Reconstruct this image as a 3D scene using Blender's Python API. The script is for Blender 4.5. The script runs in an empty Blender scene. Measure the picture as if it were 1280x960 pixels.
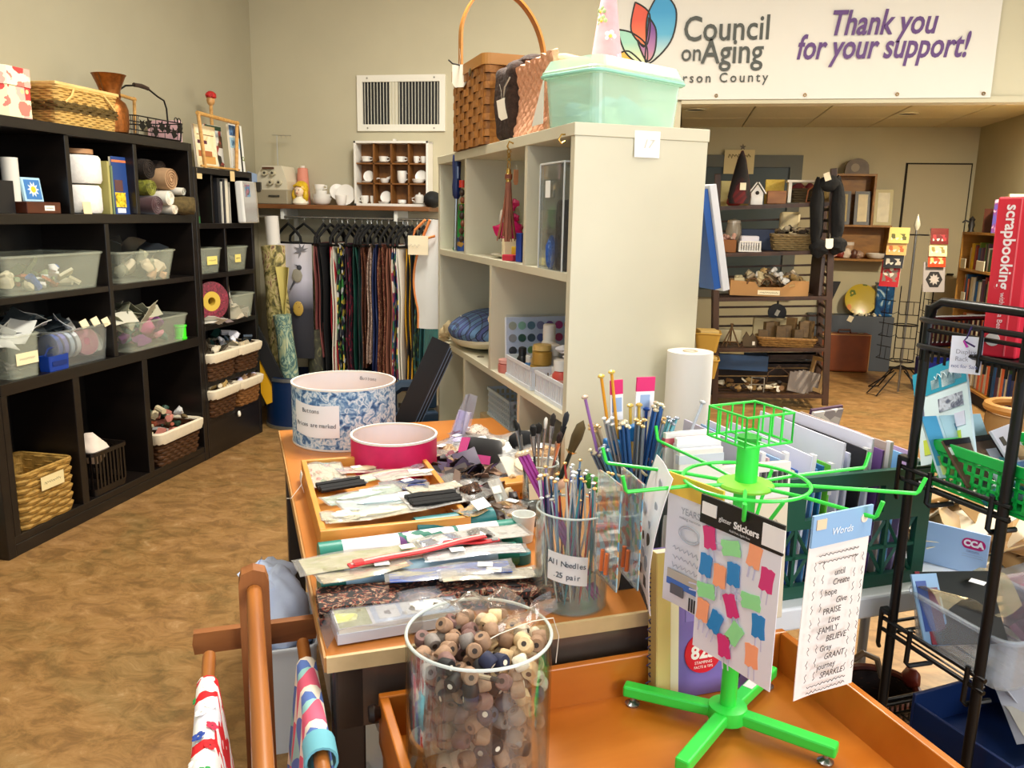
import bpy,bmesh,math,random
from mathutils import Vector,Matrix,Euler
from math import sin,cos,pi,radians as R_
random.seed(7)
SC=bpy.context.scene
MR,MT=Matrix.Rotation,Matrix.Translation
COL=SC.collection

# ---------------------------------------------------------------- camera
cam_d=bpy.data.cameras.new('camera'); cam=bpy.data.objects.new('camera',cam_d); COL.objects.link(cam)
cam_d.sensor_width=36.0; cam_d.lens=28.97; cam_d.clip_start=0.02; cam_d.clip_end=60
cam.matrix_world=Matrix(((0.979920,-0.058623,0.190578,0.000000),(0.198433,0.193201,-0.960884,0.000000),(0.019510,0.979406,0.200954,1.500000),(0.000000,0.000000,0.000000,1.000000)))
SC.camera=cam

# ---------------------------------------------------------------- world, daylight, lamps, exposure
SC.view_settings.view_transform='Standard'; SC.view_settings.look='None'
SC.view_settings.gamma=1.0; SC.view_settings.use_curve_mapping=False
SC.view_settings.exposure=0.6
SC.cycles.max_bounces=7; SC.cycles.transparent_max_bounces=24; SC.cycles.use_denoising=True
SC.cycles.caustics_reflective=False; SC.cycles.caustics_refractive=False
SC.cycles.sample_clamp_indirect=6.0
world=bpy.data.worlds.new('daylight_sky'); SC.world=world; world.use_nodes=True
wb=world.node_tree.nodes['Background']; wb.inputs[0].default_value=(0.62,0.78,1.0,1); wb.inputs[1].default_value=1.1

def area(name,loc,rot,sx,sy,power,col):
    l=bpy.data.lights.new(name,'AREA'); l.shape='RECTANGLE'; l.size=sx; l.size_y=sy; l.energy=power; l.color=col
    o=bpy.data.objects.new(name,l); o.location=loc; o.rotation_euler=rot; COL.objects.link(o); return o
# daylight through the shop front behind the camera; the lights on the right are added fill
area('shopfront_daylight',(-0.7,-2.3,1.75),(R_(90),0,R_(180)),3.6,2.3,200,(0.78,0.89,1.0)).rotation_euler=(R_(-90),R_(180),0)
area('side_fill_light',(2.74,4.75,1.45),(0,R_(90),0),1.7,1.5,10,(1.0,0.97,0.90))  # added with the unseen right-wall window to brighten the alcove
area('side_fill_light',(2.74,-0.9,1.9),(0,R_(90),0),1.6,2.2,80,(0.95,0.97,1.0))  # added to brighten the bookcase end panel; the wall has no window here
def ceiling_fill(loc,p):area('ceiling_fill_light',loc,(0,0,0),0.5,1.1,p,(1.0,0.955,0.86))  # fill light under each added ceiling lamp

# ---------------------------------------------------------------- frames
TA=R_(29.7); TO=Vector((-0.554,1.204,0))
TV=Vector((cos(TA),sin(TA),0)); TU=Vector((-sin(TA),cos(TA),0))
def tf(v,u,z=0.0):return TO+TV*v+TU*u+Vector((0,0,z))      # bench frame: v across, u along, z up

# ---------------------------------------------------------------- materials
def lin(h):
    if not isinstance(h,str):return tuple(h)[:3]
    out=[]
    for i in (0,2,4):
        c=int(h[i:i+2],16)/255
        out.append(c/12.92 if c<=0.04045 else ((c+0.055)/1.055)**2.4)
    return tuple(out)
_mc={}
def newmat(name):
    m=bpy.data.materials.new(name); m.use_nodes=True; nt=m.node_tree
    return m,nt,nt.nodes['Principled BSDF']
def N(nt,t,**k):
    n=nt.nodes.new(t)
    for a,b in k.items():
        if a.startswith('i_'):
            key=a[2:].replace('_',' ')
            n.inputs[key].default_value=b
        else:setattr(n,a,b)
    return n
def ramp(nt,stops,interp='LINEAR'):
    n=nt.nodes.new('ShaderNodeValToRGB'); cr=n.color_ramp; cr.interpolation=interp
    while len(cr.elements)<len(stops):cr.elements.new(0.5)
    for e,(p,c) in zip(cr.elements,stops):e.position=p; e.color=(*lin(c),1)
    return n
def coords(nt,scale=(1,1,1),rot=(0,0,0),kind='Object'):
    tc=nt.nodes.new('ShaderNodeTexCoord'); mp=nt.nodes.new('ShaderNodeMapping')
    mp.inputs['Scale'].default_value=scale; mp.inputs['Rotation'].default_value=rot
    nt.links.new(tc.outputs[kind],mp.inputs['Vector']); return mp.outputs['Vector']
def bumpify(nt,bs,src,strength,dist=0.004):
    b=N(nt,'ShaderNodeBump',i_Strength=strength,i_Distance=dist)
    nt.links.new(src,b.inputs['Height']); nt.links.new(b.outputs[0],bs.inputs['Normal'])
def C(h,rough=0.6,metal=0.0,alpha=1.0,var=0.0,scale=18.0,bump=0.0,emit=0.0,sheen=0.0):
    k=('C',h,rough,metal,alpha,var,scale,bump,emit,sheen)
    if k in _mc:return _mc[k]
    m,nt,b=newmat('paint_'+(h if isinstance(h,str) else 'tone'))
    c=lin(h); b.inputs['Base Color'].default_value=(*c,1)
    b.inputs['Roughness'].default_value=rough; b.inputs['Metallic'].default_value=metal; b.inputs['Alpha'].default_value=alpha
    if sheen:b.inputs['Sheen Weight'].default_value=sheen
    if emit:
        b.inputs['Emission Color'].default_value=(*c,1); b.inputs['Emission Strength'].default_value=emit
    if var or bump:
        v=coords(nt)
        n=N(nt,'ShaderNodeTexNoise',i_Scale=scale,i_Detail=4.0); nt.links.new(v,n.inputs['Vector'])
        if var:
            lo=tuple(max(0,x*(1-var)) for x in c); hi=tuple(min(1,x*(1+var)) for x in c)
            r=ramp(nt,[(0.3,lo),(0.7,hi)]); nt.links.new(n.outputs['Fac'],r.inputs[0]); nt.links.new(r.outputs[0],b.inputs['Base Color'])
        if bump:bumpify(nt,b,n.outputs['Fac'],bump)
    _mc[k]=m; return m
def WOOD(a,b_,scale=(3,30,30),rough=0.45,bump=0.1,kind='Object'):
    k=('W',a,b_,scale,rough,bump)
    if k in _mc:return _mc[k]
    m,nt,b=newmat('wood_'+a); v=coords(nt,scale,kind=kind)
    n=N(nt,'ShaderNodeTexNoise',i_Scale=1.5,i_Detail=6.0,i_Distortion=0.6); nt.links.new(v,n.inputs['Vector'])
    r=ramp(nt,[(0.25,a),(0.75,b_)]); nt.links.new(n.outputs['Fac'],r.inputs[0]); nt.links.new(r.outputs[0],b.inputs['Base Color'])
    b.inputs['Roughness'].default_value=rough
    if bump:bumpify(nt,b,n.outputs['Fac'],bump,0.002)
    _mc[k]=m; return m
def PATCH(cols,scale=(20,20,20),rough=0.6,metric='EUCLIDEAN',alpha=1.0,bump=0.0,rnd=1.0,kind='Object'):
    """cells of random colour: printed packaging, patterned cloth, jumbled contents"""
    k=('P',tuple(cols),scale,rough,metric,alpha,bump,rnd)
    if k in _mc:return _mc[k]
    m,nt,b=newmat('print_patch'); v=coords(nt,scale,kind=kind)
    n=N(nt,'ShaderNodeTexVoronoi',distance=metric,i_Scale=1.0,i_Randomness=rnd); nt.links.new(v,n.inputs['Vector'])
    sp=N(nt,'ShaderNodeSeparateColor'); nt.links.new(n.outputs['Color'],sp.inputs[0])
    r=ramp(nt,[(i/len(cols),c) for i,c in enumerate(cols)],'CONSTANT')
    nt.links.new(sp.outputs[0],r.inputs[0]); nt.links.new(r.outputs[0],b.inputs['Base Color'])
    b.inputs['Roughness'].default_value=rough; b.inputs['Alpha'].default_value=alpha
    if bump:bumpify(nt,b,n.outputs['Distance'],bump)
    _mc[k]=m; return m
def FLOWER(bg,petals,centre='e0c040',scale=(14,14,14),size=0.42,rough=0.6):
    """round blossoms strewn on a ground colour"""
    k=('F',bg,tuple(petals),centre,scale,size,rough)
    if k in _mc:return _mc[k]
    m,nt,b=newmat('floral'); v=coords(nt,scale)
    n=N(nt,'ShaderNodeTexVoronoi',i_Scale=1.0,i_Randomness=0.9); nt.links.new(v,n.inputs['Vector'])
    sp=N(nt,'ShaderNodeSeparateColor'); nt.links.new(n.outputs['Color'],sp.inputs[0])
    rp=ramp(nt,[(i/len(petals),c) for i,c in enumerate(petals)],'CONSTANT'); nt.links.new(sp.outputs[1],rp.inputs[0])
    ns=N(nt,'ShaderNodeTexNoise',i_Scale=3.0); nt.links.new(v,ns.inputs['Vector'])
    ad=N(nt,'ShaderNodeMath',operation='MULTIPLY_ADD'); ad.inputs[1].default_value=0.5
    nt.links.new(ns.outputs['Fac'],ad.inputs[0]); nt.links.new(n.outputs['Distance'],ad.inputs[2])
    gt=N(nt,'ShaderNodeMath',operation='LESS_THAN'); gt.inputs[1].default_value=size+0.25; nt.links.new(ad.outputs[0],gt.inputs[0])
    mx=N(nt,'ShaderNodeMix',data_type='RGBA'); mx.inputs[6].default_value=(*lin(bg),1)
    nt.links.new(gt.outputs[0],mx.inputs[0]); nt.links.new(rp.outputs[0],mx.inputs[7])
    g2=N(nt,'ShaderNodeMath',operation='LESS_THAN'); g2.inputs[1].default_value=0.13; nt.links.new(n.outputs['Distance'],g2.inputs[0])
    m2=N(nt,'ShaderNodeMix',data_type='RGBA'); m2.inputs[7].default_value=(*lin(centre),1)
    nt.links.new(g2.outputs[0],m2.inputs[0]); nt.links.new(mx.outputs[2],m2.inputs[6])
    nt.links.new(m2.outputs[2],b.inputs['Base Color']); b.inputs['Roughness'].default_value=rough
    _mc[k]=m; return m
def SWIRL(stops,scale=(8,8,8),dist=4.0,rough=0.7,detail=3.0,bump=0.0):
    """marbled / brushed cloth: distorted noise through a colour ramp"""
    k=('S',tuple(stops),scale,dist,rough,detail,bump)
    if k in _mc:return _mc[k]
    m,nt,b=newmat('marbled'); v=coords(nt,scale)
    n=N(nt,'ShaderNodeTexNoise',i_Scale=1.0,i_Detail=detail,i_Distortion=dist); nt.links.new(v,n.inputs['Vector'])
    r=ramp(nt,stops); nt.links.new(n.outputs['Fac'],r.inputs[0]); nt.links.new(r.outputs[0],b.inputs['Base Color'])
    b.inputs['Roughness'].default_value=rough
    if bump:bumpify(nt,b,n.outputs['Fac'],bump)
    _mc[k]=m; return m
def STRIPE(cols,axis=0,width=0.02,rough=0.6,wob=0.0,alpha=1.0):
    k=('T',tuple(cols),axis,width,rough,wob,alpha)
    if k in _mc:return _mc[k]
    m,nt,b=newmat('striped'); tc=N(nt,'ShaderNodeTexCoord'); s=N(nt,'ShaderNodeSeparateXYZ'); nt.links.new(tc.outputs['Object'],s.inputs[0])
    d=N(nt,'ShaderNodeMath',operation='DIVIDE'); d.inputs[1].default_value=width*len(cols); nt.links.new(s.outputs[axis],d.inputs[0])
    src=d.outputs[0]
    if wob:
        ns=N(nt,'ShaderNodeTexNoise',i_Scale=12.0); nt.links.new(tc.outputs['Object'],ns.inputs['Vector'])
        ma=N(nt,'ShaderNodeMath',operation='MULTIPLY_ADD'); ma.inputs[1].default_value=wob; nt.links.new(ns.outputs['Fac'],ma.inputs[0]); nt.links.new(src,ma.inputs[2]); src=ma.outputs[0]
    f=N(nt,'ShaderNodeMath',operation='FRACT'); nt.links.new(src,f.inputs[0])
    r=ramp(nt,[(i/len(cols),c) for i,c in enumerate(cols)],'CONSTANT'); nt.links.new(f.outputs[0],r.inputs[0])
    nt.links.new(r.outputs[0],b.inputs['Base Color']); b.inputs['Roughness'].default_value=rough; b.inputs['Alpha'].default_value=alpha
    _mc[k]=m; return m
def PLAID(bg,bands,line,period=0.06,rough=0.8):
    k=('PL',bg,bands,line,period)
    if k in _mc:return _mc[k]
    m,nt,b=newmat('plaid'); tc=N(nt,'ShaderNodeTexCoord'); s=N(nt,'ShaderNodeSeparateXYZ'); nt.links.new(tc.outputs['Object'],s.inputs[0])
    prev=None
    for ax in (0,1):
        d=N(nt,'ShaderNodeMath',operation='DIVIDE'); d.inputs[1].default_value=period; src=s.outputs[1-ax]
        if ax:
            sm=N(nt,'ShaderNodeMath',operation='SUBTRACT'); nt.links.new(src,sm.inputs[0]); nt.links.new(s.outputs[2],sm.inputs[1]); src=sm.outputs[0]
        nt.links.new(src,d.inputs[0])
        f=N(nt,'ShaderNodeMath',operation='FRACT'); nt.links.new(d.outputs[0],f.inputs[0])
        r=ramp(nt,[(0,bg),(0.42,line),(0.5,bands),(0.84,line),(0.92,bg)],'CONSTANT'); nt.links.new(f.outputs[0],r.inputs[0])
        if prev is None:prev=r.outputs[0]
        else:
            mx=N(nt,'ShaderNodeMix',data_type='RGBA',blend_type='MULTIPLY'); mx.inputs[0].default_value=0.75
            nt.links.new(prev,mx.inputs[6]); nt.links.new(r.outputs[0],mx.inputs[7]); prev=mx.outputs[2]
    nt.links.new(prev,b.inputs['Base Color']); b.inputs['Roughness'].default_value=rough
    _mc[k]=m; return m
def GLASS(h='ffffff',clear=0.9,rough=0.03,name='clear_glass'):
    """thin clear sheet: see-through, a little milky (1 - clear), mirror-like at grazing angles"""
    k=('G',h,clear,rough)
    if k in _mc:return _mc[k]
    m=bpy.data.materials.new(name); m.use_nodes=True; nt=m.node_tree; nt.nodes.clear()
    out=N(nt,'ShaderNodeOutputMaterial'); tr=N(nt,'ShaderNodeBsdfTransparent'); tr.inputs[0].default_value=(*[min(1,.35+.65*c) for c in lin(h)],1)
    df=N(nt,'ShaderNodeBsdfDiffuse'); df.inputs[0].default_value=(*lin(h),1); gl=N(nt,'ShaderNodeBsdfGlossy'); gl.inputs['Roughness'].default_value=rough
    m1=N(nt,'ShaderNodeMixShader'); m1.inputs[0].default_value=(1-clear)*.45
    nt.links.new(tr.outputs[0],m1.inputs[1]); nt.links.new(df.outputs[0],m1.inputs[2])
    lw=N(nt,'ShaderNodeLayerWeight',i_Blend=0.18); mr=N(nt,'ShaderNodeMapRange'); mr.inputs[3].default_value=.03; mr.inputs[4].default_value=.55
    mx=N(nt,'ShaderNodeMixShader'); nt.links.new(lw.outputs['Fresnel'],mr.inputs[0]); nt.links.new(mr.outputs[0],mx.inputs[0])
    nt.links.new(m1.outputs[0],mx.inputs[1]); nt.links.new(gl.outputs[0],mx.inputs[2]); nt.links.new(mx.outputs[0],out.inputs[0])
    _mc[k]=m; return m

def gradz(name,stops,z0,z1):
    m,nt,b=newmat(name); tc=N(nt,'ShaderNodeTexCoord'); s=N(nt,'ShaderNodeSeparateXYZ'); nt.links.new(tc.outputs['Object'],s.inputs[0])
    mr=N(nt,'ShaderNodeMapRange'); mr.inputs[1].default_value=z0; mr.inputs[2].default_value=z1; nt.links.new(s.outputs[2],mr.inputs[0])
    r=ramp(nt,stops); nt.links.new(mr.outputs[0],r.inputs[0]); nt.links.new(r.outputs[0],b.inputs['Base Color']); b.inputs['Roughness'].default_value=.6; return m
# ---------------------------------------------------------------- mesh collector
class MB:
    def __init__(s):s.v=[]; s.f=[]; s.m=[]; s.s=[]
    def add(s,vs,fs,m=0,smooth=False,M=None):
        o=len(s.v); s.v += [tuple(M@Vector(p)) if M is not None else tuple(p) for p in vs]
        for f in fs:s.f.append([i+o for i in f]); s.m.append(m); s.s.append(smooth)
        return s
    def box(s,c,d,rz=0.0,m=0,M=None,bev=0.0):
        hx,hy,hz=d[0]/2,d[1]/2,d[2]/2
        T=MT(c)@(MR(rz,4,'Z') if rz else Matrix())
        if M is not None:T=M@T
        if bev<=0:
            vs=[(x*hx,y*hy,z*hz) for z in (-1,1) for x,y in ((-1,-1),(1,-1),(1,1),(-1,1))]
            fs=[(3,2,1,0),(4,5,6,7),(0,1,5,4),(1,2,6,5),(2,3,7,6),(3,0,4,7)]
            return s.add(vs,fs,m,False,T)
        bm=bmesh.new(); bmesh.ops.create_cube(bm,size=1)
        for v in bm.verts:v.co=Vector((v.co.x*d[0],v.co.y*d[1],v.co.z*d[2]))
        bmesh.ops.bevel(bm,geom=list(bm.edges),offset=bev,segments=2,profile=0.5,affect='EDGES')
        bm.verts.index_update(); s.add([v.co.copy() for v in bm.verts],[[v.index for v in f.verts] for f in bm.faces],m,False,T); bm.free(); return s
    def span(s,a,b,m=0,M=None,bev=0.0):
        return s.box([(a[i]+b[i])/2 for i in range(3)],[abs(a[i]-b[i]) for i in range(3)],0,m,M,bev)
    def tube(s,pts,r,n=6,m=0,closed=False,M=None,cap=True,smooth=True):
        pts=[Vector(p) for p in pts]; L=len(pts); rs=r if isinstance(r,(list,tuple)) else [r]*L
        vs=[]; nrm=None
        for i,p in enumerate(pts):
            if closed:t=(pts[(i+1) % L]-pts[i-1])
            else:t=pts[min(i+1,L-1)]-pts[max(i-1,0)]
            t=t.normalized() if t.length>1e-9 else Vector((0,0,1))
            if nrm is None:
                a=Vector((0,0,1)) if abs(t.z)<0.9 else Vector((1,0,0)); nrm=(a-t*a.dot(t)).normalized()
            else:
                q=nrm-t*nrm.dot(t); nrm=q.normalized() if q.length>1e-6 else nrm
            bn=t.cross(nrm)
            for k in range(n):
                a=2*pi*k/n; vs.append(p+(nrm*cos(a)+bn*sin(a))*rs[i])
        fs=[]
        for i in range(L if closed else L-1):
            j=(i+1) % L
            for k in range(n):fs.append((i*n+k,i*n+(k+1) % n,j*n+(k+1) % n,j*n+k))
        if not closed and cap:fs.append(list(range(n))[::-1]); fs.append([(L-1)*n+k for k in range(n)])
        return s.add(vs,fs,m,smooth,M)
    def cyl(s,a,b,r,r2=None,n=12,m=0,M=None,smooth=True):
        return s.tube([a,b],[r,r if r2 is None else r2],n,m,False,M,True,smooth)
    def lathe(s,prof,n=20,c=(0,0,0),m=0,M=None,smooth=True,sx=1.0,sy=1.0):
        vs=[]; fs=[]; L=len(prof)
        for r,z in prof:
            for k in range(n):a=2*pi*k/n; vs.append((c[0]+r*cos(a)*sx,c[1]+r*sin(a)*sy,c[2]+z))
        for i in range(L-1):
            for k in range(n):fs.append((i*n+k,i*n+(k+1) % n,(i+1)*n+(k+1) % n,(i+1)*n+k))
        if prof[0][0]>1e-6:fs.append(list(range(n))[::-1])
        if prof[-1][0]>1e-6:fs.append([(L-1)*n+k for k in range(n)])
        return s.add(vs,fs,m,smooth,M)
    def ring(s,prof,n=24,c=(0,0,0),m=0,M=None,sx=1.0,sy=1.0):
        """closed profile revolved: open vessels with wall thickness"""
        vs=[]; fs=[]; L=len(prof)
        for r,z in prof:
            for k in range(n):a=2*pi*k/n; vs.append((c[0]+r*cos(a)*sx,c[1]+r*sin(a)*sy,c[2]+z))
        for i in range(L):
            j=(i+1) % L
            for k in range(n):fs.append((i*n+k,i*n+(k+1) % n,j*n+(k+1) % n,j*n+k))
        return s.add(vs,fs,m,True,M)
    def prism(s,poly,z0,z1,m=0,M=None):
        n=len(poly); vs=[(x,y,z0) for x,y in poly]+[(x,y,z1) for x,y in poly]
        fs=[list(range(n))[::-1],list(range(n,2*n))]+[(i,(i+1) % n,n+(i+1) % n,n+i) for i in range(n)]
        return s.add(vs,fs,m,False,M)
    def slab(s,fn,nu,nv,th=0.002,m=0,M=None,smooth=True):
        """closed thin sheet following fn(a,b) with a,b in 0..1"""
        P=[[Vector(fn(i/nu,j/nv)) for j in range(nv+1)] for i in range(nu+1)]
        vs=[]; 
        for sgn in (1,-1):
            for i in range(nu+1):
                for j in range(nv+1):
                    du=P[min(i+1,nu)][j]-P[max(i-1,0)][j]; dv=P[i][min(j+1,nv)]-P[i][max(j-1,0)]
                    nn=du.cross(dv); nn=nn.normalized() if nn.length>1e-9 else Vector((0,0,1))
                    vs.append(P[i][j]+nn*(sgn*th/2))
        W=nv+1; O=(nu+1)*W; fs=[]
        for i in range(nu):
            for j in range(nv):
                a,b,c,d=i*W+j,(i+1)*W+j,(i+1)*W+j+1,i*W+j+1
                fs += [(a,b,c,d),(O+d,O+c,O+b,O+a)]
        for i in range(nu):
            fs += [(i*W,O+i*W,O+(i+1)*W,(i+1)*W),((i+1)*W+nv,O+(i+1)*W+nv,O+i*W+nv,i*W+nv)]
        for j in range(nv):
            fs += [(j+1,O+j+1,O+j,j),(nu*W+j,O+nu*W+j,O+nu*W+j+1,nu*W+j+1)]
        return s.add(vs,fs,m,smooth,M)
    def blob(s,c,r,seed=0,amp=0.15,n=10,m=0,M=None,sq=1.0):
        """lumpy closed ball (sq > 1 squares it off)"""
        rg=random.Random(seed); ph=[rg.uniform(0,6.28) for _ in range(6)]; vs=[]; fs=[]; w=2*n
        def pt(t,f):
            d=Vector((sin(t)*cos(f),sin(t)*sin(f),cos(t)))
            if sq != 1.0:d=Vector([math.copysign(abs(x)**(1/sq),x) for x in d])
            q=1+amp*(sin(3*d.x+ph[0])*sin(4*d.y+ph[1])+0.6*sin(7*d.z+ph[2]+3*d.x)+0.4*sin(11*d.y+ph[3])*sin(9*d.x+ph[4]))
            return (c[0]+d.x*r[0]*q,c[1]+d.y*r[1]*q,c[2]+d.z*r[2]*q)
        vs.append(pt(0,0))
        for i in range(1,n):
            for k in range(w):vs.append(pt(pi*i/n,2*pi*k/w))
        vs.append(pt(pi,0))
        for k in range(w):fs.append((0,1+k,1+(k+1) % w))
        for i in range(n-2):
            for k in range(w):a=1+i*w; fs.append((a+k,a+w+k,a+w+(k+1) % w,a+(k+1) % w))
        a=1+(n-2)*w
        for k in range(w):fs.append((a+k,len(vs)-1,a+(k+1) % w))
        return s.add(vs,fs,m,True,M)
    def build(s,name,mats,parent=None,loc=None,rz=0.0,rot=None,fix=True,flat=False):
        me=bpy.data.meshes.new(name); me.from_pydata(s.v,[],s.f)
        if not isinstance(mats,(list,tuple)):mats=[mats]
        for x in mats:me.materials.append(x)
        me.polygons.foreach_set('material_index',s.m)
        me.polygons.foreach_set('use_smooth',[bool(x) and not flat for x in s.s])
        if fix:
            bm=bmesh.new(); bm.from_mesh(me); bmesh.ops.recalc_face_normals(bm,faces=list(bm.faces)); bm.to_mesh(me); bm.free()
        if any(s.s):
            try:me.set_sharp_from_angle(angle=R_(42))
            except Exception:pass
        me.update(); o=bpy.data.objects.new(name,me); COL.objects.link(o)
        if parent is not None:o.parent=parent
        if loc is not None:o.location=loc
        if rot is not None:o.rotation_euler=rot
        elif rz:o.rotation_euler=(0,0,rz)
        return o
# ---------------------------------------------------------------- object tree helpers
def tag(o,label,cat,group=None):
    o['label']=label; o['category']=cat
    if group:o['group']=group
    return o
def thing(name,label,cat,loc=(0,0,0),rz=0.0,group=None,rot=None):
    o=bpy.data.objects.new(name,None); o.empty_display_size=0.05; COL.objects.link(o)
    o.location=loc; o.rotation_euler=rot if rot is not None else (0,0,rz)
    return tag(o,label,cat,group)
def struct(o):o['kind']='structure'; return o
def stuff(o):o['kind']='stuff'; return o
_kids={}
def kids(o):return [c for c in bpy.data.objects if c.parent==o]
def dup(root,loc=None,rz=None,label=None,group=None,rot=None,tree=None):
    """copy of a thing with copies of its parts and sub-parts (meshes shared)"""
    r=root.copy(); COL.objects.link(r)
    if loc is not None:r.location=loc
    if rz is not None:r.rotation_euler=(0,0,rz)
    if rot is not None:r.rotation_euler=rot
    if label:r['label']=label
    if group:r['group']=group
    if root.type=='EMPTY':
        key=root.name
        if key not in _kids:_kids[key]=[(c,kids(c)) for c in kids(root)]
        for c,gs in _kids[key]:
            d=c.copy(); COL.objects.link(d); d.parent=r
            for g in gs:e=g.copy(); COL.objects.link(e); e.parent=d
    return r
def recolour(o,m,slot=0):
    """own mesh copy with another material"""
    o.data=o.data.copy(); o.data.materials[slot]=m; return o
def txt(body,size,m,parent=None,loc=(0,0,0),rot=(pi/2,0,0),name='lettering',ext=0.0006,shear=0.0,fat=0.0,align='CENTER',sx=1.0,space=1.0):
    cu=bpy.data.curves.new(name,'FONT'); cu.body=body; cu.size=size; cu.extrude=ext; cu.shear=shear; cu.offset=fat
    cu.align_x=align; cu.align_y='CENTER'; cu.space_character=space; cu.resolution_u=3; cu.materials.append(m)
    tmp=bpy.data.objects.new('lettering_curve',cu); me=bpy.data.meshes.new_from_object(tmp); me.name=name
    bpy.data.objects.remove(tmp); bpy.data.curves.remove(cu)
    o=bpy.data.objects.new(name,me); COL.objects.link(o); o.location=loc; o.rotation_euler=rot; o.scale=(sx,1,1)
    if parent is not None:o.parent=parent
    o['kind']='stuff'
    return o
def box_at(name,mats,a,b,parent=None,bev=0.0):
    return MB().span(a,b,0,None,bev).build(name,mats,parent)
def price_tag(parent,loc,rot=(pi/2,0,0),w=0.03,h=0.04,string=0.03,mat=None):
    t=MB(); t.prism([(-w/2,0),(w/2,0),(w/2,-h*.8),(w*.3,-h),(-w*.3,-h),(-w/2,-h*.8)],-0.0006,0.0006)
    o=t.build('price_tag',mat or C('f4ecd8',.7),parent,loc,rot=rot)
    if string:MB().tube([(0,-0.003,0),(0.004,string*.5,0.001),(0,string,0)],0.0008,4).build('string',C('d8cdb8'),o)
    return o

# ================================================================ SHARED BUILDERS
def rrect(lx,ly,r,n=4):
    """rounded rectangle outline, counter-clockwise, centred"""
    r=min(r,lx*.49,ly*.49); P=[]
    for cx,cy,a0 in ((lx/2-r,ly/2-r,0),(-lx/2+r,ly/2-r,90),(-lx/2+r,-ly/2+r,180),(lx/2-r,-ly/2+r,270)):
        for k in range(n+1):a=R_(a0+90*k/n); P.append((cx+r*cos(a),cy+r*sin(a)))
    return P
def vessel(mb,lx,ly,h,t=.003,taper=.88,r=.02,n=3,m=0,lip=0.0,z0=0.0):
    """open tub: outer wall, lip, inner wall, floor; bottom is taper times the top"""
    loops=[]
    def L(sx,sy,z):return [(x,y,z0+z) for x,y in rrect(sx,sy,r,n)]
    loops.append(L(lx*taper,ly*taper,0))
    if lip:loops += [L(lx,ly,h-lip),L(lx+2*lip,ly+2*lip,h-lip),L(lx+2*lip,ly+2*lip,h)]
    else:loops.append(L(lx,ly,h))
    loops.append(L(lx-2*t,ly-2*t,h)); loops.append(L(lx*taper-2*t,ly*taper-2*t,t))
    w=len(loops[0]); vs=[p for l in loops for p in l]; fs=[]
    for i in range(len(loops)-1):
        for k in range(w):fs.append((i*w+k,i*w+(k+1) % w,(i+1)*w+(k+1) % w,(i+1)*w+k))
    fs.append(list(range(w))[::-1]); fs.append([(len(loops)-1)*w+k for k in range(w)])
    return mb.add(vs,fs,m,False)
def rim_band(mb,lx,ly,z0,z1,t=.006,r=.03):
    A,B=rrect(lx,ly,r,4),rrect(lx-2*t,ly-2*t,max(.004,r-t),4); n=len(A)
    vs=[(x,y,z0) for x,y in A]+[(x,y,z1) for x,y in A]+[(x,y,z1) for x,y in B]+[(x,y,z0) for x,y in B]
    return mb.add(vs,[(j*n+i,j*n+(i+1) % n,((j+1) % 4)*n+(i+1) % n,((j+1) % 4)*n+i) for j in range(4) for i in range(n)])
def weave(lx,ly,h,rows=9,cols=36,amp=.004,taper=.9,r=.03,strand=None):
    """woven wall: one undulating strand per row, alternately over and under the stakes"""
    mb=MB(); st=strand or h/rows*.52
    for q in range(rows):
        z=h*(q+.5)/rows; s=taper+(1-taper)*z/h; base=rrect(lx*s,ly*s,r*s,5)
        per=[(Vector(base[i]),Vector(base[(i+1) % len(base)])) for i in range(len(base))]; tot=sum((b-a).length for a,b in per); pts=[]
        for k in range(cols*2):
            d=tot*k/(cols*2)
            for a,b in per:
                l=(b-a).length
                if d<=l or (a,b)==per[-1]:p=a.lerp(b,min(1,d/max(l,1e-9))); break
                d -= l
            out=p.normalized()*(amp*(1 if k % 4<2 else -1)*(1 if q % 2 else -1)); pts.append((p.x+out.x,p.y+out.y,z))
        mb.tube(pts,st,5,0,True,smooth=True)
    return mb
def band_weave(lx,ly,h,rows=9,per=8,amp=.005,taper=.97):
    """flat wood strips going over and under upright stakes"""
    mb=MB(); 
    for q in range(rows):
        hz=h/rows; z0=hz*(q+.04); z1=hz*(q+.96); s=taper+(1-taper)*(q+.5)/rows; base=[Vector(p) for p in rrect(lx*s,ly*s,.02,2)]; pts=[]
        for i,a in enumerate(base):
            b=base[(i+1) % len(base)]; n=max(1,int((b-a).length/(.47/per)*4))
            for k in range(n):pts.append(a.lerp(b,k/n))
        L=len(pts); vs=[]
        for i,p in enumerate(pts):
            o=p.normalized()*amp*sin(i*pi/4+(q % 2)*pi)
            for t,z in ((.0012,z0),(.0012,z1),(-.0012,z1),(-.0012,z0)):d=p.normalized()*t; vs.append((p.x+o.x+d.x,p.y+o.y+d.y,z))
        mb.add(vs,[(i*4+j,i*4+(j+1) % 4,((i+1) % L)*4+(j+1) % 4,((i+1) % L)*4+j) for i in range(L) for j in range(4)],0,False)
    return mb
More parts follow.
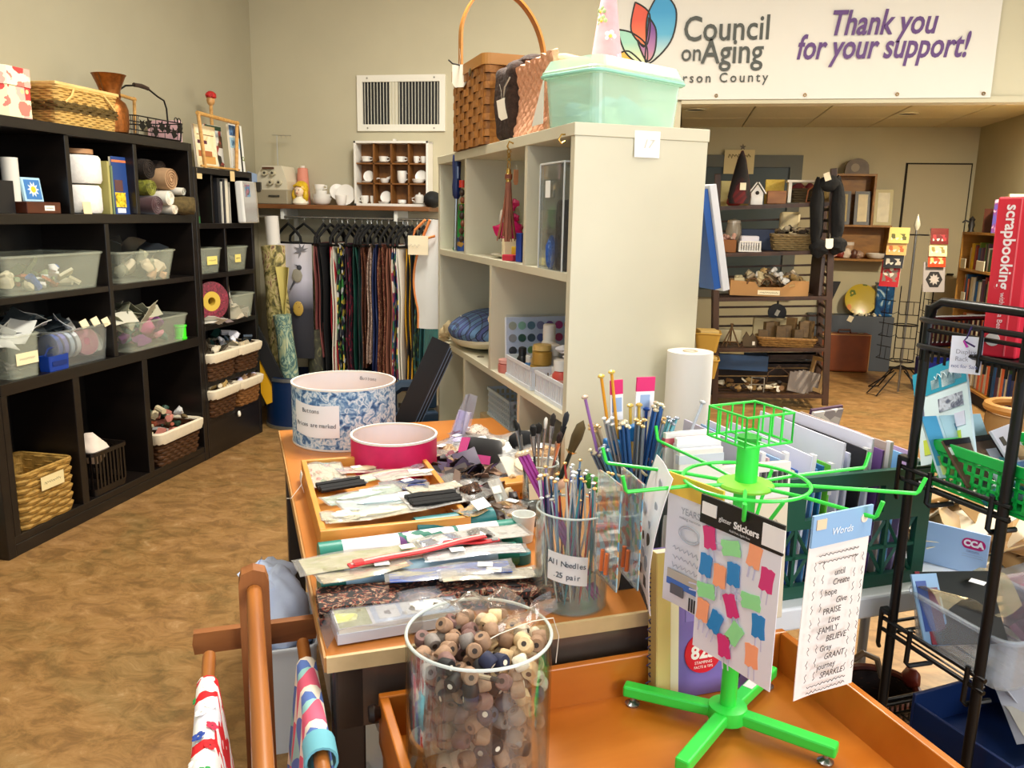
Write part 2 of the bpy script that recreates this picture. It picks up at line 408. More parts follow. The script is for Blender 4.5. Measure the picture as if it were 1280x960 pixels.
def basket(label,loc,lx,ly,h,mat,rz=0,rows=9,cols=34,taper=.9,liner=None,name='wicker_basket',group=None,rim=True,amp=.004):
    t=thing(name,label,'basket',loc,rz,group)
    stuff(weave(lx,ly,h,rows,cols,amp,taper).build('weave',mat,t))
    v=MB(); vessel(v,lx-.014,ly-.014,h-.004,.004,taper,.025,4); v.build('inner_wall',mat,t)
    if rim:MB().tube([(x,y,h) for x,y in rrect(lx+.004,ly+.004,.03,5)],.008,6,closed=True).build('rim',mat,t)
    if liner:
        P=rrect(lx+.02,ly+.02,.035,5); n=len(P); mb=MB(); lp=[]
        for j,(off,z) in enumerate(((.004,h*.72),(.012,h*.86),(.014,h+.004),(0,h+.012),(-.016,h+.004),(-.03,h*.5))):
            for i,(x,y) in enumerate(P):
                k=1+off/max(lx,ly)*2; w=.004*sin(i*2.4) if j==0 else 0; lp.append((x*k,y*k,z+w))
        fs=[]
        for j in range(5):
            for i in range(n):fs.append((j*n+i,j*n+(i+1) % n,(j+1)*n+(i+1) % n,(j+1)*n+i))
        mb.add(lp,fs,0,True); mb.build('liner',liner,t)
        MB().tube([(-.0,-ly/2-.018,h*.8),(-.012,-ly/2-.026,h*.6),(-.006,-ly/2-.02,h*.36)],.004,5).tube([(-.0,-ly/2-.018,h*.8),(.014,-ly/2-.026,h*.64),(.016,-ly/2-.022,h*.42)],.004,5).build('bow_tie',liner,t)
    return t
def tub(label,loc,lx,ly,h,mat,rz=0,taper=.9,name='plastic_bin',cat='bin',lip=.006,group=None,card=None,ribs=False):
    t=thing(name,label,cat,loc,rz,group)
    v=MB(); vessel(v,lx,ly,h,.0035,taper,.03,4,lip=0); v.build('body',mat,t)
    MB().tube([(x,y,h) for x,y in rrect(lx+.004,ly+.004,.032,4)],lip,6,closed=True).build('rim',mat,t)
    return t
def scribble(mb,x0,x1,z,amp=.003,n=24,y=-.001,seed=0,r=.0007):
    rg=random.Random(seed); pts=[]
    for i in range(n):pts.append((x0+(x1-x0)*i/(n-1),y,z+amp*sin(i*2.1+seed)*(.4+rg.random())))
    mb.tube(pts,r,4); return mb
def label_card(parent,loc,rot,w,h,paper='efe3c4',lines=1,seed=0,ink='5a5040'):
    c=MB().box((0,0,0),(w,.001,h)).build('label_card',C(paper,.7),parent,loc,rot=rot)
    mb=MB()
    for k in range(lines):scribble(mb,-w*.36,w*.36,h*(.18-.3*k if lines>1 else 0),h*.10,26,-.0008,seed+k)
    stuff(mb.build('handwriting',C(ink,.7),c)); return c
def heap(label,cat,loc,lx,ly,h,mats,n=26,seed=0,rz=0,name='craft_bits',group=None,kind='mix',size=.03):
    """a jumble nobody could count: small packets, rolls and scraps in one pile"""
    rg=random.Random(seed); mb=MB()
    for i in range(n):
        x=rg.uniform(-.5,.5)*lx; y=rg.uniform(-.5,.5)*ly; z=h*(.15+.85*rg.random())*(1-1.2*(abs(x/lx)**2+abs(y/ly)**2)); s=size*rg.uniform(.6,1.4); m=rg.randrange(len(mats))
        T=MT((x,y,max(z,s*.4)))@Euler((rg.uniform(-.9,.9),rg.uniform(-.9,.9),rg.uniform(0,6.28))).to_matrix().to_4x4()
        q=rg.random()
        if kind=='mix' and q<.35:mb.box((0,0,0),(s*1.8,s*1.2,s*.35),0,m,T)
        elif kind=='mix' and q<.6:mb.cyl((-s*.8,0,0),(s*.8,0,0),s*.45,n=8,m=m,M=T)
        elif kind=='flat':mb.slab(lambda a,b:((a-.5)*s*2.6,(b-.5)*s*1.9,.1*s*sin(a*7+i)*cos(b*6)),3,3,.002,m,T)
        else:mb.blob((0,0,0),(s*.8,s*.7,s*.5),rg.randrange(999),.25,5,m,T)
    o=mb.build(name,mats,None,loc,rz); stuff(o); return tag(o,label,cat,group)
def book(label,loc,w,d,h,mat,rz=0,rot=None,pages='efe6d0',name='book',group=None,title=None,tcol='ffffff',tsize=.02,spine=None):
    """upright book: spine along -y (w thick), pages inside two boards; d deep, h high"""
    t=thing(name,label,'book',loc,rz,group,rot)
    c=MB(); c.span((-w/2,0,0),(-w/2+.002,d,h)); c.span((w/2-.002,0,0),(w/2,d,h)); c.span((-w/2,-.002,0),(w/2,0,h)); c.build('cover',mat,t)
    MB().span((-w/2+.002,0,.003),(w/2-.002,d-.004,h-.003)).build('pages',C(pages,.8),t)
    if title:txt(title,tsize,C(tcol,.6),t,(0,-.0028,h*.5),(pi/2,pi/2,0),ext=.0004)
    return t
def packet(label,loc,w,h,mat,rz=0,rot=None,th=.006,name='craft_packet',cat='packet',seed=0,film=None,group=None,tagged=True,inner=None):
    """flat cellophane packet: printed card inside a crumpled clear sleeve"""
    t=thing(name,label,cat,loc,rz,group,rot); rg=random.Random(seed); a1,a2=rg.uniform(0,6),rg.uniform(0,6)
    MB().slab(lambda a,b:((a-.5)*w*.93,(b-.5)*h*.9,th*.3+.003*sin(a*5+a1)),6,3,.0016).build('card',mat,t)
    if inner:MB().blob((w*.08,0,th*.7),(w*.36,h*.3,th*.8),seed,.2,6).build('contents',inner,t)
    MB().slab(lambda a,b:((a-.5)*w,(b-.5)*h,th*.62+th*.55*sin(a*pi)*sin(b*pi)+.0025*sin(a*13+a1)*cos(b*11+a2)+.003*sin(a*5+a1)),10,5,.0006).build('clear_sleeve',film or GLASS('ffffff',.78,.12),t)
    if tagged:MB().box((w*rg.uniform(-.3,.3),h*.1,th*1.5),(.03,.02,.001),rg.uniform(-.4,.4)).build('price_sticker',C('f6f4ee',.6),t)
    return t

# ================================================================ ROOM SHELL
def floor_mat():
    m,nt,b=newmat('mottled_vinyl'); v=coords(nt,(.85,1.25,1),(0,0,0.12))
    n1=N(nt,'ShaderNodeTexNoise',i_Scale=10.0,i_Detail=10.0,i_Roughness=0.74,i_Distortion=0.7); nt.links.new(v,n1.inputs['Vector'])
    n2=N(nt,'ShaderNodeTexNoise',i_Scale=2.2,i_Detail=6.0,i_Roughness=0.6,i_Distortion=0.9); nt.links.new(v,n2.inputs['Vector'])
    r1=ramp(nt,[(0.3,'4e3d22'),(0.43,'785a32'),(0.52,'987444'),(0.6,'a88352'),(0.7,'c8a678')]); nt.links.new(n1.outputs['Fac'],r1.inputs[0])
    r2=ramp(nt,[(0.34,'74643c'),(0.5,'9a7040'),(0.64,'a87c50')]); nt.links.new(n2.outputs['Fac'],r2.inputs[0])
    mx=N(nt,'ShaderNodeMix',data_type='RGBA'); mx.inputs[0].default_value=0.35
    nt.links.new(r1.outputs[0],mx.inputs[6]); nt.links.new(r2.outputs[0],mx.inputs[7]); nt.links.new(mx.outputs[2],b.inputs['Base Color'])
    b.inputs['Roughness'].default_value=0.42; bumpify(nt,b,n1.outputs['Fac'],0.06,0.003); return m
M_FLOOR=floor_mat()
M_WALL=C('c0b89c',.85,var=.03,scale=3,bump=.05); M_HEAD=C('c0b89c',.85,var=.03,scale=3)
M_ALC=C('bcb496',.85,var=.03,scale=3)
M_CEIL=C('d8cfae',.9,var=.04,scale=60,bump=.15)
struct(box_at('floor',M_FLOOR,(-3.4,-2.8,-0.06),(3.1,9.3,0)))
struct(box_at('wall_left',C('a69f86',.85,var=.03,scale=3,bump=.05),(-3.24,-2.7,0),(-3.12,5.92,3.4)))  # darker than the back wall: the side wall's shade is in the colour
struct(box_at('wall_back',M_WALL,(-3.12,5.8,0),(-0.05,5.92,3.4)))
hd=MB().span((-0.05,5.8,2.236),(2.8,5.92,3.4)); hd.span((-0.05,5.785,2.236),(2.8,5.8,2.27))
struct(hd.build('wall_header',M_HEAD))
struct(box_at('wall_right',C('b0a684',.85,var=.03,scale=3),(2.8,-2.7,0),(2.92,9.2,3.4)))
struct(box_at('wall_alcove',M_ALC,(-0.6,9.1,0),(2.8,9.22,2.6)))
struct(box_at('wall_alcove_left',M_ALC,(-0.72,5.92,0),(-0.6,9.22,2.6)))
fw=MB(); fw.span((-3.24,-2.7,0),(2.92,-2.58,0.5)); fw.span((-3.24,-2.7,2.95),(2.92,-2.58,3.4)); fw.span((-3.24,-2.7,.5),(-2.5,-2.58,2.95)); fw.span((2.6,-2.7,.5),(2.92,-2.58,2.95))
struct(fw.build('wall_front',M_WALL))
struct(MB().span((2.785,3.95,.55),(2.8,5.55,2.35)).build('added_window_3',C('dfe8f0',.2,emit=1.5)))  # unseen glowing window, added to bring light into the alcove
wf=MB()
for x in (-2.5,-0.8,0.9,2.6):wf.span((x-.03,-2.68,.5),(x+.03,-2.6,2.95))
struct(wf.build('window_1',C('3a3a3c',.4,.6)))
struct(box_at('ceiling',C('d6d0c0',.9),(-3.24,-2.7,3.4),(2.92,5.92,3.5)))
for (x,y) in ((-0.8,0.9),(1.5,0.9),(-0.8,3.3),(1.5,3.3)):  # unseen lamps, added as warm fill
    t=thing('ceiling_fill_lamp','added fluorescent ceiling lamp, out of view, giving warm fill to the shop floor','lamp',(x,y,3.4),0,'added ceiling fill lamps')
    MB().span((-.31,-.61,-.02),(.31,.61,0)).build('frame',C('e8e6e0',.5),t)
    MB().span((-.27,-.57,-.026),(.27,.57,-.02)).build('diffuser',C('fff2da',.5,emit=2.0),t)
    ceiling_fill((x,y,3.36),(88 if x<0 else 46) if y>3 else 16)
# alcove ceiling of separate tiles
ac=struct(box_at('ceiling_alcove',C('8a8068',.9),(-0.72,5.92,2.45),(2.92,9.22,2.6)))
me_t=None
for i in range(6):
    for j in range(3):
        x=-0.37+i*.61; y=6.48+j*1.22
        o=MB().box((0,0,0),(.6,1.2,.02),bev=.004).build('ceiling_tile',M_CEIL,ac,(x,y,2.437)) if me_t is None else None
        if o is None:o=bpy.data.objects.new('ceiling_tile',me_t); COL.objects.link(o); o.parent=ac; o.location=(x,y,2.437)
        me_t=o.data
for k,(p,w) in enumerate((((0.055,7.636,2.425),'above the bookcase end'),((1.854,7.978,2.425),'in front of the flush door'))):
    t=thing('downlight','dark recessed round downlight in the alcove ceiling '+w,'lamp',p)
    MB().ring([(.1,0),(.1,-.008),(.075,-.008),(.075,0)],24).build('trim_ring',C('d8cfae',.5),t)
    MB().lathe([(.076,-.002),(.06,-.004),(0,-.004)],24).build('reflector',C('3a3226',.4,.5),t)
t=thing('downlight','added lit round downlight, out of view, filling the alcove near the right wall','lamp',(2.45,6.5,2.425))  # unseen extra downlight, added to brighten the alcove
MB().ring([(.1,0),(.1,-.008),(.075,-.008),(.075,0)],24).build('trim_ring',C('d8cfae',.5),t); MB().cyl((0,0,-.004),(0,0,-.002),.07,n=20).build('lens',C('ffe8c0',.5,emit=3.0),t)
area('alcove_fill_light',(2.45,6.5,2.40),(0,0,0),.14,.14,70,(1.0,.88,.68))
# flush door in the alcove wall with its dark gap, and the trims
d=struct(MB().span((2.175,9.085,.03),(2.755,9.1,2.07)).build('door_1',C('b8ae90',.7)))
g=MB(); g.span((2.155,9.092,0),(2.175,9.1,2.085)); g.span((2.755,9.092,0),(2.768,9.1,2.085)); g.span((2.155,9.092,2.07),(2.768,9.1,2.085)); g.span((2.155,9.092,0),(2.768,9.1,.03))
g.build('door_gap',C('2a241a',.9),d)
MB().tube([(2.70,9.085,1.0),(2.70,9.05,1.0),(2.64,9.045,1.0)],.011,8).build('door_handle',C('3a3630',.3,.8),d)
struct(box_at('baseboard_alcove',C('2e2a26',.6),(-0.6,9.085,0),(2.15,9.1,.09)))
struct(box_at('baseboard_back',C('4a4238',.6),(-3.12,5.785,0),(-.05,5.8,.09)))
struct(box_at('baseboard_right',C('4a4238',.6),(2.785,-2.5,0),(2.8,9.1,.09)))
# window (dark blue-grey frame) in the alcove wall behind the bread rack
w2=struct(MB().span((-.45,9.09,.75),(1.12,9.1,2.06)).build('window_2',C('3c4848',.4)))
fm=MB(); 
for a,b in (((-.5,9.06,2.03),(1.17,9.1,2.15)),((1.05,9.06,.75),(1.17,9.1,2.03)),((-.5,9.06,.75),(-.38,9.1,2.03)),((-.5,9.06,.68),(1.17,9.1,.76))):fm.span(a,b)
fm.build('window_frame',C('5f625c',.6),w2)
# banner on the header
bt=thing('banner','white vinyl banner reading Council on Aging, Thank you for your support','banner',(0,5.782,0))
b0=(-.576,2.262); b1=(1.808,3.36)
MB().slab(lambda a,b:(b0[0]+(b1[0]-b0[0])*a,-.006-.005*sin(a*17)*sin(b*5),b0[1]+(b1[1]-b0[1])*b),36,8,.003).build('sheet',C('d4cfc4',.55),bt)
gr=C('8a6a3a',.3,.9)
for gx in (-.50,.17,.72,1.27,1.765):
    MB().ring([(.011,-.002),(.011,.003),(.006,.003),(.006,-.002)],12,M=MT((gx,-.013,2.285))@MR(R_(90),4,'X')).build('grommet',gr,bt)
Yb=-.0145
txt('Council',.212,C('474a44',.6),bt,(-0.065,5.770,2.688),fat=.0022,align='LEFT',sx=.82).location.y=Yb
txt('on',.15,C('474a44',.6),bt,(-0.071,5.770,2.547),fat=.001,align='LEFT',sx=.85).location.y=Yb
txt('Aging',.212,C('474a44',.6),bt,(0.060,5.770,2.549),fat=.0022,align='LEFT',sx=.81).location.y=Yb
txt('Jefferson County',.083,C('474a44',.6),bt,(0.485,5.770,2.393),fat=.0008,align='RIGHT',space=1.35,sx=.94).location.y=Yb
pur=C('5a3a72',.6)
txt('Thank you',.205,pur,bt,(1.140,5.770,2.703),fat=.004,shear=.22,sx=.71).location.y=Yb
txt('for your support!',.205,pur,bt,(1.145,5.770,2.564),fat=.004,shear=.22,sx=.69).location.y=Yb
# petal emblem: outlined leaves
def petal(pts,m,name,y):
    poly=[]
    cs=[Vector(p) for p in pts]; n=len(cs)
    for i in range(n):
        p0,p1,p2,p3=cs[i-1],cs[i],cs[(i+1) % n],cs[(i+2) % n]
        sharp1=i in (0,); sharp2=(i+1) % n in (0,)
        t1=Vector((0,0)) if sharp1 else (p2-p0)*.5; t2=Vector((0,0)) if sharp2 else (p3-p1)*.5
        for k in range(6):
            t=k/6; h=(2*t**3-3*t*t+1,t**3-2*t*t+t,-2*t**3+3*t*t,t**3-t*t); poly.append(tuple(p1*h[0]+t1*h[1]+p2*h[2]+t2*h[3]))
    o=MB().prism(poly,0,.001,0,MT((0,y,0))@MR(R_(90),4,'X')).build(name,m,bt)
    MB().tube([(p[0],y-.001,p[1]) for p in poly],.0055,5,closed=True).build('outline',C('2c2c2a',.6),o)
def P2(p):return (p[0],p[2])
petal([P2(p) for p in ((-0.299,5.770,2.476),(-0.462,5.770,2.509),(-0.490,5.770,2.539),(-0.407,5.770,2.567))],C('e8b54a',.6),'gold_petal',Yb+.0035)
petal([P2(p) for p in ((-0.487,5.770,2.702),(-0.392,5.770,2.680),(-0.295,5.770,2.600),(-0.299,5.770,2.476),(-0.428,5.770,2.558))],gradz('petal_green',[(0,'ecd08a'),(.5,'d8dcae'),(1,'9fd0b8')],2.42,2.62),'green_petal',Yb+.003)
petal([P2(p) for p in ((-0.380,5.770,2.865),(-0.284,5.770,2.790),(-0.295,5.770,2.600),(-0.398,5.770,2.695))],gradz('petal_red',[(0,'e88a54'),(1,'d8543c')],2.55,2.76),'red_petal',Yb+.0025)
petal([P2(p) for p in ((-0.221,5.770,2.933),(-0.118,5.770,2.815),(-0.142,5.770,2.621),(-0.284,5.770,2.486),(-0.297,5.770,2.634),(-0.295,5.770,2.790))],gradz('petal_blue',[(0,'e8b090'),(.35,'b8d0c8'),(.65,'58a8c8'),(1,'3c96c4')],2.42,2.8),'blue_petal',Yb+.002)
petal([P2(p) for p in ((-0.288,5.770,2.771),(-0.238,5.770,2.692),(-0.241,5.770,2.555),(-0.290,5.770,2.506),(-0.354,5.770,2.635),(-0.305,5.770,2.595))],gradz('petal_violet',[(0,'e0a878'),(.5,'b07aa0'),(1,'7a4a90')],2.45,2.7),'violet_petal',Yb+.0012)
# wall vent
vt=thing('wall_vent','white louvred return air vent high on the beige back wall','vent',(0,5.8,0))
va=(-2.307,5.800,2.430); vb=(-1.661,5.800,2.077); x0,x1,z0,z1=va[0],vb[0],vb[2]-.012,va[2]+.012
f=MB(); f.span((x0,-.02,z1-.045),(x1,0,z1)); f.span((x0,-.02,z0),(x1,0,z0+.045)); f.span((x0,-.02,z0+.045),(x0+.04,0,z1-.045)); f.span((x1-.04,-.02,z0+.045),(x1,0,z1-.045))
f.build('frame',C('e8e4d6',.5),vt)
for sx_ in (.12,.88):
    for z in (z0+.02,z1-.02):MB().cyl((x0+(x1-x0)*sx_,-.023,z),(x0+(x1-x0)*sx_,-.019,z),.006,n=8).build('screw',C('9a968a',.4,.6),vt)
MB().span((x0+.03,-.002,z0+.03),(x1-.03,0,z1-.03)).build('duct',C('2a2a28',.8),vt)
bl=None
for k in range(24):
    o=MB().box((0,0,0),(.004,.014,z1-z0-.09),R_(18)).build('louvre',C('cfcbb8',.5),vt) if bl is None else None
    if o is None:o=bpy.data.objects.new('louvre',bl); COL.objects.link(o); o.parent=vt
    o.location=(x0+.055+k*(x1-x0-.11)/23,-.008,(z0+z1)/2); bl=o.data
MB().span((x0+(x1-x0)*.37,-.014,z0+.04),(x0+(x1-x0)*.47,-.003,z1-.04)).build('damper_plate',C('c9c3ac',.5),vt)

# ================================================================ DARK WALL SHELVES (left)
DK=WOOD('0c0908','1c1511',(2,2,14),.34,.08)
def board(name,par,a,b):return MB().span(a,b,0,None,.0025).build(name,DK,par)
XF,XB=-2.75,-3.11
s1=thing('storage_shelf','tall black-brown wooden shelving unit with square compartments along the left wall','shelf',(0,0,0))
board('side_panel',s1,(XB,2.83,0),(XF,2.875,1.86)); board('side_panel',s1,(XB,4.35,0),(XF,4.39,1.86))
board('top_board',s1,(XB,2.875,1.815),(XF+.008,4.35,1.86)); board('shelf_board',s1,(XB,2.875,1.42),(XF+.004,4.35,1.465))
board('shelf_board',s1,(XB,2.875,1.09),(XF-.004,3.605,1.118)); board('shelf_board',s1,(XB,3.635,1.09),(XF-.004,4.35,1.118))
board('shelf_board',s1,(XB,2.875,.71),(XF+.004,4.35,.762)); board('shelf_board',s1,(XB,2.875,.055),(XF-.004,4.35,.09))
board('kick_board',s1,(XF-.03,2.875,0),(XF-.002,4.35,.055))
board('divider',s1,(XB,3.605,.762),(XF,3.635,1.42))
for y in (3.395,3.878):board('divider',s1,(XB,y-.014,1.465),(XF,y+.014,1.815))
for y in (3.322,3.837):board('divider',s1,(XB,y-.022,.09),(XF,y+.022,.71))
board('face_stile',s1,(XF-.02,2.875,.09),(XF,2.91,.71))
MB().span((XB-.006,2.83,0),(XB,4.39,1.86)).build('back_panel',C('0e0b09',.6),s1)
s2=thing('storage_shelf','narrower and lower black-brown shelving unit in the corner by the fabric rack','shelf',(0,0,0))
X2=XF+.0
board('side_panel',s2,(XB,4.395,0),(X2,4.425,1.735)); board('side_panel',s2,(XB,5.03,0),(X2,5.06,1.735))
board('top_board',s2,(XB,4.425,1.70),(X2+.006,5.03,1.735))
for z in (1.385,1.09,.785,.44,.215):board('shelf_board',s2,(XB,4.425,z),(X2,5.03,z+.03))
board('kick_board',s2,(X2-.03,4.425,0),(X2-.002,5.03,.215))
board('divider',s2,(XB,4.655,1.415),(X2-.05,4.68,1.70)); board('divider',s2,(XB,4.70,1.12),(X2-.004,4.722,1.385)); board('divider',s2,(XB,4.70,.815),(X2-.004,4.722,1.09))
MB().span((XB-.006,4.395,0),(XB,5.06,1.735)).build('back_panel',C('0e0b09',.6),s2)

# ================================================================ THINGS ON TOP OF THE DARK SHELVES
Zt=1.862
t=thing('hat_box','pale octagonal hat box printed with red and pink poppies on the dark shelf','box',(-2.93,3.17,Zt),R_(22.5))
hexa=[(.165*cos(2*pi*k/8),.165*sin(2*pi*k/8)) for k in range(8)]
MB().prism(hexa,0,.15).build('body',FLOWER('efe6b8',('e0403c','ee7a6a','efb0a0','e0403c'),'f0d890',(13,13,13),.50),t)
MB().prism([(x*1.03,y*1.03) for x,y in hexa],.13,.205).build('lid',FLOWER('f3ecc8',('e0403c','ee7a6a','f0a898'),'e8c860',(13,13,13),.50),t)
t=basket('lidded picnic basket of pale split willow with a dark woven band',(-2.93,3.60,Zt),.30,.42,.165,WOOD('b98f45','d8b56c',(20,20,60),.5),rows=15,cols=46,taper=.94,name='picnic_basket',amp=.0028)
stuff(weave(.302,.422,.045,3,44,.005,1.0).build('dark_band',WOOD('4a3a1c','6a5428',(30,30,30),.5),t)).location=(0,0,.06)
MB().box((0,0,.178),(.315,.435,.016),0,0,None,.005).build('lid',WOOD('cda760','e6cb88',(30,6,30),.5),t)
for s in (-1,1):MB().tube([(.155,s*.10,.166),(.166,s*.13,.13),(.163,s*.17,.10)],.006,6).build('handle',C('d8b56c',.5),t)
# copper vase
cop=C('8e5424',.38,.8,var=.25,scale=60,bump=.5)
t=thing('copper_vase','hammered copper vase with flared neck and two small side handles','vase',(-2.87,3.88,Zt))
MB().lathe([(.055,0),(.075,.01),(.082,.05),(.082,.12),(.07,.155),(.045,.175),(.042,.19),(.055,.23),(.078,.285),(.083,.29),(.079,.29),(.05,.23),(.036,.19),(.03,.17)],24).build('body',cop,t)
for s in (-1,1):MB().tube([(0,s*.05,.20),(0,s*.075,.215),(0,s*.08,.19),(0,s*.06,.165)],.004,6).build('handle',cop,t)
for s in (-1,1):MB().tube([(0,s*.046,.2),(0,s*.06,.245),(0,s*.08,.285)],.003,5).build('side_wire',C('6a4420',.4,.8),t)
# wire basket with swing handle and leaf ornaments
iron=C('1c1a18',.45,.6)
t=thing('wire_basket','black wire basket with a tall swing handle and metal leaf ornaments','basket',(-2.90,4.19,Zt))
mb=MB()
for z in (.012,.06,.105):mb.tube([(x,y,z) for x,y in rrect(.2-.03*(z<.02),.44,.03,3)],.0035,5,closed=True)
for k in range(26):
    p=rrect(.2,.44,.03,3); n=len(p); q=(k/26)*n; i=int(q); a=Vector(p[i]); b=Vector(p[(i+1) % n]); c=a.lerp(b,q-i); mb.tube([(c.x*.9,c.y*.98,.012),(c.x,c.y,.105)],.0022,4)
for k in range(-9,10):mb.tube([(-.09,k*.022,.012),(.09,k*.022,.012)],.002,4)
stuff(mb.build('wire_frame',iron,t))
MB().tube([(0,-.2,.1),(0,-.2,.17),(0,-.19,.235),(0,-.14,.262),(0,-.06,.275),(0,.06,.27),(0,.13,.245),(0,.19,.23),(0,.21,.19),(0,.215,.1)],.005,7).build('handle',iron,t)
MB().tube([(0,-.07,.277),(0,0,.281),(0,.05,.274)],.011,8).build('grip',C('3a2a20',.5),t)
lf=None
for k in range(7):
    if lf is None:
        lf=MB().prism([(0,-.03),(.02,-.012),(.03,.0),(.014,.008),(.02,.028),(0,.018),(-.02,.028),(-.014,.008),(-.03,0),(-.02,-.012)],-.001,.001).build('leaf_ornament',iron,t); o=lf
    else:o=lf.copy(); COL.objects.link(o)
    o.location=(.104,-.17+k*.056,.06+.018*sin(k*2.3)); o.rotation_euler=(R_(90),R_(20*sin(k*1.7)),R_(90))
for s in (0,.03):MB().tube([(.1,.14+s+.014*cos(a),.118+.014*sin(a)) for a in [2*pi*i/12 for i in range(12)]],.003,5,closed=True).build('wire_curl',iron,t)
# bamboo purse frame behind it
bam=WOOD('b07c3a','d2a45c',(8,30,30),.4)
def frame_handle(label,y0,y1,z0,z1,x,r,nm='bag_hoop'):
    t=thing(nm,label,'handle',(x,(y0+y1)/2,z0)); w=(y1-y0)/2; h=z1-z0
    MB().cyl((0,-w*.8,0),(0,-w,h),r,n=8).build('post',bam,t); MB().cyl((0,w*.85,0),(0,w,h),r,n=8).build('post',bam,t)
    MB().cyl((0,-w-r,h),(0,w+r,h-.012),r*1.05,n=8).build('crossbar',bam,t)
    MB().cyl((0,-w,.008),(0,w,.008),r*.6,n=6).build('bottom_rod',bam,t); return t
frame_handle('small bamboo purse handle frame standing behind the black wire basket',4.12,4.30,Zt,2.10,-3.03,.009)
# second unit top
Zu=1.737
frame_handle('large bamboo bag handle frame standing in front of the craft books',4.50,4.93,Zu,2.04,-2.765,.011)
book('pink-spined book beside the wire basket',(-2.88,4.49,Zu),.025,.2,.26,C('e0b4ba',.6),R_(90))
def fbook(label,y0,y1,h,x,mat,z,lean=.06,name='book',bars=(),group=None,th=.014):
    """book standing with its front cover to the room"""
    t=thing(name,label,'book',(x,(y0+y1)/2,z),0,group,rot=(0,-lean,0)); w=y1-y0
    MB().box((0,0,h/2),(th,w,h)).build('pages',C('efe6d0',.8),t)
    MB().box((th/2+.001,0,h/2),(.002,w+.004,h+.004)).build('cover',mat,t)
    for (a,b,c,d,col) in bars:MB().span((th/2+.002,-w/2+a*w,c*h),(th/2+.003,-w/2+b*w,d*h)).build('print_block',C(col,.6) if isinstance(col,str) else col,t)
    return t
fbook('cream craft book with a painted basket picture on its cover',4.575,4.80,.25,-2.84,SWIRL([(.3,'d8b070'),(.45,'efd9a8'),(.6,'f0e4c4'),(.75,'c8b080')],(9,9,9),1),Zu,bars=((.1,.55,.58,.66,'5a3040'),(.1,.75,.28,.42,'b0683a'),(.3,.9,.12,.3,'d09a50'),(.1,.9,.78,.8,'8a6a40')))
fbook('book with red flowers and green wreath on its cover behind the bamboo frame',4.77,4.95,.27,-2.885,PATCH(('3a3428','c8d0d4','6a4a30','d8d0c0','a04a40','e6e2d8'),(18,22,22)),Zu,bars=((.0,1,.9,1,'28402c'),))
t=fbook('blue and white wreath-making book with a black elastic band',4.90,5.055,.285,-2.80,FLOWER('e4e4dc',('7a9030','a05040','6a8030'),'e4e4dc',(16,16,16),.22),Zu,bars=((0,.55,.76,.98,SWIRL([(.4,'203a66'),(.6,'5a82b0')],(30,30,30),1)),(0,.8,.5,.72,'9ec4d8'),(.72,.84,0,1,'141414')))
txt('ING',.05,C('3a6890',.6),t,(.0115,-.02,.17),(pi/2,0,pi/2))
t=thing('wooden_spoon_doll','wooden spoon doll with a red cap standing behind the books','figurine',(-2.98,5.0,Zu))
MB().cyl((0,0,0),(0,0,.42),.011,n=8).build('stick',bam,t); MB().blob((0,0,.44),(.024,.03,.036),3,.02,8).build('head',C('c89458',.5),t)
MB().blob((.004,0,.468),(.03,.04,.026),4,.12,8).build('cap',C('c02020',.6),t); MB().tube([(.02,-.02,.46),(.04,-.05,.47),(.03,-.06,.45)],.006,6).build('cap_peak',C('a81c1c',.6),t)
# ---------------------------------------------------------------- top compartments
Z1=1.4655
tag(box_at('storage_box',C('17171a',.4),(-3.05,2.94,Z1),(-2.80,3.115,Z1+.135)),'plain black box in the upper left compartment','box')
tag(MB().cyl((0,0,0),(0,0,.235),.034,n=18).build('cardboard_tube',C('d8d4c8',.6),None,(-2.86,3.17,Z1)),'white paper tube standing behind the sun tile','tube')
tag(MB().box((0,0,.025),(.12,.2,.05),0,0,None,.003).build('wooden_box',WOOD('3c1c10','5a2c18',(20,4,20),.35),None,(-2.82,3.235,Z1)),'small reddish-brown wooden box under the blue sun tile','box')
label_card(bpy.data.objects['wooden_box'],(.061,.03,.024),(0,0,pi/2),.06,.022,'f0e8d8')
t=thing('sun_tile','blue framed tile painted with a yellow sun standing on the wooden box','tile',(-2.82,3.245,Z1+.0505),rot=(0,R_(-8),0))
MB().box((0,0,.052),(.014,.11,.105),0,0,None,.003).build('frame',C('a8cde0',.4),t); MB().box((.007,0,.052),(.004,.088,.084)).build('tile_face',C('3c78b8',.3),t)
MB().prism([((.034 if k % 2 else .018)*cos(pi*k/10),(.034 if k % 2 else .018)*sin(pi*k/10)) for k in range(20)],0,.0015,0,MT((.009,0,.052))@MR(R_(90),4,'Y')).build('sun_rays',C('e8eef0',.4),t)
MB().cyl((.009,0,.052),(.0115,0,.052),.014,n=14).build('sun_disc',C('e8c02c',.4),t)
yarn=C('e6e2da',.8,var=.06,scale=60,bump=.4)
def spool_of_yarn(label,y,z):
    t=thing('yarn_cone',label,'yarn',(-2.86,y,z)); MB().lathe([(.045,0),(.09,.004),(.098,.02),(.096,.12),(.086,.134),(.03,.136)],24).build('yarn',yarn,t)
    MB().ring([(.03,-.0),(.03,.139),(.022,.139),(.022,0)],14).build('core',C('b98a5a',.7),t); return t
spool_of_yarn('lower of two stacked white yarn cones',3.59,Z1); spool_of_yarn('upper of two stacked white yarn cones under a wooden disc',3.60,Z1+.14)
tag(MB().cyl((0,0,0),(0,0,.022),.066,n=24).build('wooden_disc',C('a87c54',.6),None,(-2.86,3.60,Z1+.281)),'round wooden disc lying on the upper yarn cone','disc')
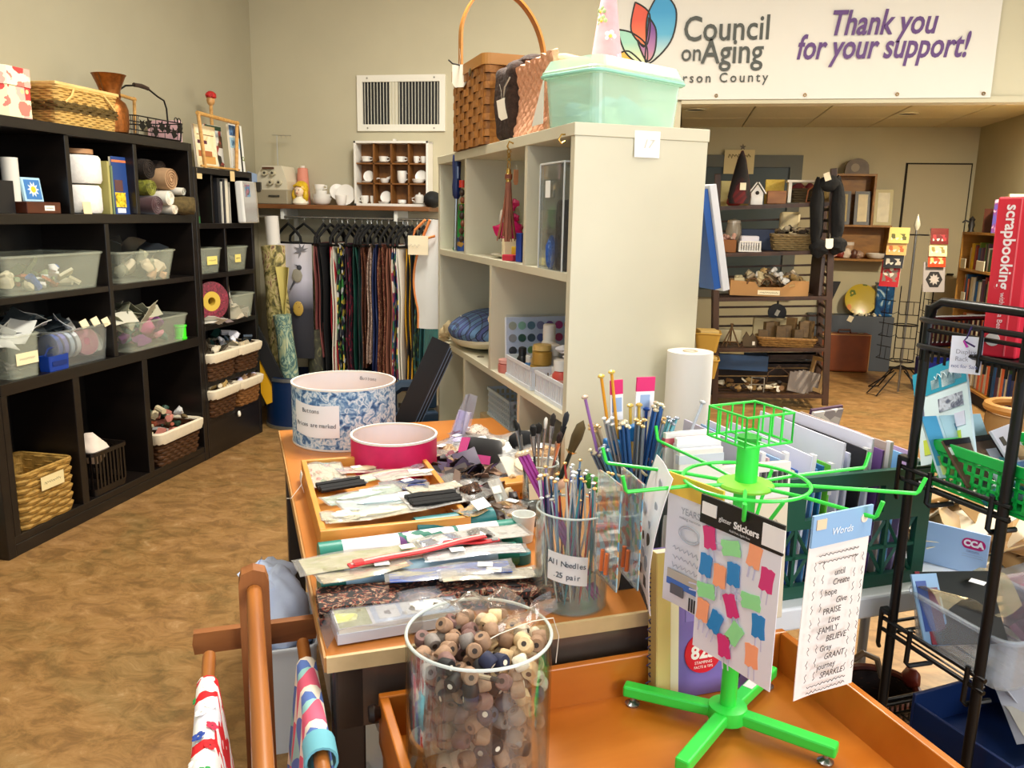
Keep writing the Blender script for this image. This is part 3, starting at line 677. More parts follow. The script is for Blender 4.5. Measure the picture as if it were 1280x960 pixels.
tag(MB().box((0,0,.028),(.002,.055,.055)).build('price_card',C('ead3a4',.7),None,(-2.752,3.50,Z1),rot=(0,R_(-6),0)),'tan price card leaning on the white yarn','card')
book('yellow-green book beside the white yarn cones',(-2.79,3.715,Z1),.016,.2,.255,C('a8a060',.6),R_(90))
book('grey-green thin book left of the blue book',(-2.79,3.738,Z1),.014,.2,.235,C('6a7a58',.6),R_(90))
t=fbook('dark blue book with yellow flowers on its cover',3.755,3.872,.28,-2.80,C('25427e',.4),Z1,.03,bars=((0,1,.91,.95,'d87848'),(.08,.6,.4,.6,'5a3a38'),(.05,.72,.12,.38,SWIRL([(.35,'6a5a10'),(.5,'e0b818'),(.7,'f0d84c')],(40,40,40),1)),(.12,.65,.02,.1,'eaeaea')))
def roll(label,y,z,r,L,mat,x=-2.76,inner=None,tilt=0.0,name='fabric_roll',yaw=0.0):
    t=thing(name,label,'roll',(x,y,z),rot=(0,tilt,yaw))
    pr=[(r*(1-.08*abs(sin(k))),-L*k/6) for k in range(7)]
    M=MR(R_(90),4,'Y')
    MB().lathe([(r*.96,0)]+[(r*(1+.05*sin(k*2.1)),-L*k/6) for k in range(1,7)],16,M=M).build('outer_layer',mat,t)
    mb=MB(); pts=[]
    for k in range(50):a=k*.42; q=r*.93*(1-k/58); pts.append((.002,q*cos(a),q*sin(a)))
    mb.tube(pts,r*.055,5); mb.build('spiral_end',inner or mat,t); return t
roll('dark brown shaggy fabric roll at the top of the pile',4.03,1.70,.052,.28,C('221810',.95,var=.4,scale=80,bump=1.2),-2.78)
roll('tan suede fabric roll with a scalloped edge',4.165,1.655,.058,.27,C('b08c66',.9,var=.1),-2.742,C('8a6a4a',.9))
roll('dark brown fur roll behind the tan one',4.24,1.715,.042,.22,C('2c2018',.95,var=.4,scale=80,bump=1.2),-2.85)
roll('yellow-green cloth bundle under the fur roll',4.025,1.603,.042,.25,SWIRL([(.3,'4a4a18'),(.6,'8a8a30'),(.8,'a8a458')],(20,20,20),2),-2.77)
roll('thick white felt roll in the middle of the pile',4.145,1.553,.04,.26,C('e2dccc',.9),-2.745)
roll('narrow white roll beside the tan suede',4.262,1.592,.021,.24,C('e6e0d0',.9),-2.735,C('8a8a80',.9))
roll('maroon velvet roll at the bottom of the pile',4.035,1.515,.05,.27,C('3c0c12',.85,sheen=.6),-2.75)
roll('small cream roll beside the maroon velvet',4.175,1.492,.026,.22,C('ded4c0',.9),-2.738)
# divider between units hides part of this one
roll('olive brown coarse fabric roll sticking out past the shelf edge',4.285,1.515,.049,.30,C('5a4a28',.95,var=.3,scale=70,bump=.8),-2.69,yaw=R_(28))
# second unit, top compartment
Z2=1.4155
fbook('green and black paperback in the corner shelf top',4.50,4.60,.20,-2.86,PATCH(('1c241c','2f6a34','141a14','3a3a30'),(20,20,20)),Z2)
for k,(y,w,h,c,lab) in enumerate(((4.70,.03,.27,'1a1a1e','black ring binder leaning in the corner shelf'),(4.735,.012,.25,'c8c4b8','thin white magazine next to the black binder'),(4.758,.022,.265,'2a2a30','narrow black folder among the magazines'),(4.79,.03,.27,'d8d0bc','cream folder among the magazines'),(4.822,.016,.25,'a8a498','grey magazine beside the cream folder'))):
    book(lab,(-2.78,y,Z2),w,.24,h,C(c,.5),R_(90))
t=thing('fabric_pouch','clear sleeve of white fabric with a small blue and pink picture','packet',(-2.725,4.945,Z2),rot=(0,R_(-3),R_(4)))
MB().box((0,0,.13),(.05,.20,.26),0,0,None,.012).build('folded_fabric',C('d4d4d0',.6),t); MB().box((.027,-.03,.20),(.002,.07,.075)).build('picture',PATCH(('3a80c0','c05a80','402028','5aa0d0'),(40,40,40)),t); MB().box((.0285,.0,.13),(.001,.19,.25)).build('sleeve',GLASS('ffffff',.85,.15),t)
MB().box((.0,.105,.13),(.045,.012,.255)).build('folded_edge',C('b8a888',.7),t)
for (x,y) in ((-2.748,4.45),(-2.74,4.80)):
    tag(MB().box((0,0,0),(.002,.05,.06)).build('shelf_tag',C('d8bc88',.7),None,(x,y,1.70)),'tan paper tag taped on the shelf edge, '+('left' if y<4.6 else 'right')+' one of two','tag')
# ---------------------------------------------------------------- bins in the middle rows
FROST=lambda a:C('cdd2bc',.35,alpha=a*.62)
Zb=1.1185
t=tub('large frosted plastic bin of assorted craft supplies on the middle shelf',(-2.93,3.275,Zb),.36,.62,.165,FROST(.3),0,.9)
heap('blue, white and red craft supplies inside the large frosted bin','craft supplies',(-2.93,3.275,Zb+.006),.28,.5,.11,[C('2a58a0',.6),C('e8e6e0',.6),C('b86848',.6),C('8a9a70',.6),C('c8c0a0',.6)],40,1,size=.035)
t=tub('long frosted bin with cream and tan cloth on the middle shelf',(-2.92,3.935,Zb),.35,.48,.155,FROST(.3),0,.88)
heap('cream and tan cloth folded inside the long frosted bin','cloth',(-2.92,3.935,Zb+.006),.27,.38,.12,[C('c8a078',.8),C('d8c8a8',.8),C('8a8a70',.8)],18,2,kind='blob',size=.06)
heap('dark plastic bag bulging over the long frosted bin','bag',(-2.94,3.95,Zb+.125),.22,.4,.05,[C('1c1c20',.3),C('2c3034',.3)],12,3,kind='flat',size=.06)
Zc=.7625
t=tub('small grey plastic bin with a cream label on the lower shelf',(-2.86,3.055,Zc),.2,.175,.185,FROST(.34),0,.92)
label_card(t,(.098,0,.085),(0,R_(0),pi/2),.125,.052,'f2e4b8',1,3)
heap('grey fittings inside the small labelled bin','fittings',(-2.86,3.055,Zc+.006),.14,.12,.12,[C('5a5a54',.6),C('8a8478',.6)],14,4,size=.025)
t=tub('clear bin of ribbon spools on the lower shelf',(-2.91,3.41,Zc),.3,.38,.17,GLASS('f0f4f0',.8,.08),0,.92)
def ribbon(label,x,y,z,r,w,c,rot):
    t=thing('ribbon_spool',label,'spool',(x,y,z),rot=rot)
    MB().cyl((0,0,-w/2),(0,0,w/2),r*.95,n=22).build('ribbon',C(c,.4),t)
    for s in (-1,1):MB().ring([(r,s*w/2-.001),(r,s*w/2+.001),(r*.25,s*w/2+.001),(r*.25,s*w/2-.001)],22).build('flange',GLASS('f4f4f8',.7,.1),t)
    return t
for k,(y,c,nm) in enumerate(((3.285,'4a62b0','blue'),(3.325,'8a8ad0','lavender'),(3.365,'c8d4ea','pale blue'),(3.405,'e6e6f0','white'))):
    ribbon(nm+' ribbon spool on edge in the clear bin',-2.84,y,Zc+.092,.066,.026,c,(R_(90),0,R_(-8)))
ribbon('pink ribbon spool facing out of the clear bin with a white sticker',-2.81,3.475,Zc+.095,.07,.03,'d06a8c',(0,R_(80),R_(-10)))
ribbon('white ribbon spool at the right end of the clear bin',-2.82,3.555,Zc+.08,.05,.03,'e6e6e0',(0,R_(75),R_(10)))
heap('tangled dark lace and clear bags heaped behind the ribbon spools','trimmings',(-2.96,3.25,Zc+.1),.22,.52,.14,[C('20282c',.5),C('5a6a70',.4),C('3a4a50',.5),C('d8d8d0',.5)],40,6,kind='flat',size=.045)
for (x,y,z,nm) in ((-2.78,3.445,Zc+.185,'left'),(-2.77,3.51,Zc+.19,'middle'),(-2.765,3.58,Zc+.18,'right')):
    tag(MB().box((0,0,0),(.004,.05,.04)).build('price_card',C('eddcb4',.7),None,(x,y,z),rot=(R_(12),R_(-20),0)),'cream price card sticking up from the ribbon bin, '+nm+' of three','card')
t=thing('supply_caddy','small blue plastic caddy in front of the ribbon spools','caddy',(-2.785,3.235,Zc)); v=MB(); vessel(v,.06,.125,.07,.003,.95,.006); v.build('body',C('123a94',.35),t)
MB().tube([(0,-.055,.07),(0,-.03,.1),(0,.02,.105),(0,.055,.07)],.004,6).build('handle',C('0e2c70',.35),t); MB().box((.031,0,.035),(.002,.09,.02)).build('raised_band',C('0e2c70',.35),t)
t=tub('frosted bin packed with pink and purple yarn on the lower right shelf',(-2.90,3.97,Zc),.34,.53,.15,FROST(.26),0,.9)
heap('pink and purple yarn inside the frosted bin','yarn',(-2.9,3.97,Zc+.006),.27,.43,.13,[C('b0507a',.9),C('7a3a78',.9),C('d890a0',.9),C('4a6a60',.9)],34,8,kind='blob',size=.045)
heap('grey-green netting piled on top of the yarn bin','netting',(-2.92,3.93,Zc+.14),.25,.42,.075,[C('8a8a72',.8),C('a8a48c',.8),C('d0ccb8',.7)],26,9,kind='flat',size=.05)
t=thing('thread_spool','bright lime green thread spool at the shelf edge','spool',(-2.79,4.235,Zc)); MB().lathe([(.034,0),(.036,.008),(.031,.012),(.031,.07),(.036,.074),(.034,.082),(.01,.082)],20).build('thread',C('3ae81e',.4),t); MB().cyl((0,0,.0825),(0,0,.084),.024,n=16).build('end_cap',C('2cc018',.5),t)
# bottom compartments
Zd=.0905
t=basket('square golden seagrass basket with a paper label in the bottom compartment',(-2.905,3.10,Zd),.29,.32,.25,C('a8823c',.7,var=.3,scale=50,bump=.6),rows=12,cols=20,taper=.97,amp=.0042,name='seagrass_basket')
label_card(t,(.163,.01,.185),(0,R_(0),pi/2),.14,.062,'f0dfa8',1,5)
heap('dark brown cloth folded inside the seagrass basket','cloth',(-2.905,3.10,Zd+.02),.2,.22,.13,[C('2a1410',.8),C('3a1c18',.8),C('d8d0c0',.8)],10,11,kind='blob',size=.07)
t=thing('plastic_basket','dark brown slotted plastic basket with a white cloth in it','basket',(-2.90,3.525,Zd)); dp=C('17110e',.35)
mb=MB()
for k in range(9):y=-.105+k*.026; mb.box((.132+.008,y,.12),(.004,.012,.17))
for k in range(9):y=-.105+k*.026; mb.box((-.14,y,.12),(.004,.012,.17))
for k in range(10):x=-.115+k*.026; mb.box((x,-.118,.12),(.012,.004,.17)); mb.box((x,.118,.12),(.012,.004,.17))
stuff(mb.build('slats',dp,t)); v=MB(); vessel(v,.28,.24,.035,.004,.98,.02); v.build('base',dp,t)
rim_band(MB(),.30,.26,.205,.225,.012).build('rim',dp,t)
tag(MB().blob((0,0,.02),(.1,.085,.075),5,.16,10).build('folded_cloth',C('e6d6c6',.9),None,(-2.86,3.485,Zd+.2)),'white cloth heaped in the dark plastic basket','cloth')
WK=WOOD('35200f','553318',(40,40,40),.5); LIN=C('e2d6bc',.9,var=.04,scale=40)
basket('brown wicker basket with a cream liner in the bottom right compartment',(-2.89,4.105,Zd),.30,.40,.185,WK,R_(0),9,40,liner=LIN)
heap('packets of beads, flowers and trims heaped in the bottom wicker basket','craft supplies',(-2.89,4.105,Zd+.12),.24,.34,.17,[C('a04a2a',.5),C('e0d0a8',.6),C('2a4a3a',.6),C('c88070',.6),C('d8d8d4',.3),C('6a5a3a',.6)],44,13,size=.033)
# second unit bins and baskets
for (y,w,lab,lb,tx) in ((4.565,.23,'left of two clear bins with yellow labels on the corner shelf',.11,0),(4.865,.27,'right of two clear bins with yellow labels on the corner shelf',.07,.0)):
    t=tub(lab,(-2.92,y,1.1205),.32,w,.145,FROST(.26),0,.9); label_card(t,(.155,tx,.075),(0,R_(0),pi/2),lb,.05,'e8d77a',1,int(y*10))
    heap('muted scraps inside the '+lab.split(' on ')[0],'craft supplies',(-2.92,y,1.127),.22,w*.7,.09,[C('6a6a58',.7),C('a89c78',.7),C('4a5a4a',.7)],14,int(y*100),size=.03)
t=thing('floral_hoop','spool of pink and red tape with a yellow centre on the corner shelf','spool',(-2.80,4.56,.95),rot=(0,R_(90),R_(-25))); MB().ring([(.12,-.03),(.12,.03),(.06,.03),(.06,-.03)],28).build('tape',SWIRL([(.3,'2a0810'),(.5,'701028'),(.7,'a02a48')],(30,30,30),3,.35),t)  # tape reds darkened to carry the shadow inside the shelf
MB().ring([(.06,-.032),(.06,.032),(.025,.032),(.025,-.032)],20).build('hub',C('c8a83a',.5),t)
heap('clear packets lying under the pink tape spool','packet',(-2.85,4.56,.8155),.24,.2,.03,[C('d8d4c8',.4),C('8a7a78',.4),C('3a2a28',.5)],10,21,kind='flat',size=.04)
t=tub('frosted bin with patterned cards on the corner shelf',(-2.89,4.875,.8155),.32,.26,.15,FROST(.34),0,.88)
t2=fbook('patterned scrapbook card standing in the frosted corner bin',4.755,4.90,.24,-2.85,PATCH(('e8e4da','b8a898','4a3830','d8c8b8','8a5a50','f0ece4'),(30,30,30),metric='CHEBYCHEV'),.826,.1,name='pattern_card')
t2['category']='card'
heap('paper scraps in the frosted corner bin','paper',(-2.89,4.89,.822),.2,.16,.09,[C('c8b8a0',.7),C('e0dcd0',.7),C('8a7a6a',.7)],14,22,kind='flat',size=.04)
for (y,w,z,lab,sd) in ((4.575,.29,.4705,'upper left brown wicker basket with a cream liner in the corner unit',31),(4.885,.27,.4705,'upper right brown wicker basket with a cream liner in the corner unit',32),(4.575,.29,.2455,'lower left brown wicker basket with a cream liner in the corner unit',33),(4.885,.27,.2455,'lower right brown wicker basket with a cream liner in the corner unit',34)):
    basket(lab,(-2.89,y,z),.33,w,.165,WK if sd != 34 else WOOD('6a4420','8a5c30',(40,40,40),.5),0,8,36,liner=LIN)
    mats={31:[C('d8ccb0',.7),C('4a4030',.7)],32:[C('1c4a40',.6),C('e0e0e8',.4),C('2a3a4a',.5),C('b8a888',.6)],33:[C('e0d0b0',.7),C('6a5a40',.7),C('a88a50',.7)],34:[C('c8c4e0',.4),C('a08060',.6),C('6a4a2a',.6)]}[sd]
    heap('small craft pieces in the '+lab.split(' brown')[0]+' corner basket','craft supplies',(-2.88,y,z+.12),.26,w*.8,.13 if sd in (32,34) else .09,mats,34,sd,size=.036)
for k,(y,c) in enumerate(((4.85,'c0b8e8'),(4.93,'d8d0f0'))):tag(MB().blob((0,0,0),(.045,.045,.042),k,.03,8).build('yarn_ball',C(c,.7),None,(-2.81,y,.455)),('left' if k==0 else 'right')+' of two pale lilac balls in the lower right corner basket','ball')
t=thing('plastic_bag','clear blue-tinted plastic bag standing behind the lilac balls','bag',(-2.90,4.87,.40)); MB().slab(lambda a,b:(.02*sin(b*4+a*3),(a-.5)*.2,b*.16*(1-.3*a)),6,6,.003).build('film',C('a8b8d8',.2,alpha=.5),t)
tag(MB().blob((0,0,0),(.01,.014,.02),2,.1,5).build('price_tag',C('e8e4d8',.7),None,(-2.735,4.735,.205)),'small white tag hanging below the corner baskets','tag')

# ================================================================ BACK WALL SHELF, CHINA, CLOTHES RAIL
sh=thing('wall_shelf','brown wooden wall shelf with white brackets and a chrome rail under it','shelf',(0,0,0))
MB().span((-3.11,5.53,1.512),(-1.70,5.795,1.542),0,None,.003).build('shelf_board',WOOD('6a4020','8a5a30',(3,20,20)),sh)
for x in (-2.80,-1.95):
    MB().span((x-.012,5.56,1.44),(x+.012,5.795,1.512)).span((x-.012,5.765,1.28),(x+.012,5.795,1.44)).build('bracket',C('dcdcd4',.5),sh)
MB().cyl((-3.11,5.57,1.455),(-1.62,5.57,1.455),.009,n=10).build('rail',C('b0b0ac',.25,.9),sh)
ZS=1.543
# shadow box cabinet
cb=thing('display_cabinet','white framed twelve-compartment display cabinet of miniature white china','cabinet',(0,0,0))
cx0,cx1,cz0,cz1,cy0,cy1=-2.30,-1.752,ZS,1.99,5.68,5.795
wfm=C('e6e2d8',.5); br=WOOD('6a4018','8a5a26',(20,20,8),.5)
for nm,a,b in (('side_panel',(cx0,cy0,cz0),(cx0+.016,cy1,cz1)),('side_panel',(cx1-.016,cy0,cz0),(cx1,cy1,cz1)),('top_panel',(cx0,cy0,cz1-.016),(cx1,cy1,cz1)),('bottom_panel',(cx0,cy0,cz0),(cx1,cy1,cz0+.018))):MB().span(a,b,0,None,.0015).build(nm,wfm,cb)
MB().span((cx0+.016,cy1-.008,cz0+.018),(cx1-.016,cy1,cz1-.016)).build('back_panel',br,cb)
cw=(cx1-cx0-.032)/4; ch=(cz1-cz0-.034)/3
for k in (1,2,3):MB().span((cx0+.016+cw*k-.005,cy0+.01,cz0+.018),(cx0+.016+cw*k+.005,cy1,cz1-.016)).build('divider',br,cb)
for k in (1,2):MB().span((cx0+.016,cy0+.01,cz0+.018+ch*k-.005),(cx1-.016,cy1,cz0+.018+ch*k+.005)).build('small_shelf',br,cb)
MB().span(((cx0+cx1)/2-.01,5.76,cz1),((cx0+cx1)/2+.01,5.79,cz1+.02)).build('hanger_tab',wfm,cb)
chn=C('eeeae2',.25)
def cup(label,loc,s=1.0,h=.05,r=.034,handle=True,saucer=True,straight=False,rz=0,name='teacup',cat='cup',lid=False,group=None):
    t=thing(name,label,cat,loc,rz,group); z0=.006*s if saucer else 0
    if saucer:MB().lathe([(.02*s,0),(.05*s,.008*s),(.052*s,.010*s),(.02*s,.004*s),(0,.004*s)],18).build('saucer',chn,t)
    pr=[(.6*r*s,z0),(r*s*(.98 if straight else .85),z0+.3*h*s),(r*s,z0+h*s),(r*s*.92,z0+h*s),(r*s*.6,z0+.2*h*s),(0,z0+.15*h*s)]
    MB().lathe(pr,18).build('bowl',chn,t)
    if handle:MB().tube([(r*s*.9,0,z0+h*s*.85),(r*s*1.5,0,z0+h*s*.75),(r*s*1.5,0,z0+h*s*.4),(r*s*.85,0,z0+h*s*.25)],.0045*s,6).build('handle',chn,t)
    if lid:MB().lathe([(r*s*.96,z0+h*s),(r*s*.7,z0+h*s*1.25),(.006*s,z0+h*s*1.35),(.009*s,z0+h*s*1.5),(0,z0+h*s*1.6)],18).build('lid',chn,t)
    return t
def plate(label,loc,r,tilt,name='plate',cat='plate',rz=0):
    t=MB().lathe([(r*.5,0),(r*.62,.003),(r,.010),(r,.0125),(r*.6,.006),(0,.005)],24).build(name,chn,None,loc,rot=(tilt,0,rz)); return tag(t,label,cat)
def cell(c,r):return Vector((cx0+.016+cw*(c+.5),5.735,cz0+.0185+ch*(2-r)+(.005 if r<2 else 0)))
rows=('top','middle','bottom'); cols=('first','second','third','fourth')
for c in range(3):cup(f'miniature white teacup and saucer in the {cols[c]} top cell of the display cabinet',cell(c,0)+Vector((-.008,0,0)),.95,.042,.034)
for k,dx in enumerate((-.022,.03)):cup(f'small straight white mug in the fourth top cell, {("left", "right")[k]} one',cell(3,0)+Vector((dx,0,0)),.8,.06,.026,True,False,True,name='mug',rz=.3)
plate('small white plate standing in the first middle cell of the cabinet',cell(0,1)+Vector((.006,.02,.045)),.04,R_(78)); cup('low white cup in front of the plate in the first middle cell',cell(0,1)+Vector((0,-.02,0)),.9,.014,.044,False,False,name='dish',cat='dish')
t=cup('white gravy boat with a long spout in the second middle cell',cell(1,1),.9,.036,.038,False,False,name='gravy_boat',cat='jug'); MB().tube([(.02,0,.028),(.045,0,.042),(.052,0,.056)],[.013,.009,.004],8).build('spout',chn,t); MB().tube([(-.03,0,.03),(-.055,0,.034),(-.06,0,.026)],.004,6).build('handle',chn,t)
cup('tall white pitcher in the third middle cell of the cabinet',cell(2,1),1.0,.085,.034,True,False,True,name='pitcher',cat='jug')
plate('small white plate standing in the fourth middle cell of the cabinet',cell(3,1)+Vector((.01,.02,.048)),.043,R_(78)); cup('wide white bowl in the fourth middle cell of the cabinet',cell(3,1)+Vector((-.002,-.018,0)),1,.03,.046,False,False,name='bowl',cat='bowl')
cup('white mug in the first bottom cell of the cabinet',cell(0,2)+Vector((-.022,0,0)),.9,.06,.032,True,False,True,name='mug',rz=pi); cup('white beaker right of the mug in the first bottom cell',cell(0,2)+Vector((.04,0,0)),.8,.066,.026,False,False,True,name='mug')
plate('small white plate standing in the second bottom cell of the cabinet',cell(1,2)+Vector((.006,.02,.045)),.042,R_(78)); cup('low white dish in front of the plate in the second bottom cell',cell(1,2)+Vector((0,-.02,0)),.9,.016,.046,False,False,name='dish',cat='dish')
cup('short white ramekin in the third bottom cell of the cabinet',cell(2,2),.9,.032,.034,False,False,True,name='ramekin',cat='dish')
cup('white teapot with a lid in the fourth bottom cell',cell(3,2),.95,.05,.038,True,True,lid=True,name='teapot',cat='teapot',rz=pi)
# serger sewing machine
sg=thing('serger','cream overlock sewing machine with dials and a thread stand on the wall shelf','sewing machine',(-2.885,5.66,ZS))
crm=C('d8d0b8',.4)
MB().span((-.15,-.12,0),(.14,.1,.10),0,None,.006).build('base',C('9a9078',.4),sg)
MB().prism([(-.11,.10),(.125,.10),(.125,.16),(.085,.265),(-.06,.265),(-.11,.18)],-.11,.09,0,MR(R_(90),4,'X')).build('head',crm,sg)
MB().span((-.15,-.13,.085),(-.06,-.11,.15)).build('presser_block',C('3a3630',.4),sg)
for x,z in ((-.03,.215),(.03,.215),(.01,.15),(.075,.15)):
    d=MB().cyl((x,-.12,z),(x,-.095,z),.018,n=16).build('tension_dial',C('c8c0a4',.4),sg); MB().cyl((x,-.123,z),(x,-.119,z),.009,n=12).build('dial_centre',C('4a4438',.4),d)
MB().span((-.05,-.115,.24),(.04,-.108,.255)).build('lettering_strip',C('5a3a28',.5),sg); MB().span((.0,-.128,.05),(.08,-.119,.062)).build('lever_slot',C('3a362c',.5),sg)
MB().cyl((-.01,.05,.2),(-.01,.05,.485),.004,n=8).tube([(-.045,.05,.487),(-.01,.05,.485),(.1,.05,.483)],.003,5).build('thread_stand',C('b8b4a8',.3,.7),sg)
for k in range(3):MB().tube([(.03+k*.035,.05,.483),(.03+k*.035,.03,.475),(.04+k*.035,.03,.462)],.0018,4).build('thread_guide',C('b8b4a8',.3,.7),sg)
tag(MB().slab(lambda a,b:(-.045+.07*a,-.006*sin(a*5),.10*b-.02*a),4,4,.003).build('cloth_scrap',C('9ab0d0',.8),None,(-2.995,5.53,ZS+.125)),'pale blue scrap of cloth hanging on the overlock machine','cloth')
t=thing('thread_cone','salmon pink thread cone behind the overlock machine','spool',(-2.715,5.735,ZS)); MB().lathe([(.05,0),(.052,.01),(.036,.255),(.03,.26)],18).build('thread',C('d88a74',.6),t); MB().cyl((0,0,.26),(0,0,.275),.018,n=12).build('cone_tip',C('e0d8c8',.6),t)
# blonde doll head vase
t=thing('head_vase','ceramic head vase of a girl with yellow hair and bonnet','vase',(-2.683,5.62,ZS),R_(-8)); skin=C('eed2b4',.4); hair=C('d8b020',.35,var=.15,scale=60)
MB().lathe([(.052,0),(.058,.01),(.05,.035),(.03,.05),(.024,.06)],18).build('bust',C('f0e8d0',.4),t)
MB().blob((0,-.004,.095),(.04,.042,.048),1,.0,12).build('head',skin,t)
hb=MB(); hb.blob((0,.012,.112),(.053,.046,.053),2,.04,12); hb.blob((-.047,-.002,.065),(.017,.024,.042),4,.1,8); hb.blob((.047,-.002,.065),(.017,.024,.042),5,.1,8); hb.build('hair',hair,t)
MB().tube([(-.03,-.036,.128),(0,-.045,.135),(.03,-.036,.128)],.009,6).build('fringe',hair,t)
for s in (-1,1):MB().blob((s*.014,-.042,.1),(.0048,.003,.004),1,0,5).build('eye',C('2a2420',.3),t)
MB().blob((0,-.047,.09),(.004,.005,.006),1,0,5).build('nose',skin,t); MB().blob((0,-.042,.077),(.008,.004,.003),1,0,5).build('mouth',C('b84a3a',.4),t)
# china piles
for k,(dx,dz,r) in enumerate(((0,0,.07),(.0,.026,.066),(-.005,.05,.045))):
    cup(('bottom','middle','top')[k]+' white bowl of the stack beside the head vase',(-2.53+dx,5.64,ZS+dz),1,.05,r,False,False,name='bowl',cat='bowl')
cup('tilted white cup on top of the bowl stack',(-2.55,5.64,ZS+.098),1,.045,.04,True,False,name='teacup')
plate('large white plate standing on edge against the wall right of the bowl stack',(-2.375,5.71,ZS+.074),.074,R_(80)); plate('white plate tilted behind the bowl stack',(-2.455,5.75,ZS+.09),.062,R_(70),rz=R_(40))
cup('white cup in front of the standing plate',(-2.375,5.62,ZS),1,.07,.042,False,False,name='teacup')
for k,x in enumerate((-2.40,-2.355)):MB().tube([(0,0,0),(0,-.03,.005),(0,-.035,.03)],.003,5).build('plate_stand',C('d8d8d8',.4),bpy.data.objects['plate.004'] if False else sh,(x,5.66,ZS))
tag(MB().blob((0,0,.05),(.06,.1,.055),9,.05,10).build('brimless_hat',C('101214',.8),None,(-1.70,5.62,ZS)),'small black cap at the right end of the wall shelf','cap')
# fabrics on hangers
HB=C('070708',.9)
def hanger_parts(t,w,z):
    MB().tube([(0,0,z),(0,-.012,z+.03),(0,.004,z+.052),(0,.022,z+.04),(0,.02,z+.028)],.0022,5).build('hook',C('c0c0bc',.25,.9),t)
    MB().tube([(0,0,z+.005),(0,-w*.5,z-.035),(0,-w*.95,z-.085),(0,-w,z-.12),(0,-w*.9,z-.135),(0,w*.9,z-.135),(0,w,z-.12),(0,w*.95,z-.085),(0,w*.5,z-.035)],.010,6,closed=True).build('hanger_frame',HB,t)
def hung(x,px_w,mat,label,zb=.42,drop=0.0,yaw=0.0,seed=0,wy=.19,y=5.57):
    t=thing('hanger','black velvet hanger holding the '+label,'hanger',(x,y,0),R_(yaw)); z=1.405
    hanger_parts(t,wy,z); rg=random.Random(seed); p1,p2=rg.uniform(0,6),rg.uniform(0,6); zt=z-.128; wf=wy*.86
    mb=MB()
    for s in (-1,1):
        mb.slab(lambda a,b:(s*px_w*.5*(.35+.65*min(1,b*6))+.010*sin(a*7+p1+b*2)*b+.006*sin(b*9+p2),(a-.5)*2*wf*(1-.05*sin(b*3+p2)),zt-b*(zt-zb)-(.02*sin(a*4+p1) if b>.9 else 0)),8,14,.006)
    mb.slab(lambda a,b:((b-.5)*px_w*.5,(a-.5)*2*wf,zt+.004),4,2,.006)
    f=mb.build('hanging_fabric',mat,None,(x,y,0),R_(yaw)); tag(f,label,'fabric'); return f
sw=SWIRL
spec=[
 (388,.030,sw([(.3,'5a2a2c'),(.6,'8a4a48'),(.8,'a86a60')],(60,60,3),1),'dusty rose striped fabric hanging first right of the bird panel',.62),
 (397,.028,C('0e0e12',.8),'plain black fabric hanging left of the bright red one',.55),
 (406,.026,C('a81828',.8),'bright red fabric hanging on a black hanger',.50),
 (412,.020,C('d8d4c4',.8),'narrow white and cream fabric edge beside the red one',.52),
 (419,.034,PATCH(('0c1020','141a30','c8ccd0','101828','3a8a40','0c1020','c8b040'),(45,45,30),.8),'navy fabric printed with white, green and yellow flowers',.36),
 (428,.022,sw([(.35,'101014'),(.55,'3a1428'),(.62,'a01838'),(.7,'1c4030')],(30,30,10),2),'dark fabric with pink and green blotches',.5),
 (437,.036,sw([(.3,'06201c'),(.55,'0e3c34'),(.75,'1c5a4c')],(50,50,3),1,.5),'deep green satin fabric hanging mid rail',.34),
 (444,.022,sw([(.4,'0c1418'),(.7,'1c2a34')],(30,30,6),1),'near-black blue fabric right of the green satin',.4),
 (449,.024,FLOWER('4a2416',('9a5a34','7a4426'),'c08a50',(60,60,60),.2),'brown fabric with a small tan lattice print',.6),
 (456,.022,sw([(.4,'8a6a5c'),(.5,'c8b4a4'),(.6,'6a4a40')],(60,60,60),1),'narrow tan tweed fabric in the middle of the rail',.62),
 (462,.024,sw([(.4,'0c1438'),(.6,'24305e'),(.75,'4a5a8a')],(40,40,4),1,.5),'navy blue shiny fabric hanging in the middle',.42),
 (471,.040,sw([(.42,'5a2418'),(.47,'6a2c1c'),(.5,'c89a70'),(.53,'5a2418'),(.8,'4a1c12')],(16,16,12),3),'russet brown fabric with a tan scrolling vine print',.40),
 (481,.034,sw([(.3,'6a3c30'),(.6,'94604c'),(.8,'a8745c')],(30,30,4),1),'plain rosy brown fabric hanging open at the front',.46),
 (489,.034,PATCH(('2a5a8a','a02848','c8b038','1c3a5a','6a2a4a','d8d0c0','2a6a4a','30307a'),(34,34,26),.8),'multicoloured patchwork print fabric',.44),
 (495,.020,C('dcd8cc',.8),'narrow plain white fabric left of the mustard one',.5),
 (500,.028,sw([(.3,'a87408'),(.6,'d09a14'),(.8,'e0b030')],(30,30,3),1,.5),'mustard gold fabric hanging on the rail',.5),
 (507,.030,C('120e0c',.8),'plain black fabric right of the mustard gold one',.4),
 (515,.030,PATCH(('10201a','1c3a2a','0c120e','14505a','5a6a3a'),(60,60,40),.8),'black and green leaf print fabric near the bookcase',.42),
 (523,.030,sw([(.3,'0c2a3a'),(.6,'145a5a'),(.8,'2a7a6a')],(30,30,6),2),'teal blue fabric at the right end of the rail',.42)]
XS={388:-2.51,397:-2.456,406:-2.402,412:-2.366,419:-2.325,428:-2.272,437:-2.219,444:-2.178,449:-2.149,456:-2.108,462:-2.073,471:-2.021,481:-1.963,489:-1.917,495:-1.882,500:-1.854,507:-1.814,515:-1.768,523:-1.722}
for k,(px,w,m,lab,zb) in enumerate(spec):hung(XS[px]+.02,w,m,lab,zb-.16,0,random.Random(k).uniform(-7,7),k)
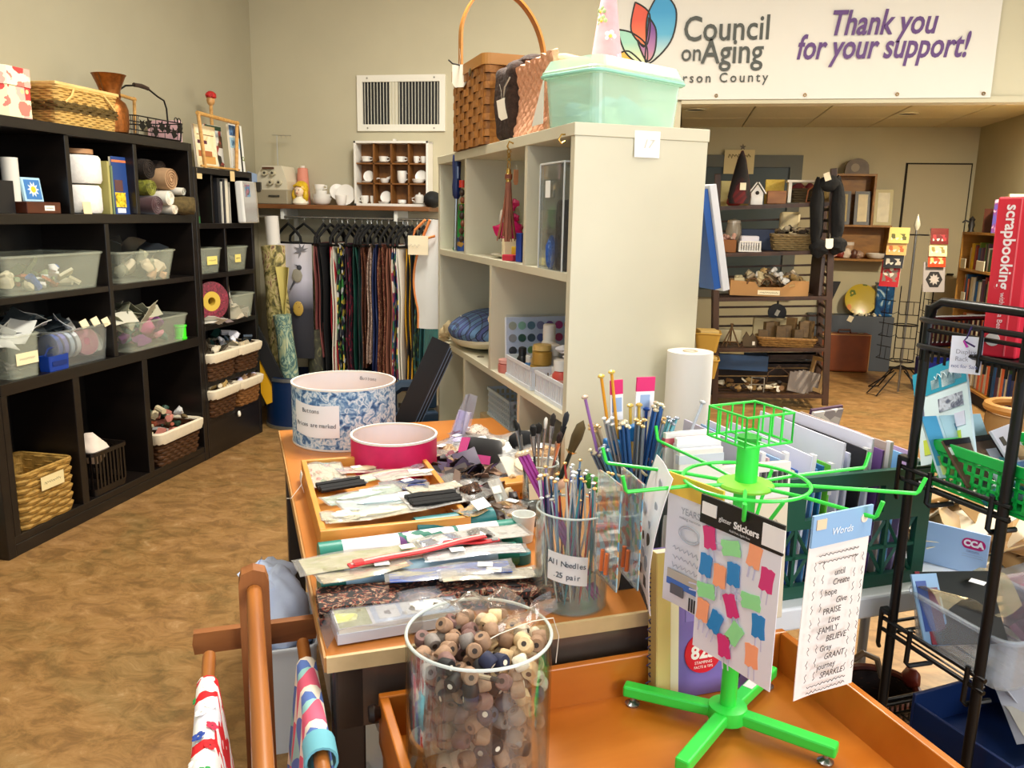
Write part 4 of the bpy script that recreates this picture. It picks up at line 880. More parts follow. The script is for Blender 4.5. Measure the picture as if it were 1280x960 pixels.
# the two empty hangers turned sideways at the left, and the bird panel hung facing the room
for k,(x,yaw,lab) in enumerate(((-2.76,52,'left of two empty black velvet hangers turned towards the room'),(-2.64,58,'right of two empty black velvet hangers turned towards the room'))):
    t=thing('hanger',lab,'hanger',(x,5.57,0),R_(yaw)); hanger_parts(t,.19,1.405)
t=thing('bird_cloth','pale lavender printed fabric panel of a grey bird above a dark flower pot','fabric',(-2.615,5.36,0),R_(12))
MB().slab(lambda a,b:((a-.5)*.24,.012*sin(a*9)*(1-b)-.02*a,1.275-.8*b),10,12,.004).build('cloth',gradz('panel_ground',[(0,'1c1c24'),(.44,'2a2a34'),(.58,'8a8a9a'),(.7,'b8b8c8'),(1,'c4c0c4')],.47,1.27),t)
dk=C('3a3c44',.8)
MB().blob((.02,-.03,1.06),(.034,.006,.05),1,.05,8).build('bird_body',C('8a8678',.8),t); MB().blob((.035,-.032,1.115),(.018,.006,.018),1,0,6).build('bird_head',dk,t)
MB().tube([(.03,-.032,1.125),(0,-.032,1.135)],[.005,.001],5).build('beak',dk,t); MB().tube([(0,-.03,1.02),(-.035,-.03,.96)],[.008,.004],5).build('tail',dk,t)
for a0 in (20,60,100,150,200,250):MB().prism([(0,0),(.02,.008),(.055,0),(.02,-.008)],-.001,.001,0,MT((.05,-.03,1.23))@MR(R_(90),4,'X')@MR(R_(a0),4,'Z')).build('printed_leaf',C('6a6a70',.8),t)
MB().blob((.02,-.034,.83),(.036,.006,.052),2,.03,8).build('printed_medallion',FLOWER('a88a38',('5a3a10','3a2a10'),'c8a848',(40,40,40),.2),t)
# barrel with fabric bolts
t=thing('fibre_drum','dark blue fibre drum with metal rims holding tall fabric bolts','drum',(-2.62,5.36,0)); R0=.225
MB().ring([(R0,0),(R0,.37),(R0-.008,.37),(R0-.008,0)],32).build('drum_wall',C('0e2a52',.3),t); MB().cyl((0,0,0),(0,0,.01),R0-.008,n=32).build('drum_bottom',C('2a2a2a',.6),t)
for z in (.014,.352):MB().ring([(R0+.005,z-.012),(R0+.005,z+.012),(R0-.001,z+.012),(R0-.001,z-.012)],32).build('rim_band',C('9aa4a8',.3,.8),t)
flo=sw([(.28,'2a2c1c'),(.40,'6a6234'),(.5,'a89a5c'),(.58,'c8b884'),(.66,'8a5a48'),(.74,'4a5034')],(14,14,9),2.5,.7)
def bolt(label,base,top,r,mat,core=True,tagc=None):
    b=Vector(base); d=Vector(top)-b; L=d.length; t=thing('fabric_bolt',label,'fabric',base); t.rotation_euler=d.to_track_quat('Z','Y').to_euler()
    MB().lathe([(r*.9,0)]+[(r*(1+.05*sin(k*1.7)),L*.86*k/8) for k in range(9)]+[(r*.6,L*.865)],18).build('rolled_fabric',mat,t)
    if core:MB().cyl((0,0,L*.8),(0,0,L),r*.55,n=14).build('paper_core',C('d8d4cc',.7),t)
    MB().slab(lambda a,b_:(r*(1.02+.25*a)*cos(-2-a*.6),r*(1.02+.25*a)*sin(-2-a*.6),L*(.1+.72*b_)),3,8,.003).build('loose_edge',mat,t); return t
bolt('floral olive and tan fabric bolt standing tallest in the blue drum',(-2.70,5.34,.012),(-2.78,5.36,1.46),.085,flo)
bolt('dark leafy fabric bolt behind the floral one in the blue drum',(-2.74,5.50,.012),(-2.84,5.52,1.33),.06,sw([(.3,'1c2018'),(.5,'3c4428'),(.7,'6a6a3c')],(14,14,9),2.5),core=False)
bolt('pale green and blue waves fabric bolt leaning in the blue drum',(-2.60,5.27,.012),(-2.68,5.24,.92),.06,sw([(.35,'a8b088'),(.45,'6a8a7a'),(.5,'2a5058'),(.56,'8aa894'),(.7,'c8c498')],(10,10,6),4),core=False)
bolt('dark brown and green fabric bolt at the back of the blue drum',(-2.50,5.42,.012),(-2.52,5.44,.78),.055,sw([(.3,'1c1a14'),(.6,'3a3a28'),(.8,'7a7450')],(14,14,9),2.5),core=False)
tag(MB().slab(lambda a,b:((a-.5)*.11*(1-b),.03*sin(a*4),-b*.42),6,8,.003).build('fabric_tail',C('c8b868',.8),None,(-2.655,5.255,1.12)),'yellow pointed cloth end hanging in front of the tall fabric bolt','fabric')
t=thing('felt_board','yellow board with a black felt edge leaning out of the blue drum','board',(-2.70,5.17,.20),rot=(R_(0),R_(-24),R_(10)))
MB().span((-.07,-.005,0),(.03,.005,.46)).build('yellow_face',C('e0a80c',.6),t); MB().span((.03,-.014,-.02),(.12,.014,.54)).build('black_wrap',C('0c0c0e',.8),t)

# ================================================================ CREAM BOOKCASE AND WORK TABLE
CREAM=C('d5d0b8',.45,var=.02,scale=6)
bc=thing('bookcase','cream laminate bookcase with staggered dividers standing behind the work table','bookcase',tf(.79,.88,0),TA)
def bb(name,a,b,bev=.0015):return MB().span(a,b,0,None,bev).build(name,CREAM,bc)
BD,BL,BH=.42,1.645,1.755
bb('side_panel',(0,0,0),(BD,.03,BH-.035)); bb('side_panel',(0,BL-.03,0),(BD,BL,BH-.035))
bb('top_board',(-.003,-.003,BH-.035),(BD+.003,BL+.003,BH))
for z in (1.312,.892,.472,.06):bb('shelf_board',(0,.03,z),(BD-.006,BL-.03,z+.026))
bb('back_panel',(BD-.006,.03,.06),(BD,BL-.03,BH-.035))
for y,z0,z1 in ((.41,1.338,1.72),(1.165,1.338,1.72),(.79,.918,1.312),(.436,.498,.892),(1.163,.498,.892),(.79,.086,.472)):bb('divider',(0,y-.013,z0),(BD-.006,y+.013,z1))
pp=(0.970,0.880,1.741); pq=(1.051,0.880,1.668)
pc=MB().slab(lambda a,b:((pp[0]-.79)+(pq[0]-pp[0])*a,-.004-.004*b*(1-a),pq[2]+(pp[2]-pq[2])*(1-b)),4,4,.0006).build('paper_notice',C('ffffff',.6),bc)
txt('17',.035,C('d8d4c8',.6),pc,((pp[0]+pq[0])/2-.79,-.0075,(pp[2]+pq[2])/2),shear=.3)
# table
WT=WOOD('b8702e','c67e3a',(1,4,4),.32,.02)
tb=thing('work_table','orange-brown laminate work table with dark metal apron and legs','table',tf(0,0,0),TA)
TL,TW=1.565,.775
MB().span((0,.004,.722),(TW,TL,.75),0,None,.002).build('tabletop',WT,tb)
MB().span((0,-.004,.722),(TW,.004,.7505)).build('edge_band',C('d2b888',.45,var=.1,scale=20),tb)
MB().span((-.004,0,.722),(0,TL,.7495)).build('edge_band',C('b98a52',.45,var=.1,scale=20),tb)
APR=C('6a5c52',.3,.45,var=.2,scale=5)
for a,b in (((.02,.012,.6),(TW-.02,.03,.722)),((.02,TL-.03,.6),(TW-.02,TL-.012,.722)),((.012,.03,.6),(.03,TL-.03,.722)),((TW-.03,.03,.6),(TW-.012,TL-.03,.722))):MB().span(a,b).build('apron',APR,tb)
for x in (.012,TW-.067):
    for y in (.012,TL-.067):MB().span((x,y,0),(x+.055,y+.055,.722),0,None,.004).build('leg',C('4c4542',.3,.5,var=.15,scale=4),tb)

# ================================================================ ON TOP OF THE CREAM BOOKCASE
ZT=1.756
spl=WOOD('8a5420','c08038',(30,30,30),.5)
t=thing('splint_basket','tall woven wood-splint basket with a high bentwood hoop handle','basket',tf(.925,1.96,ZT),TA)
lx,ly,h=.30,.47,.325
stuff(band_weave(lx,ly,h-.045,10,7,.0075,.99).build('weave',spl,t))
v=MB(); vessel(v,lx-.012,ly-.012,h-.02,.003,.97,.03,4); v.build('inner_wall',WOOD('6a3c14','8a5422',(30,30,8),.6),t)
sp=None
P=rrect(lx+.014,ly+.014,.03,1)
for (x0,y0,x1,y1,n) in ((-lx/2,-ly/2,-lx/2,ly/2,7),(-lx/2,-ly/2,lx/2,-ly/2,4),(lx/2,-ly/2,lx/2,ly/2,7),(-lx/2,ly/2,lx/2,ly/2,4)):
    for k in range(n):
        q=(k+.5)/n; x=x0+(x1-x0)*q; y=y0+(y1-y0)*q; ve=abs(x0-x1)<1e-6
        o=MB().slab(lambda a,b:((a-.5)*.034,0,b*(h-.04)),1,18,.002).build('stake',spl,t,(x,y,0),rz=pi/2 if ve else 0)
rim_band(MB(),lx+.022,ly+.022,h-.045,h-.006,.02).build('rim_hoop',C('b07a38',.5),t)
hp=[(-.158,0,h-.1),(-.162,0,h+.06),(-.155,0,h+.16),(-.11,0,h+.245),(-.03,0,h+.275),(.05,0,h+.25),(.12,0,h+.165),(.158,0,h+.05),(.158,0,h-.1)]
pts=[]
for i in range(len(hp)-1):
    p0,p1,p2,p3=[Vector(hp[max(0,min(len(hp)-1,i+d))]) for d in (-1,0,1,2)]
    for k in range(6):u_=k/6; pts.append(.5*(2*p1+(p2-p0)*u_+(2*p0-5*p1+4*p2-p3)*u_**2+(3*p1-p0-3*p2+p3)*u_**3))
pts.append(Vector(hp[-1])); hb=MB()
hb.slab(lambda a,b:(lambda p:(p.x,p.y+(b-.5)*.042+.03-.25*p.x,p.z))(pts[min(int(a*(len(pts)-1)+.5),len(pts)-1)]),len(pts)-1,2,.008)
hb.build('hoop_handle',C('b8782c',.4,var=.12,scale=8),t)
tg=price_tag(t,(-.172,.05,.32),(R_(90),0,R_(-40)),.062,.085,.06); MB().tube([(0,-.002,0),(-.006,-.004,.05),(.002,.0,.10)],.003,5).build('black_cord',C('141416',.6),tg)
MB().lathe([(.0,0),(.016,.001),(.013,.004),(0,.005)],14,M=MT((-.16,-.07,.275))@MR(R_(-90),4,'Y')).build('brass_stud',C('6a5a3a',.4,.7),t)
shag=C('3a2a22',.95,var=.45,scale=55,bump=1.5)
t=thing('throw_blanket','dark brown shaggy folded throw standing beside the splint basket','blanket',tf(.955,1.56,ZT),TA)
MB().blob((0,0,.128),(.165,.085,.128),5,.05,16,sq=3.2).build('folded_cloth',shag,t)
MB().blob((.0,.02,.262),(.12,.12,.024),6,.08,12,sq=2).build('top_fold',shag,t)
price_tag(t,(-.178,-.035,.135),(R_(90),R_(-12),R_(-60)),.048,.07,.05); MB().tube([(-.17,-.03,.13),(-.175,-.06,.17),(-.165,-.085,.20)],.003,5).build('silver_pin',C('b8b8b8',.3,.9),t)
cro=C('e2a682',.9,var=.12,scale=90,bump=.9)
t=thing('crochet_blanket','peach crocheted blanket folded upright next to the mint tub','blanket',tf(.965,1.30,ZT),TA)
MB().slab(lambda a,b:(-.15+.02*sin(b*3)+.0045*sin(a*44)*sin(b*40),-.17+.34*a+.05*(1-b),.232*b+.004*sin(a*30)),40,40,.02).slab(lambda a,b:(-.15+.3*a,-.12+.015*sin(a*5),(.20-.04*a)*b),10,10,.02).blob((0.02,.03,.12),(.15,.15,.12),4,.05,12,sq=3).build('folded_cloth',cro,t)
MB().slab(lambda a,b:(-.172,-.05-.10*a,.02+.13*b*(a)),4,4,.003).build('white_corner',C('e4e4d8',.8),t)
# mint tub
rt=TA+R_(23)
mint=C('c4e8d4',.25,alpha=.46)
t=thing('storage_tub','translucent mint green plastic tub with lid on the bookcase corner','tub',tf(.985,1.06,ZT),rt)
v=MB(); vessel(v,.385,.225,.145,.003,.93,.03,5); v.build('body',mint,t)
lidm=C('c0e4d0',.25,alpha=.55)
lb=MB(); P0=rrect(.40,.24,.034,5); P1=rrect(.396,.236,.034,5); P2_=rrect(.37,.21,.03,5); n=len(P0)
vs=[(x,y,.135) for x,y in P0]+[(x*1.015,y*1.015,.152) for x,y in P0]+[(x,y,.157) for x,y in P1]+[(x,y,.185) for x,y in P2_]
lb.add(vs,[(j*n+i,j*n+(i+1) % n,(j+1)*n+(i+1) % n,(j+1)*n+i) for j in range(3) for i in range(n)]+[[3*n+i for i in range(n)],list(range(n))[::-1]],0,False); lb.build('lid',lidm,t)
MB().tube([(x*1.012,y*1.012,.142) for x,y in rrect(.40,.24,.034,5)],.005,6,closed=True).build('rim',C('9adcc8',.25),t)
heap('pale pink and blue bundles seen through the mint tub','yarn',tf(.985,1.06,ZT+.006),.24,.11,.08,[C('9ac8d8',.8),C('d8e8dc',.8),C('b8dcc8',.8)],14,41,TA,kind='blob',size=.05)
# pink cone hat
t=thing('felt_cone','tall pink felt cone decorated with flowers behind the mint tub','ornament',tf(1.10,1.38,ZT),TA)
MB().lathe([(.085,0),(.083,.01),(.06,.2),(.03,.43),(.006,.56),(0,.565)],24).build('cone',C('e2aab4',.85,var=.06,scale=40,bump=.2),t)
for k,(a,z,c) in enumerate(((-100,.33,'e8e6ea'),(-55,.26,'e0c0d8'),(-150,.38,'a8c890'),(-165,.41,'a0c088'))):
    r=.086-z*.142; f=MB()
    for q in range(5):f.blob((.012*cos(q*1.257),.012*sin(q*1.257),0),(.009,.009,.005),q,0,5)
    o=f.build('felt_flower',C(c,.8),t,(r*cos(R_(a)),r*sin(R_(a)),z),rot=(R_(90),0,R_(a+90)))
    MB().blob((0,0,.004),(.006,.006,.004),1,0,5).build('flower_centre',C('e8d060',.8),o)
# ================================================================ IN THE BOOKCASE, UPPER ROW
ZA=1.3385
t=thing('thread_cone','large green thread cone in the far upper compartment of the bookcase','spool',tf(.872,2.36,ZA),TA); MB().lathe([(.052,0),(.054,.006),(.046,.02),(.031,.20),(.026,.205)],20).build('thread',C('0a9a3c',.5,var=.12,scale=120,bump=.2),t); MB().cyl((0,0,.205),(0,0,.217),.018,n=14).build('cone_tip',C('d8c83a',.5),t)
t=thing('pickup_tool','blue handled telescopic tool with a steel shaft leaning by the green cone','tool',tf(.80,2.225,ZA+.005),TA,rot=(0,R_(0),TA))
MB().cyl((0,.02,0),(0,0,.24),.008,n=10).build('shaft',C('b8c0c8',.2,.9),t); MB().lathe([(.010,.22),(.018,.235),(.02,.27),(.017,.31),(.02,.37),(.018,.40),(.008,.41)],14).build('handle',C('14285e',.3),t)
MB().box((0,-.019,.33),(.006,.002,.05)).build('handle_print',C('9ab0d8',.5),t)
t=thing('keyring','red and brown trinket chain hanging at the compartment edge by the tool','keyring',tf(.80,2.13,ZA+.24),TA)
MB().cyl((0,0,.03),(0,0,.06),.014,n=10).build('red_cap',C('c8301c',.4),t)
for k in range(7):MB().blob((.004*sin(k*2),0,.01-k*.032),(.012,.012,.015),k,.1,6).build('bead',C(('3a2a20','8a4a2a','5a3a2a')[k % 3],.4),t)
tag(MB().box((0,0,.03),(.04,.03,.06),0,0,None,.002).build('small_box',PATCH(('2a50a0','3a60b0','d8a040','e0e0e0'),(50,50,50)),None,tf(.835,2.27,ZA),TA),'tiny blue carton at the foot of the green thread cone','box')
# ceramic pincushion cup with satin and roses
t=thing('pincushion','white ceramic cup and saucer pincushion with hot pink satin and roses','pincushion',tf(.885,1.70,ZA),TA)
MB().lathe([(.04,0),(.08,.012),(.083,.015),(.04,.006),(0,.006)],22).build('saucer',C('e8e2d0',.3),t); MB().lathe([(.026,.008),(.03,.014),(.042,.055),(.046,.085),(.042,.085),(.0,.08)],20).build('cup',C('ece8dc',.3),t)
MB().blob((0,.03,.15),(.045,.04,.05),2,.05,9).build('white_dome',C('ece8dc',.4),t); MB().blob((-.015,-.01,.105),(.052,.06,.032),3,.18,10).build('satin_cushion',C('d01c68',.25),t)
for k in range(7):MB().blob((-.02+.018*cos(k*1.1),-.03+.02*sin(k*1.6),.15+.009*k),(.017,.017,.015),k,.3,6).build('ribbon_rose',C(('c01858','d83078','a01048')[k % 3],.4),t)
for k,(vv,uu,w,d,h,m,lab) in enumerate(((.84,1.60,.05,.03,.075,'efe0b8','cream price card with red dot in front of the pincushion'),(.86,1.53,.05,.05,.05,'e0c028','small yellow box in front of the divider'),(.83,1.52,.06,.06,.022,'d03048','flat round-edged red tin at the front of the shelf'),(.875,1.50,.04,.035,.10,'3a3c34','small dark grey tape box behind the yellow box'),(.835,1.455,.04,.022,.10,'2040a0','upright blue and white needle packet by the divider'))):
    o=MB().box((0,0,h/2),(w,d,h),0,0,None,.003).build('notions_box' if k else 'price_card',C(m,.5),None,tf(vv,uu,ZA),TA+.2*k); tag(o,lab,'box' if k else 'card')
# tassel
t=thing('tassel','long brown leather tassel with gold clasp hanging from a hook on the bookcase','tassel',tf(.772,1.415,1.735),TA)
gold=C('c8a050',.25,.9)
MB().tube([(.018,0,.0),(0,0,.006),(-.006,0,-.01),(0,0,-.02)],.003,6).build('cup_hook',gold,t)
for k in range(3):MB().ring([(.0075,-.0015),(.0075,.0015),(.005,.0015),(.005,-.0015)],10,M=MT((0,0,-.026-k*.013))@MR(R_(90),4,'X')@MR(R_(40*(k % 2)),4,'Y')).build('chain_link',gold,t)
MB().ring([(.015,-.0015),(.015,.0015),(.012,.0015),(.012,-.0015)],18,M=MT((0,0,-.072))@MR(R_(90),4,'Y')).build('gold_ring',gold,t)
MB().lathe([(.0,-.082),(.008,-.084),(.009,-.098),(.012,-.10),(.012,-.118),(.0085,-.12),(.0085,-.128),(.0,-.128)],14).build('gold_cap',gold,t); MB().cyl((0,0,-.10),(0,0,-.116),.0128,n=14).build('leather_band',C('7a4028',.6),t)
lea=C('8a5038',.65,var=.15,scale=40); fr=None
for k in range(22):
    a=k*2.4; r0=.004+.006*(k % 4)/3; r1=.012+.028*((k*7) % 10)/10
    o=MB().slab(lambda p,q:((r0+(r1-r0)*q**1.4)*cos(a)+(p-.5)*.009*sin(a),(r0+(r1-r0)*q**1.4)*sin(a)-(p-.5)*.009*cos(a),-.126-(.19+.01*sin(k*3))*q),1,5,.002).build('leather_strand',lea,t)
price_tag(t,(.022,-.012,-.085),(R_(90),0,R_(30)),.024,.05,.015,C('c88a60',.6))
# screw hook, acrylic case and what is in it
ho=MB().tube([(.03,0,0),(.0,0,-.002),(-.008,0,-.016),(0,0,-.026),(.012,0,-.02)],.0025,6).build('cup_hook',gold,None,tf(.775,.945,1.728),TA); tag(ho,'brass cup hook screwed in the bookcase top near its end panel','hook')
t=thing('acrylic_case','clear acrylic display case in the near upper compartment','case',tf(.925,1.05,ZA),TA)
v=MB(); ax,ay,ah=.27,.20,.315
for a,b in (((-ax/2,-ay/2,0),(ax/2,-ay/2+.004,ah)),((-ax/2,ay/2-.004,0),(ax/2,ay/2,ah)),((-ax/2,-ay/2,0),(-ax/2+.004,ay/2,ah)),((-ax/2,-ay/2,ah-.004),(ax/2,ay/2,ah))):MB().span(a,b).build('acrylic_wall',GLASS('fbfdfd',.93,.03),t)
ed=MB()
for x,y in ((-ax/2,-ay/2),(-ax/2,ay/2),(ax/2,-ay/2)):MB().cyl((x,y,0),(x,y,ah),.003,n=6).build('polished_edge',C('e8ecec',.15,alpha=.75),t)
for a,b in (((-ax/2,-ay/2,ah),(-ax/2,ay/2,ah)),((-ax/2,-ay/2,ah),(ax/2,-ay/2,ah)),((-ax/2,ay/2,ah),(ax/2,ay/2,ah))):MB().cyl(a,b,.003,n=6).build('polished_edge',C('e8ecec',.15,alpha=.75),t)
MB().box((-ax/2-.001,.03,.24),(.001,.04,.05)).build('paper_label',C('f4f4f0',.6),t)
t=thing('eyeglass_pouch','black zippered pouch standing inside the clear acrylic case','pouch',tf(.853,1.0,ZA+.004),TA)
MB().blob((0,0,.10),(.05,.05,.105),7,.03,14,sq=4).build('body',C('101114',.5,var=.3,scale=30,bump=.3),t); MB().tube([(-.052,-.03,.02),(-.054,-.025,.1),(-.05,-.03,.19),(0,-.04,.207)],.003,5).build('zip',C('24262a',.4),t)
for k in range(3):MB().cyl((-.052,.01,.04+k*.055),(-.055,.01,.04+k*.055),.008,n=10).build('snap',C('2a2c30',.3,.5),t)
tag(MB().blob((0,0,.05),(.012,.028,.05),3,.12,8).build('blue_packet',SWIRL([(.35,'1c48a0'),(.6,'2a68c8'),(.7,'a0c0e8')],(60,60,60),2),None,tf(.80,1.07,ZA),TA),'small bright blue packet at the front of the acrylic case','packet')
tag(MB().box((0,0,.09),(.06,.07,.18),0,0,None,.006).build('plastic_box',C('d8d4bc',.3,alpha=.7),None,tf(.86,1.225,ZA),TA),'milky plastic box left of the acrylic case','box')
# ================================================================ MIDDLE ROW
ZM=.9185
pl=PLAID('8fb0d0','7a86b8','1c2c48',.062)
t=thing('cushion','round pale blue plaid cushion with cream underside in the bookcase','cushion',tf(.955,2.16,ZM),TA,rot=(R_(0),R_(-10),TA))
MB().blob((0,0,.095),(.175,.27,.075),3,.02,16).build('plaid_top',pl,t); MB().blob((0,0,.066),(.172,.265,.05),3,.02,14).build('cream_base',C('e2d8bc',.8),t)
for k in range(3):MB().blob((-.16+.01*k,.24-.02*k,.05+.02*k),(.025,.018,.03),k,.3,6).build('twine_bow',C('c8b48a',.9),t)
t=thing('gift_bag','dark grey bottle-shaped packet with a white tag in front of the plaid cushion','packet',tf(.835,2.27,ZM),TA)
MB().box((0,0,.04),(.022,.045,.08),0,0,None,.005).build('body',C('2c3038',.4),t); MB().box((-.012,-.01,.03),(.001,.018,.045)).build('print',PATCH(('e0e4e8','2c3038','b8c4d0'),(90,90,90)),t); MB().slab(lambda a,b:(0,(a-.5)*.04*(1-.3*b),.08+.05*b),2,3,.002).build('film_top',GLASS('e8ecf0',.75,.1),t); MB().box((-.004,-.015,.12),(.001,.022,.03)).build('price_tag',C('f4f4f0',.6),t)
t=thing('felt_ornament','orange felt triangle standing by the divider next to the plaid cushion','ornament',tf(.86,1.74,ZM),TA)
MB().prism([(-.05,0),(.05,0),(.038,.09),(.01,.2),(-.015,.2),(-.03,.1)],-.012,.012,0,MR(R_(-65),4,'Z')@MR(R_(90),4,'X')).build('felt_shape',C('d88a58',.8),t); MB().blob((-.03,.02,.18),(.02,.016,.02),3,.2,6).build('cream_bow',C('e8dcc0',.8),t); MB().blob((-.04,-.02,.03),(.008,.01,.026),4,.1,6).build('red_bead',C('c8302c',.3),t)
tag(MB().ring([(.016,0),(.016,.003),(.012,.003),(.012,0)],14).build('metal_ring',C('a8a094',.3,.8),None,tf(.83,1.93,ZM),TA),'small metal ring lying at the front of the middle shelf','ring')
# jewelled paint tray
t=thing('paint_palette','white case of round glitter paint pots standing on edge behind the paint baskets','paint set',tf(.855,1.60,ZM),rot=(R_(-5),0,TA))
MB().span((-.02,0,0),(.262,.014,.205),0,None,.004).build('case',C('dfe6f0',.3),t)
pc_=('b8b89a','9acaa8','5a8a9a','8a8ab0','7a4a98','d02c8c','b8642a','a8a4a0','0c5a44','2a4a58','4a5a9a','9a1c88','c0106a','5a1834','2c3238','3c4448','6a9a50','a0a8c8','902a70','e86a9a','7a3a2a')
pm=None
for r in range(3):
    for c in range(7):
        o=None
        q=MB().ring([(.0165,0),(.0165,.006),(.015,.006),(.015,0)],14,M=MR(R_(90),4,'X')) if pm is None else None
        if pm is None:
            pm=MB().cyl((0,0,0),(0,-.005,0),.0155,n=16).build('paint_pot',C(pc_[0],.3),t); o=pm
        else:
            o=pm.copy(); o.data=pm.data.copy(); o.data.materials[0]=C(pc_[(r*7+c) % len(pc_)],.3); COL.objects.link(o)
        o.location=(.008+c*.0375,.0,.172-r*.047)
MB().slab(lambda a,b:(-.02+.285*a,-.010+.004*sin(a*15)*sin(b*9),.215*b),10,6,.0006).build('clear_wrap',GLASS('f4f8ff',.96,.08),t)
# white baskets with paint bottles
wp=C('e6eaf2',.35)
def slot_basket(label,loc,lx,ly,h,rz,mat,nx,ny,name='plastic_basket',rows=1,gap=.5):
    t=thing(name,label,'basket',loc,rz); mb=MB(); zb,ztp=.012,h-.012
    for s in (-1,1):
        for k in range(nx):mb.box((-lx/2+lx*(k+.5)/nx,s*(ly/2-.002),(zb+ztp)/2),(lx/nx*gap,.003,ztp-zb))
        for k in range(ny):mb.box((s*(lx/2-.002),-ly/2+ly*(k+.5)/ny,(zb+ztp)/2),(.003,ly/ny*gap,ztp-zb))
        for q in range(1,rows):
            z=zb+(ztp-zb)*q/rows; mb.box((0,s*(ly/2-.002),z),(lx,.003,(ztp-zb)/rows*(1-gap)*.7)); mb.box((s*(lx/2-.002),0,z),(.003,ly,(ztp-zb)/rows*(1-gap)*.7))
    stuff(mb.build('slats',mat,t)); r=MB()
    for z0,z1,o in ((0,zb,0),(ztp,h,.003)):
        for s in (-1,1):r.span((-lx/2-o,s*ly/2-.003,z0),(lx/2+o,s*ly/2+.003,z1)); r.span((s*lx/2-.003,-ly/2-o,z0),(s*lx/2+.003,ly/2+o,z1))
    stuff(r.build('rim',mat,t)); MB().span((-lx/2,-ly/2,0),(lx/2,ly/2,.004)).build('floor_plate',mat,t); return t
for k,(vv,uu,lab) in enumerate(((.885,1.385,'far one of two white slotted baskets of craft paints'),(.885,1.065,'near one of two white slotted baskets of craft paints'))):
    slot_basket(lab,tf(vv,uu,ZM),.15,.27 if k==0 else .28,.08,TA,wp,7,14,'plastic_basket',1,.62)
def bottle(label,v_,u_,r,h,body,cap,capr=.7,z=ZM+.005,name='paint_bottle',capm=None,lab2=None):
    t=thing(name,label,'paint',tf(v_,u_,z),TA)
    MB().lathe([(r,0),(r*1.02,.004),(r*1.02,h*.62),(r*.7,h*.72),(r*.62,h*.74)],16).build('bottle',body,t); MB().lathe([(r*capr,h*.72),(r*capr,h*.98),(r*capr*.8,h),(0,h)],14).build('cap',cap,t)
    if lab2:MB().ring([(r*1.03,h*.15),(r*1.03,h*.5),(r*1.01,h*.5),(r*1.01,h*.15)],16).build('bottle_label',lab2,t)
    return t
wh=C('efece6',.35)
bottle('tall white paint bottle at the back of the far basket',.93,1.40,.03,.20,wh,wh,.75); bottle('large white lidded jar in the far basket',.91,1.33,.036,.14,wh,wh,.9)
bottle('black paint bottle at the front of the far basket',.85,1.455,.02,.11,C('15171a',.4),C('15171a',.4)); bottle('clear and blue paint bottle beside the black one',.855,1.40,.016,.09,C('3a78b8',.3),wh)
bottle('small cream-capped paint bottle in the far basket',.87,1.36,.02,.13,C('c8a878',.4),C('d8c090',.4),.8); bottle('brass gold paint jar at the front of the far basket',.855,1.29,.034,.075,C('b08428',.35,.3),C('c8a048',.4),.95)
bottle('second gold paint jar stacked on the brass one',.862,1.285,.033,.07,C('b89040',.35,.3),C('d0b068',.4),.95,ZM+.082)
bottle('coral red paint bottle with white cap in the near basket',.86,1.10,.028,.125,C('e0584a',.4),wh,.9,lab2=C('f0b0a0',.5)); bottle('white capped clear bottle in the near basket',.86,.99,.026,.11,C('c8ccc8',.2,alpha=.7),wh,.9)
bottle('red patterned paint bottle lying in the near basket',.87,1.17,.022,.09,PATCH(('d03040','f0e0d8','b02030'),(90,90,90)),wh); bottle('white paint bottle behind the coral red one',.92,1.08,.026,.15,wh,wh); bottle('grey-white jar behind the near basket front',.925,1.00,.03,.13,C('c8c4bc',.4),wh,.95)
bottle('bright green lidded pot beside the far basket',.845,1.52,.026,.06,C('5ac868',.4),C('4ab858',.4),.95,ZM); bottle('salmon pot under the green one',.835,1.585,.034,.05,C('d88078',.4,alpha=.9),C('e8a8a0',.4),.98,ZM)
for k in range(5):tag(MB().blob((0,0,0),(.028,.045,.012),k,.2,6).build('paint_tube',C('e4e4ea',.35),None,tf(.90+.02*(k % 2),.965+k*.05,ZM+.13+.006*k),TA+.5*k),f'white paint tube lying across the near paint basket, {("first", "second", "third", "fourth", "fifth")[k]} from the end panel','paint')
# ================================================================ LOWER ROW
ZL=.4985
slot_basket('pale blue-white perforated basket in the lower row of the bookcase',tf(.98,1.83,.66),.2,.30,.12,TA,C('d4e4f4',.35),9,13,'plastic_basket',4,.42)
tag(MB().span((-.12,-.2,0),(.12,.2,.16),0,None,.004).build('cardboard_box',C('c8b088',.7),None,tf(.98,1.83,ZL),TA),'plain cardboard box under the perforated white basket','box')
tag(MB().box((0,0,.03),(.05,.12,.06)).build('green_packet',PATCH(('5ab080','c8d0d8','4a6a60','d8e0e0'),(40,40,40)),None,tf(.98,1.78,.67),TA),'green and grey packet inside the perforated basket','packet')
t=thing('hanging_packet','tall purple and clear packet standing at the far end of the table','packet',tf(.53,1.19,.7505),rot=(R_(6),R_(14),TA+R_(10)))
MB().slab(lambda a,b:((a-.5)*.045,.008*sin(a*6),.13*b),4,5,.003).build('card',PATCH(('7a3a8a','d8d0e8','e8e4f0','c8687a','d8d0e8'),(28,28,28)),t); MB().slab(lambda a,b:((a-.5)*.07*(1-.4*b),-.008+.008*sin(a*8+b*4),.19*b),6,8,.001).build('clear_sleeve',GLASS('f0f0ff',.7,.08),t)

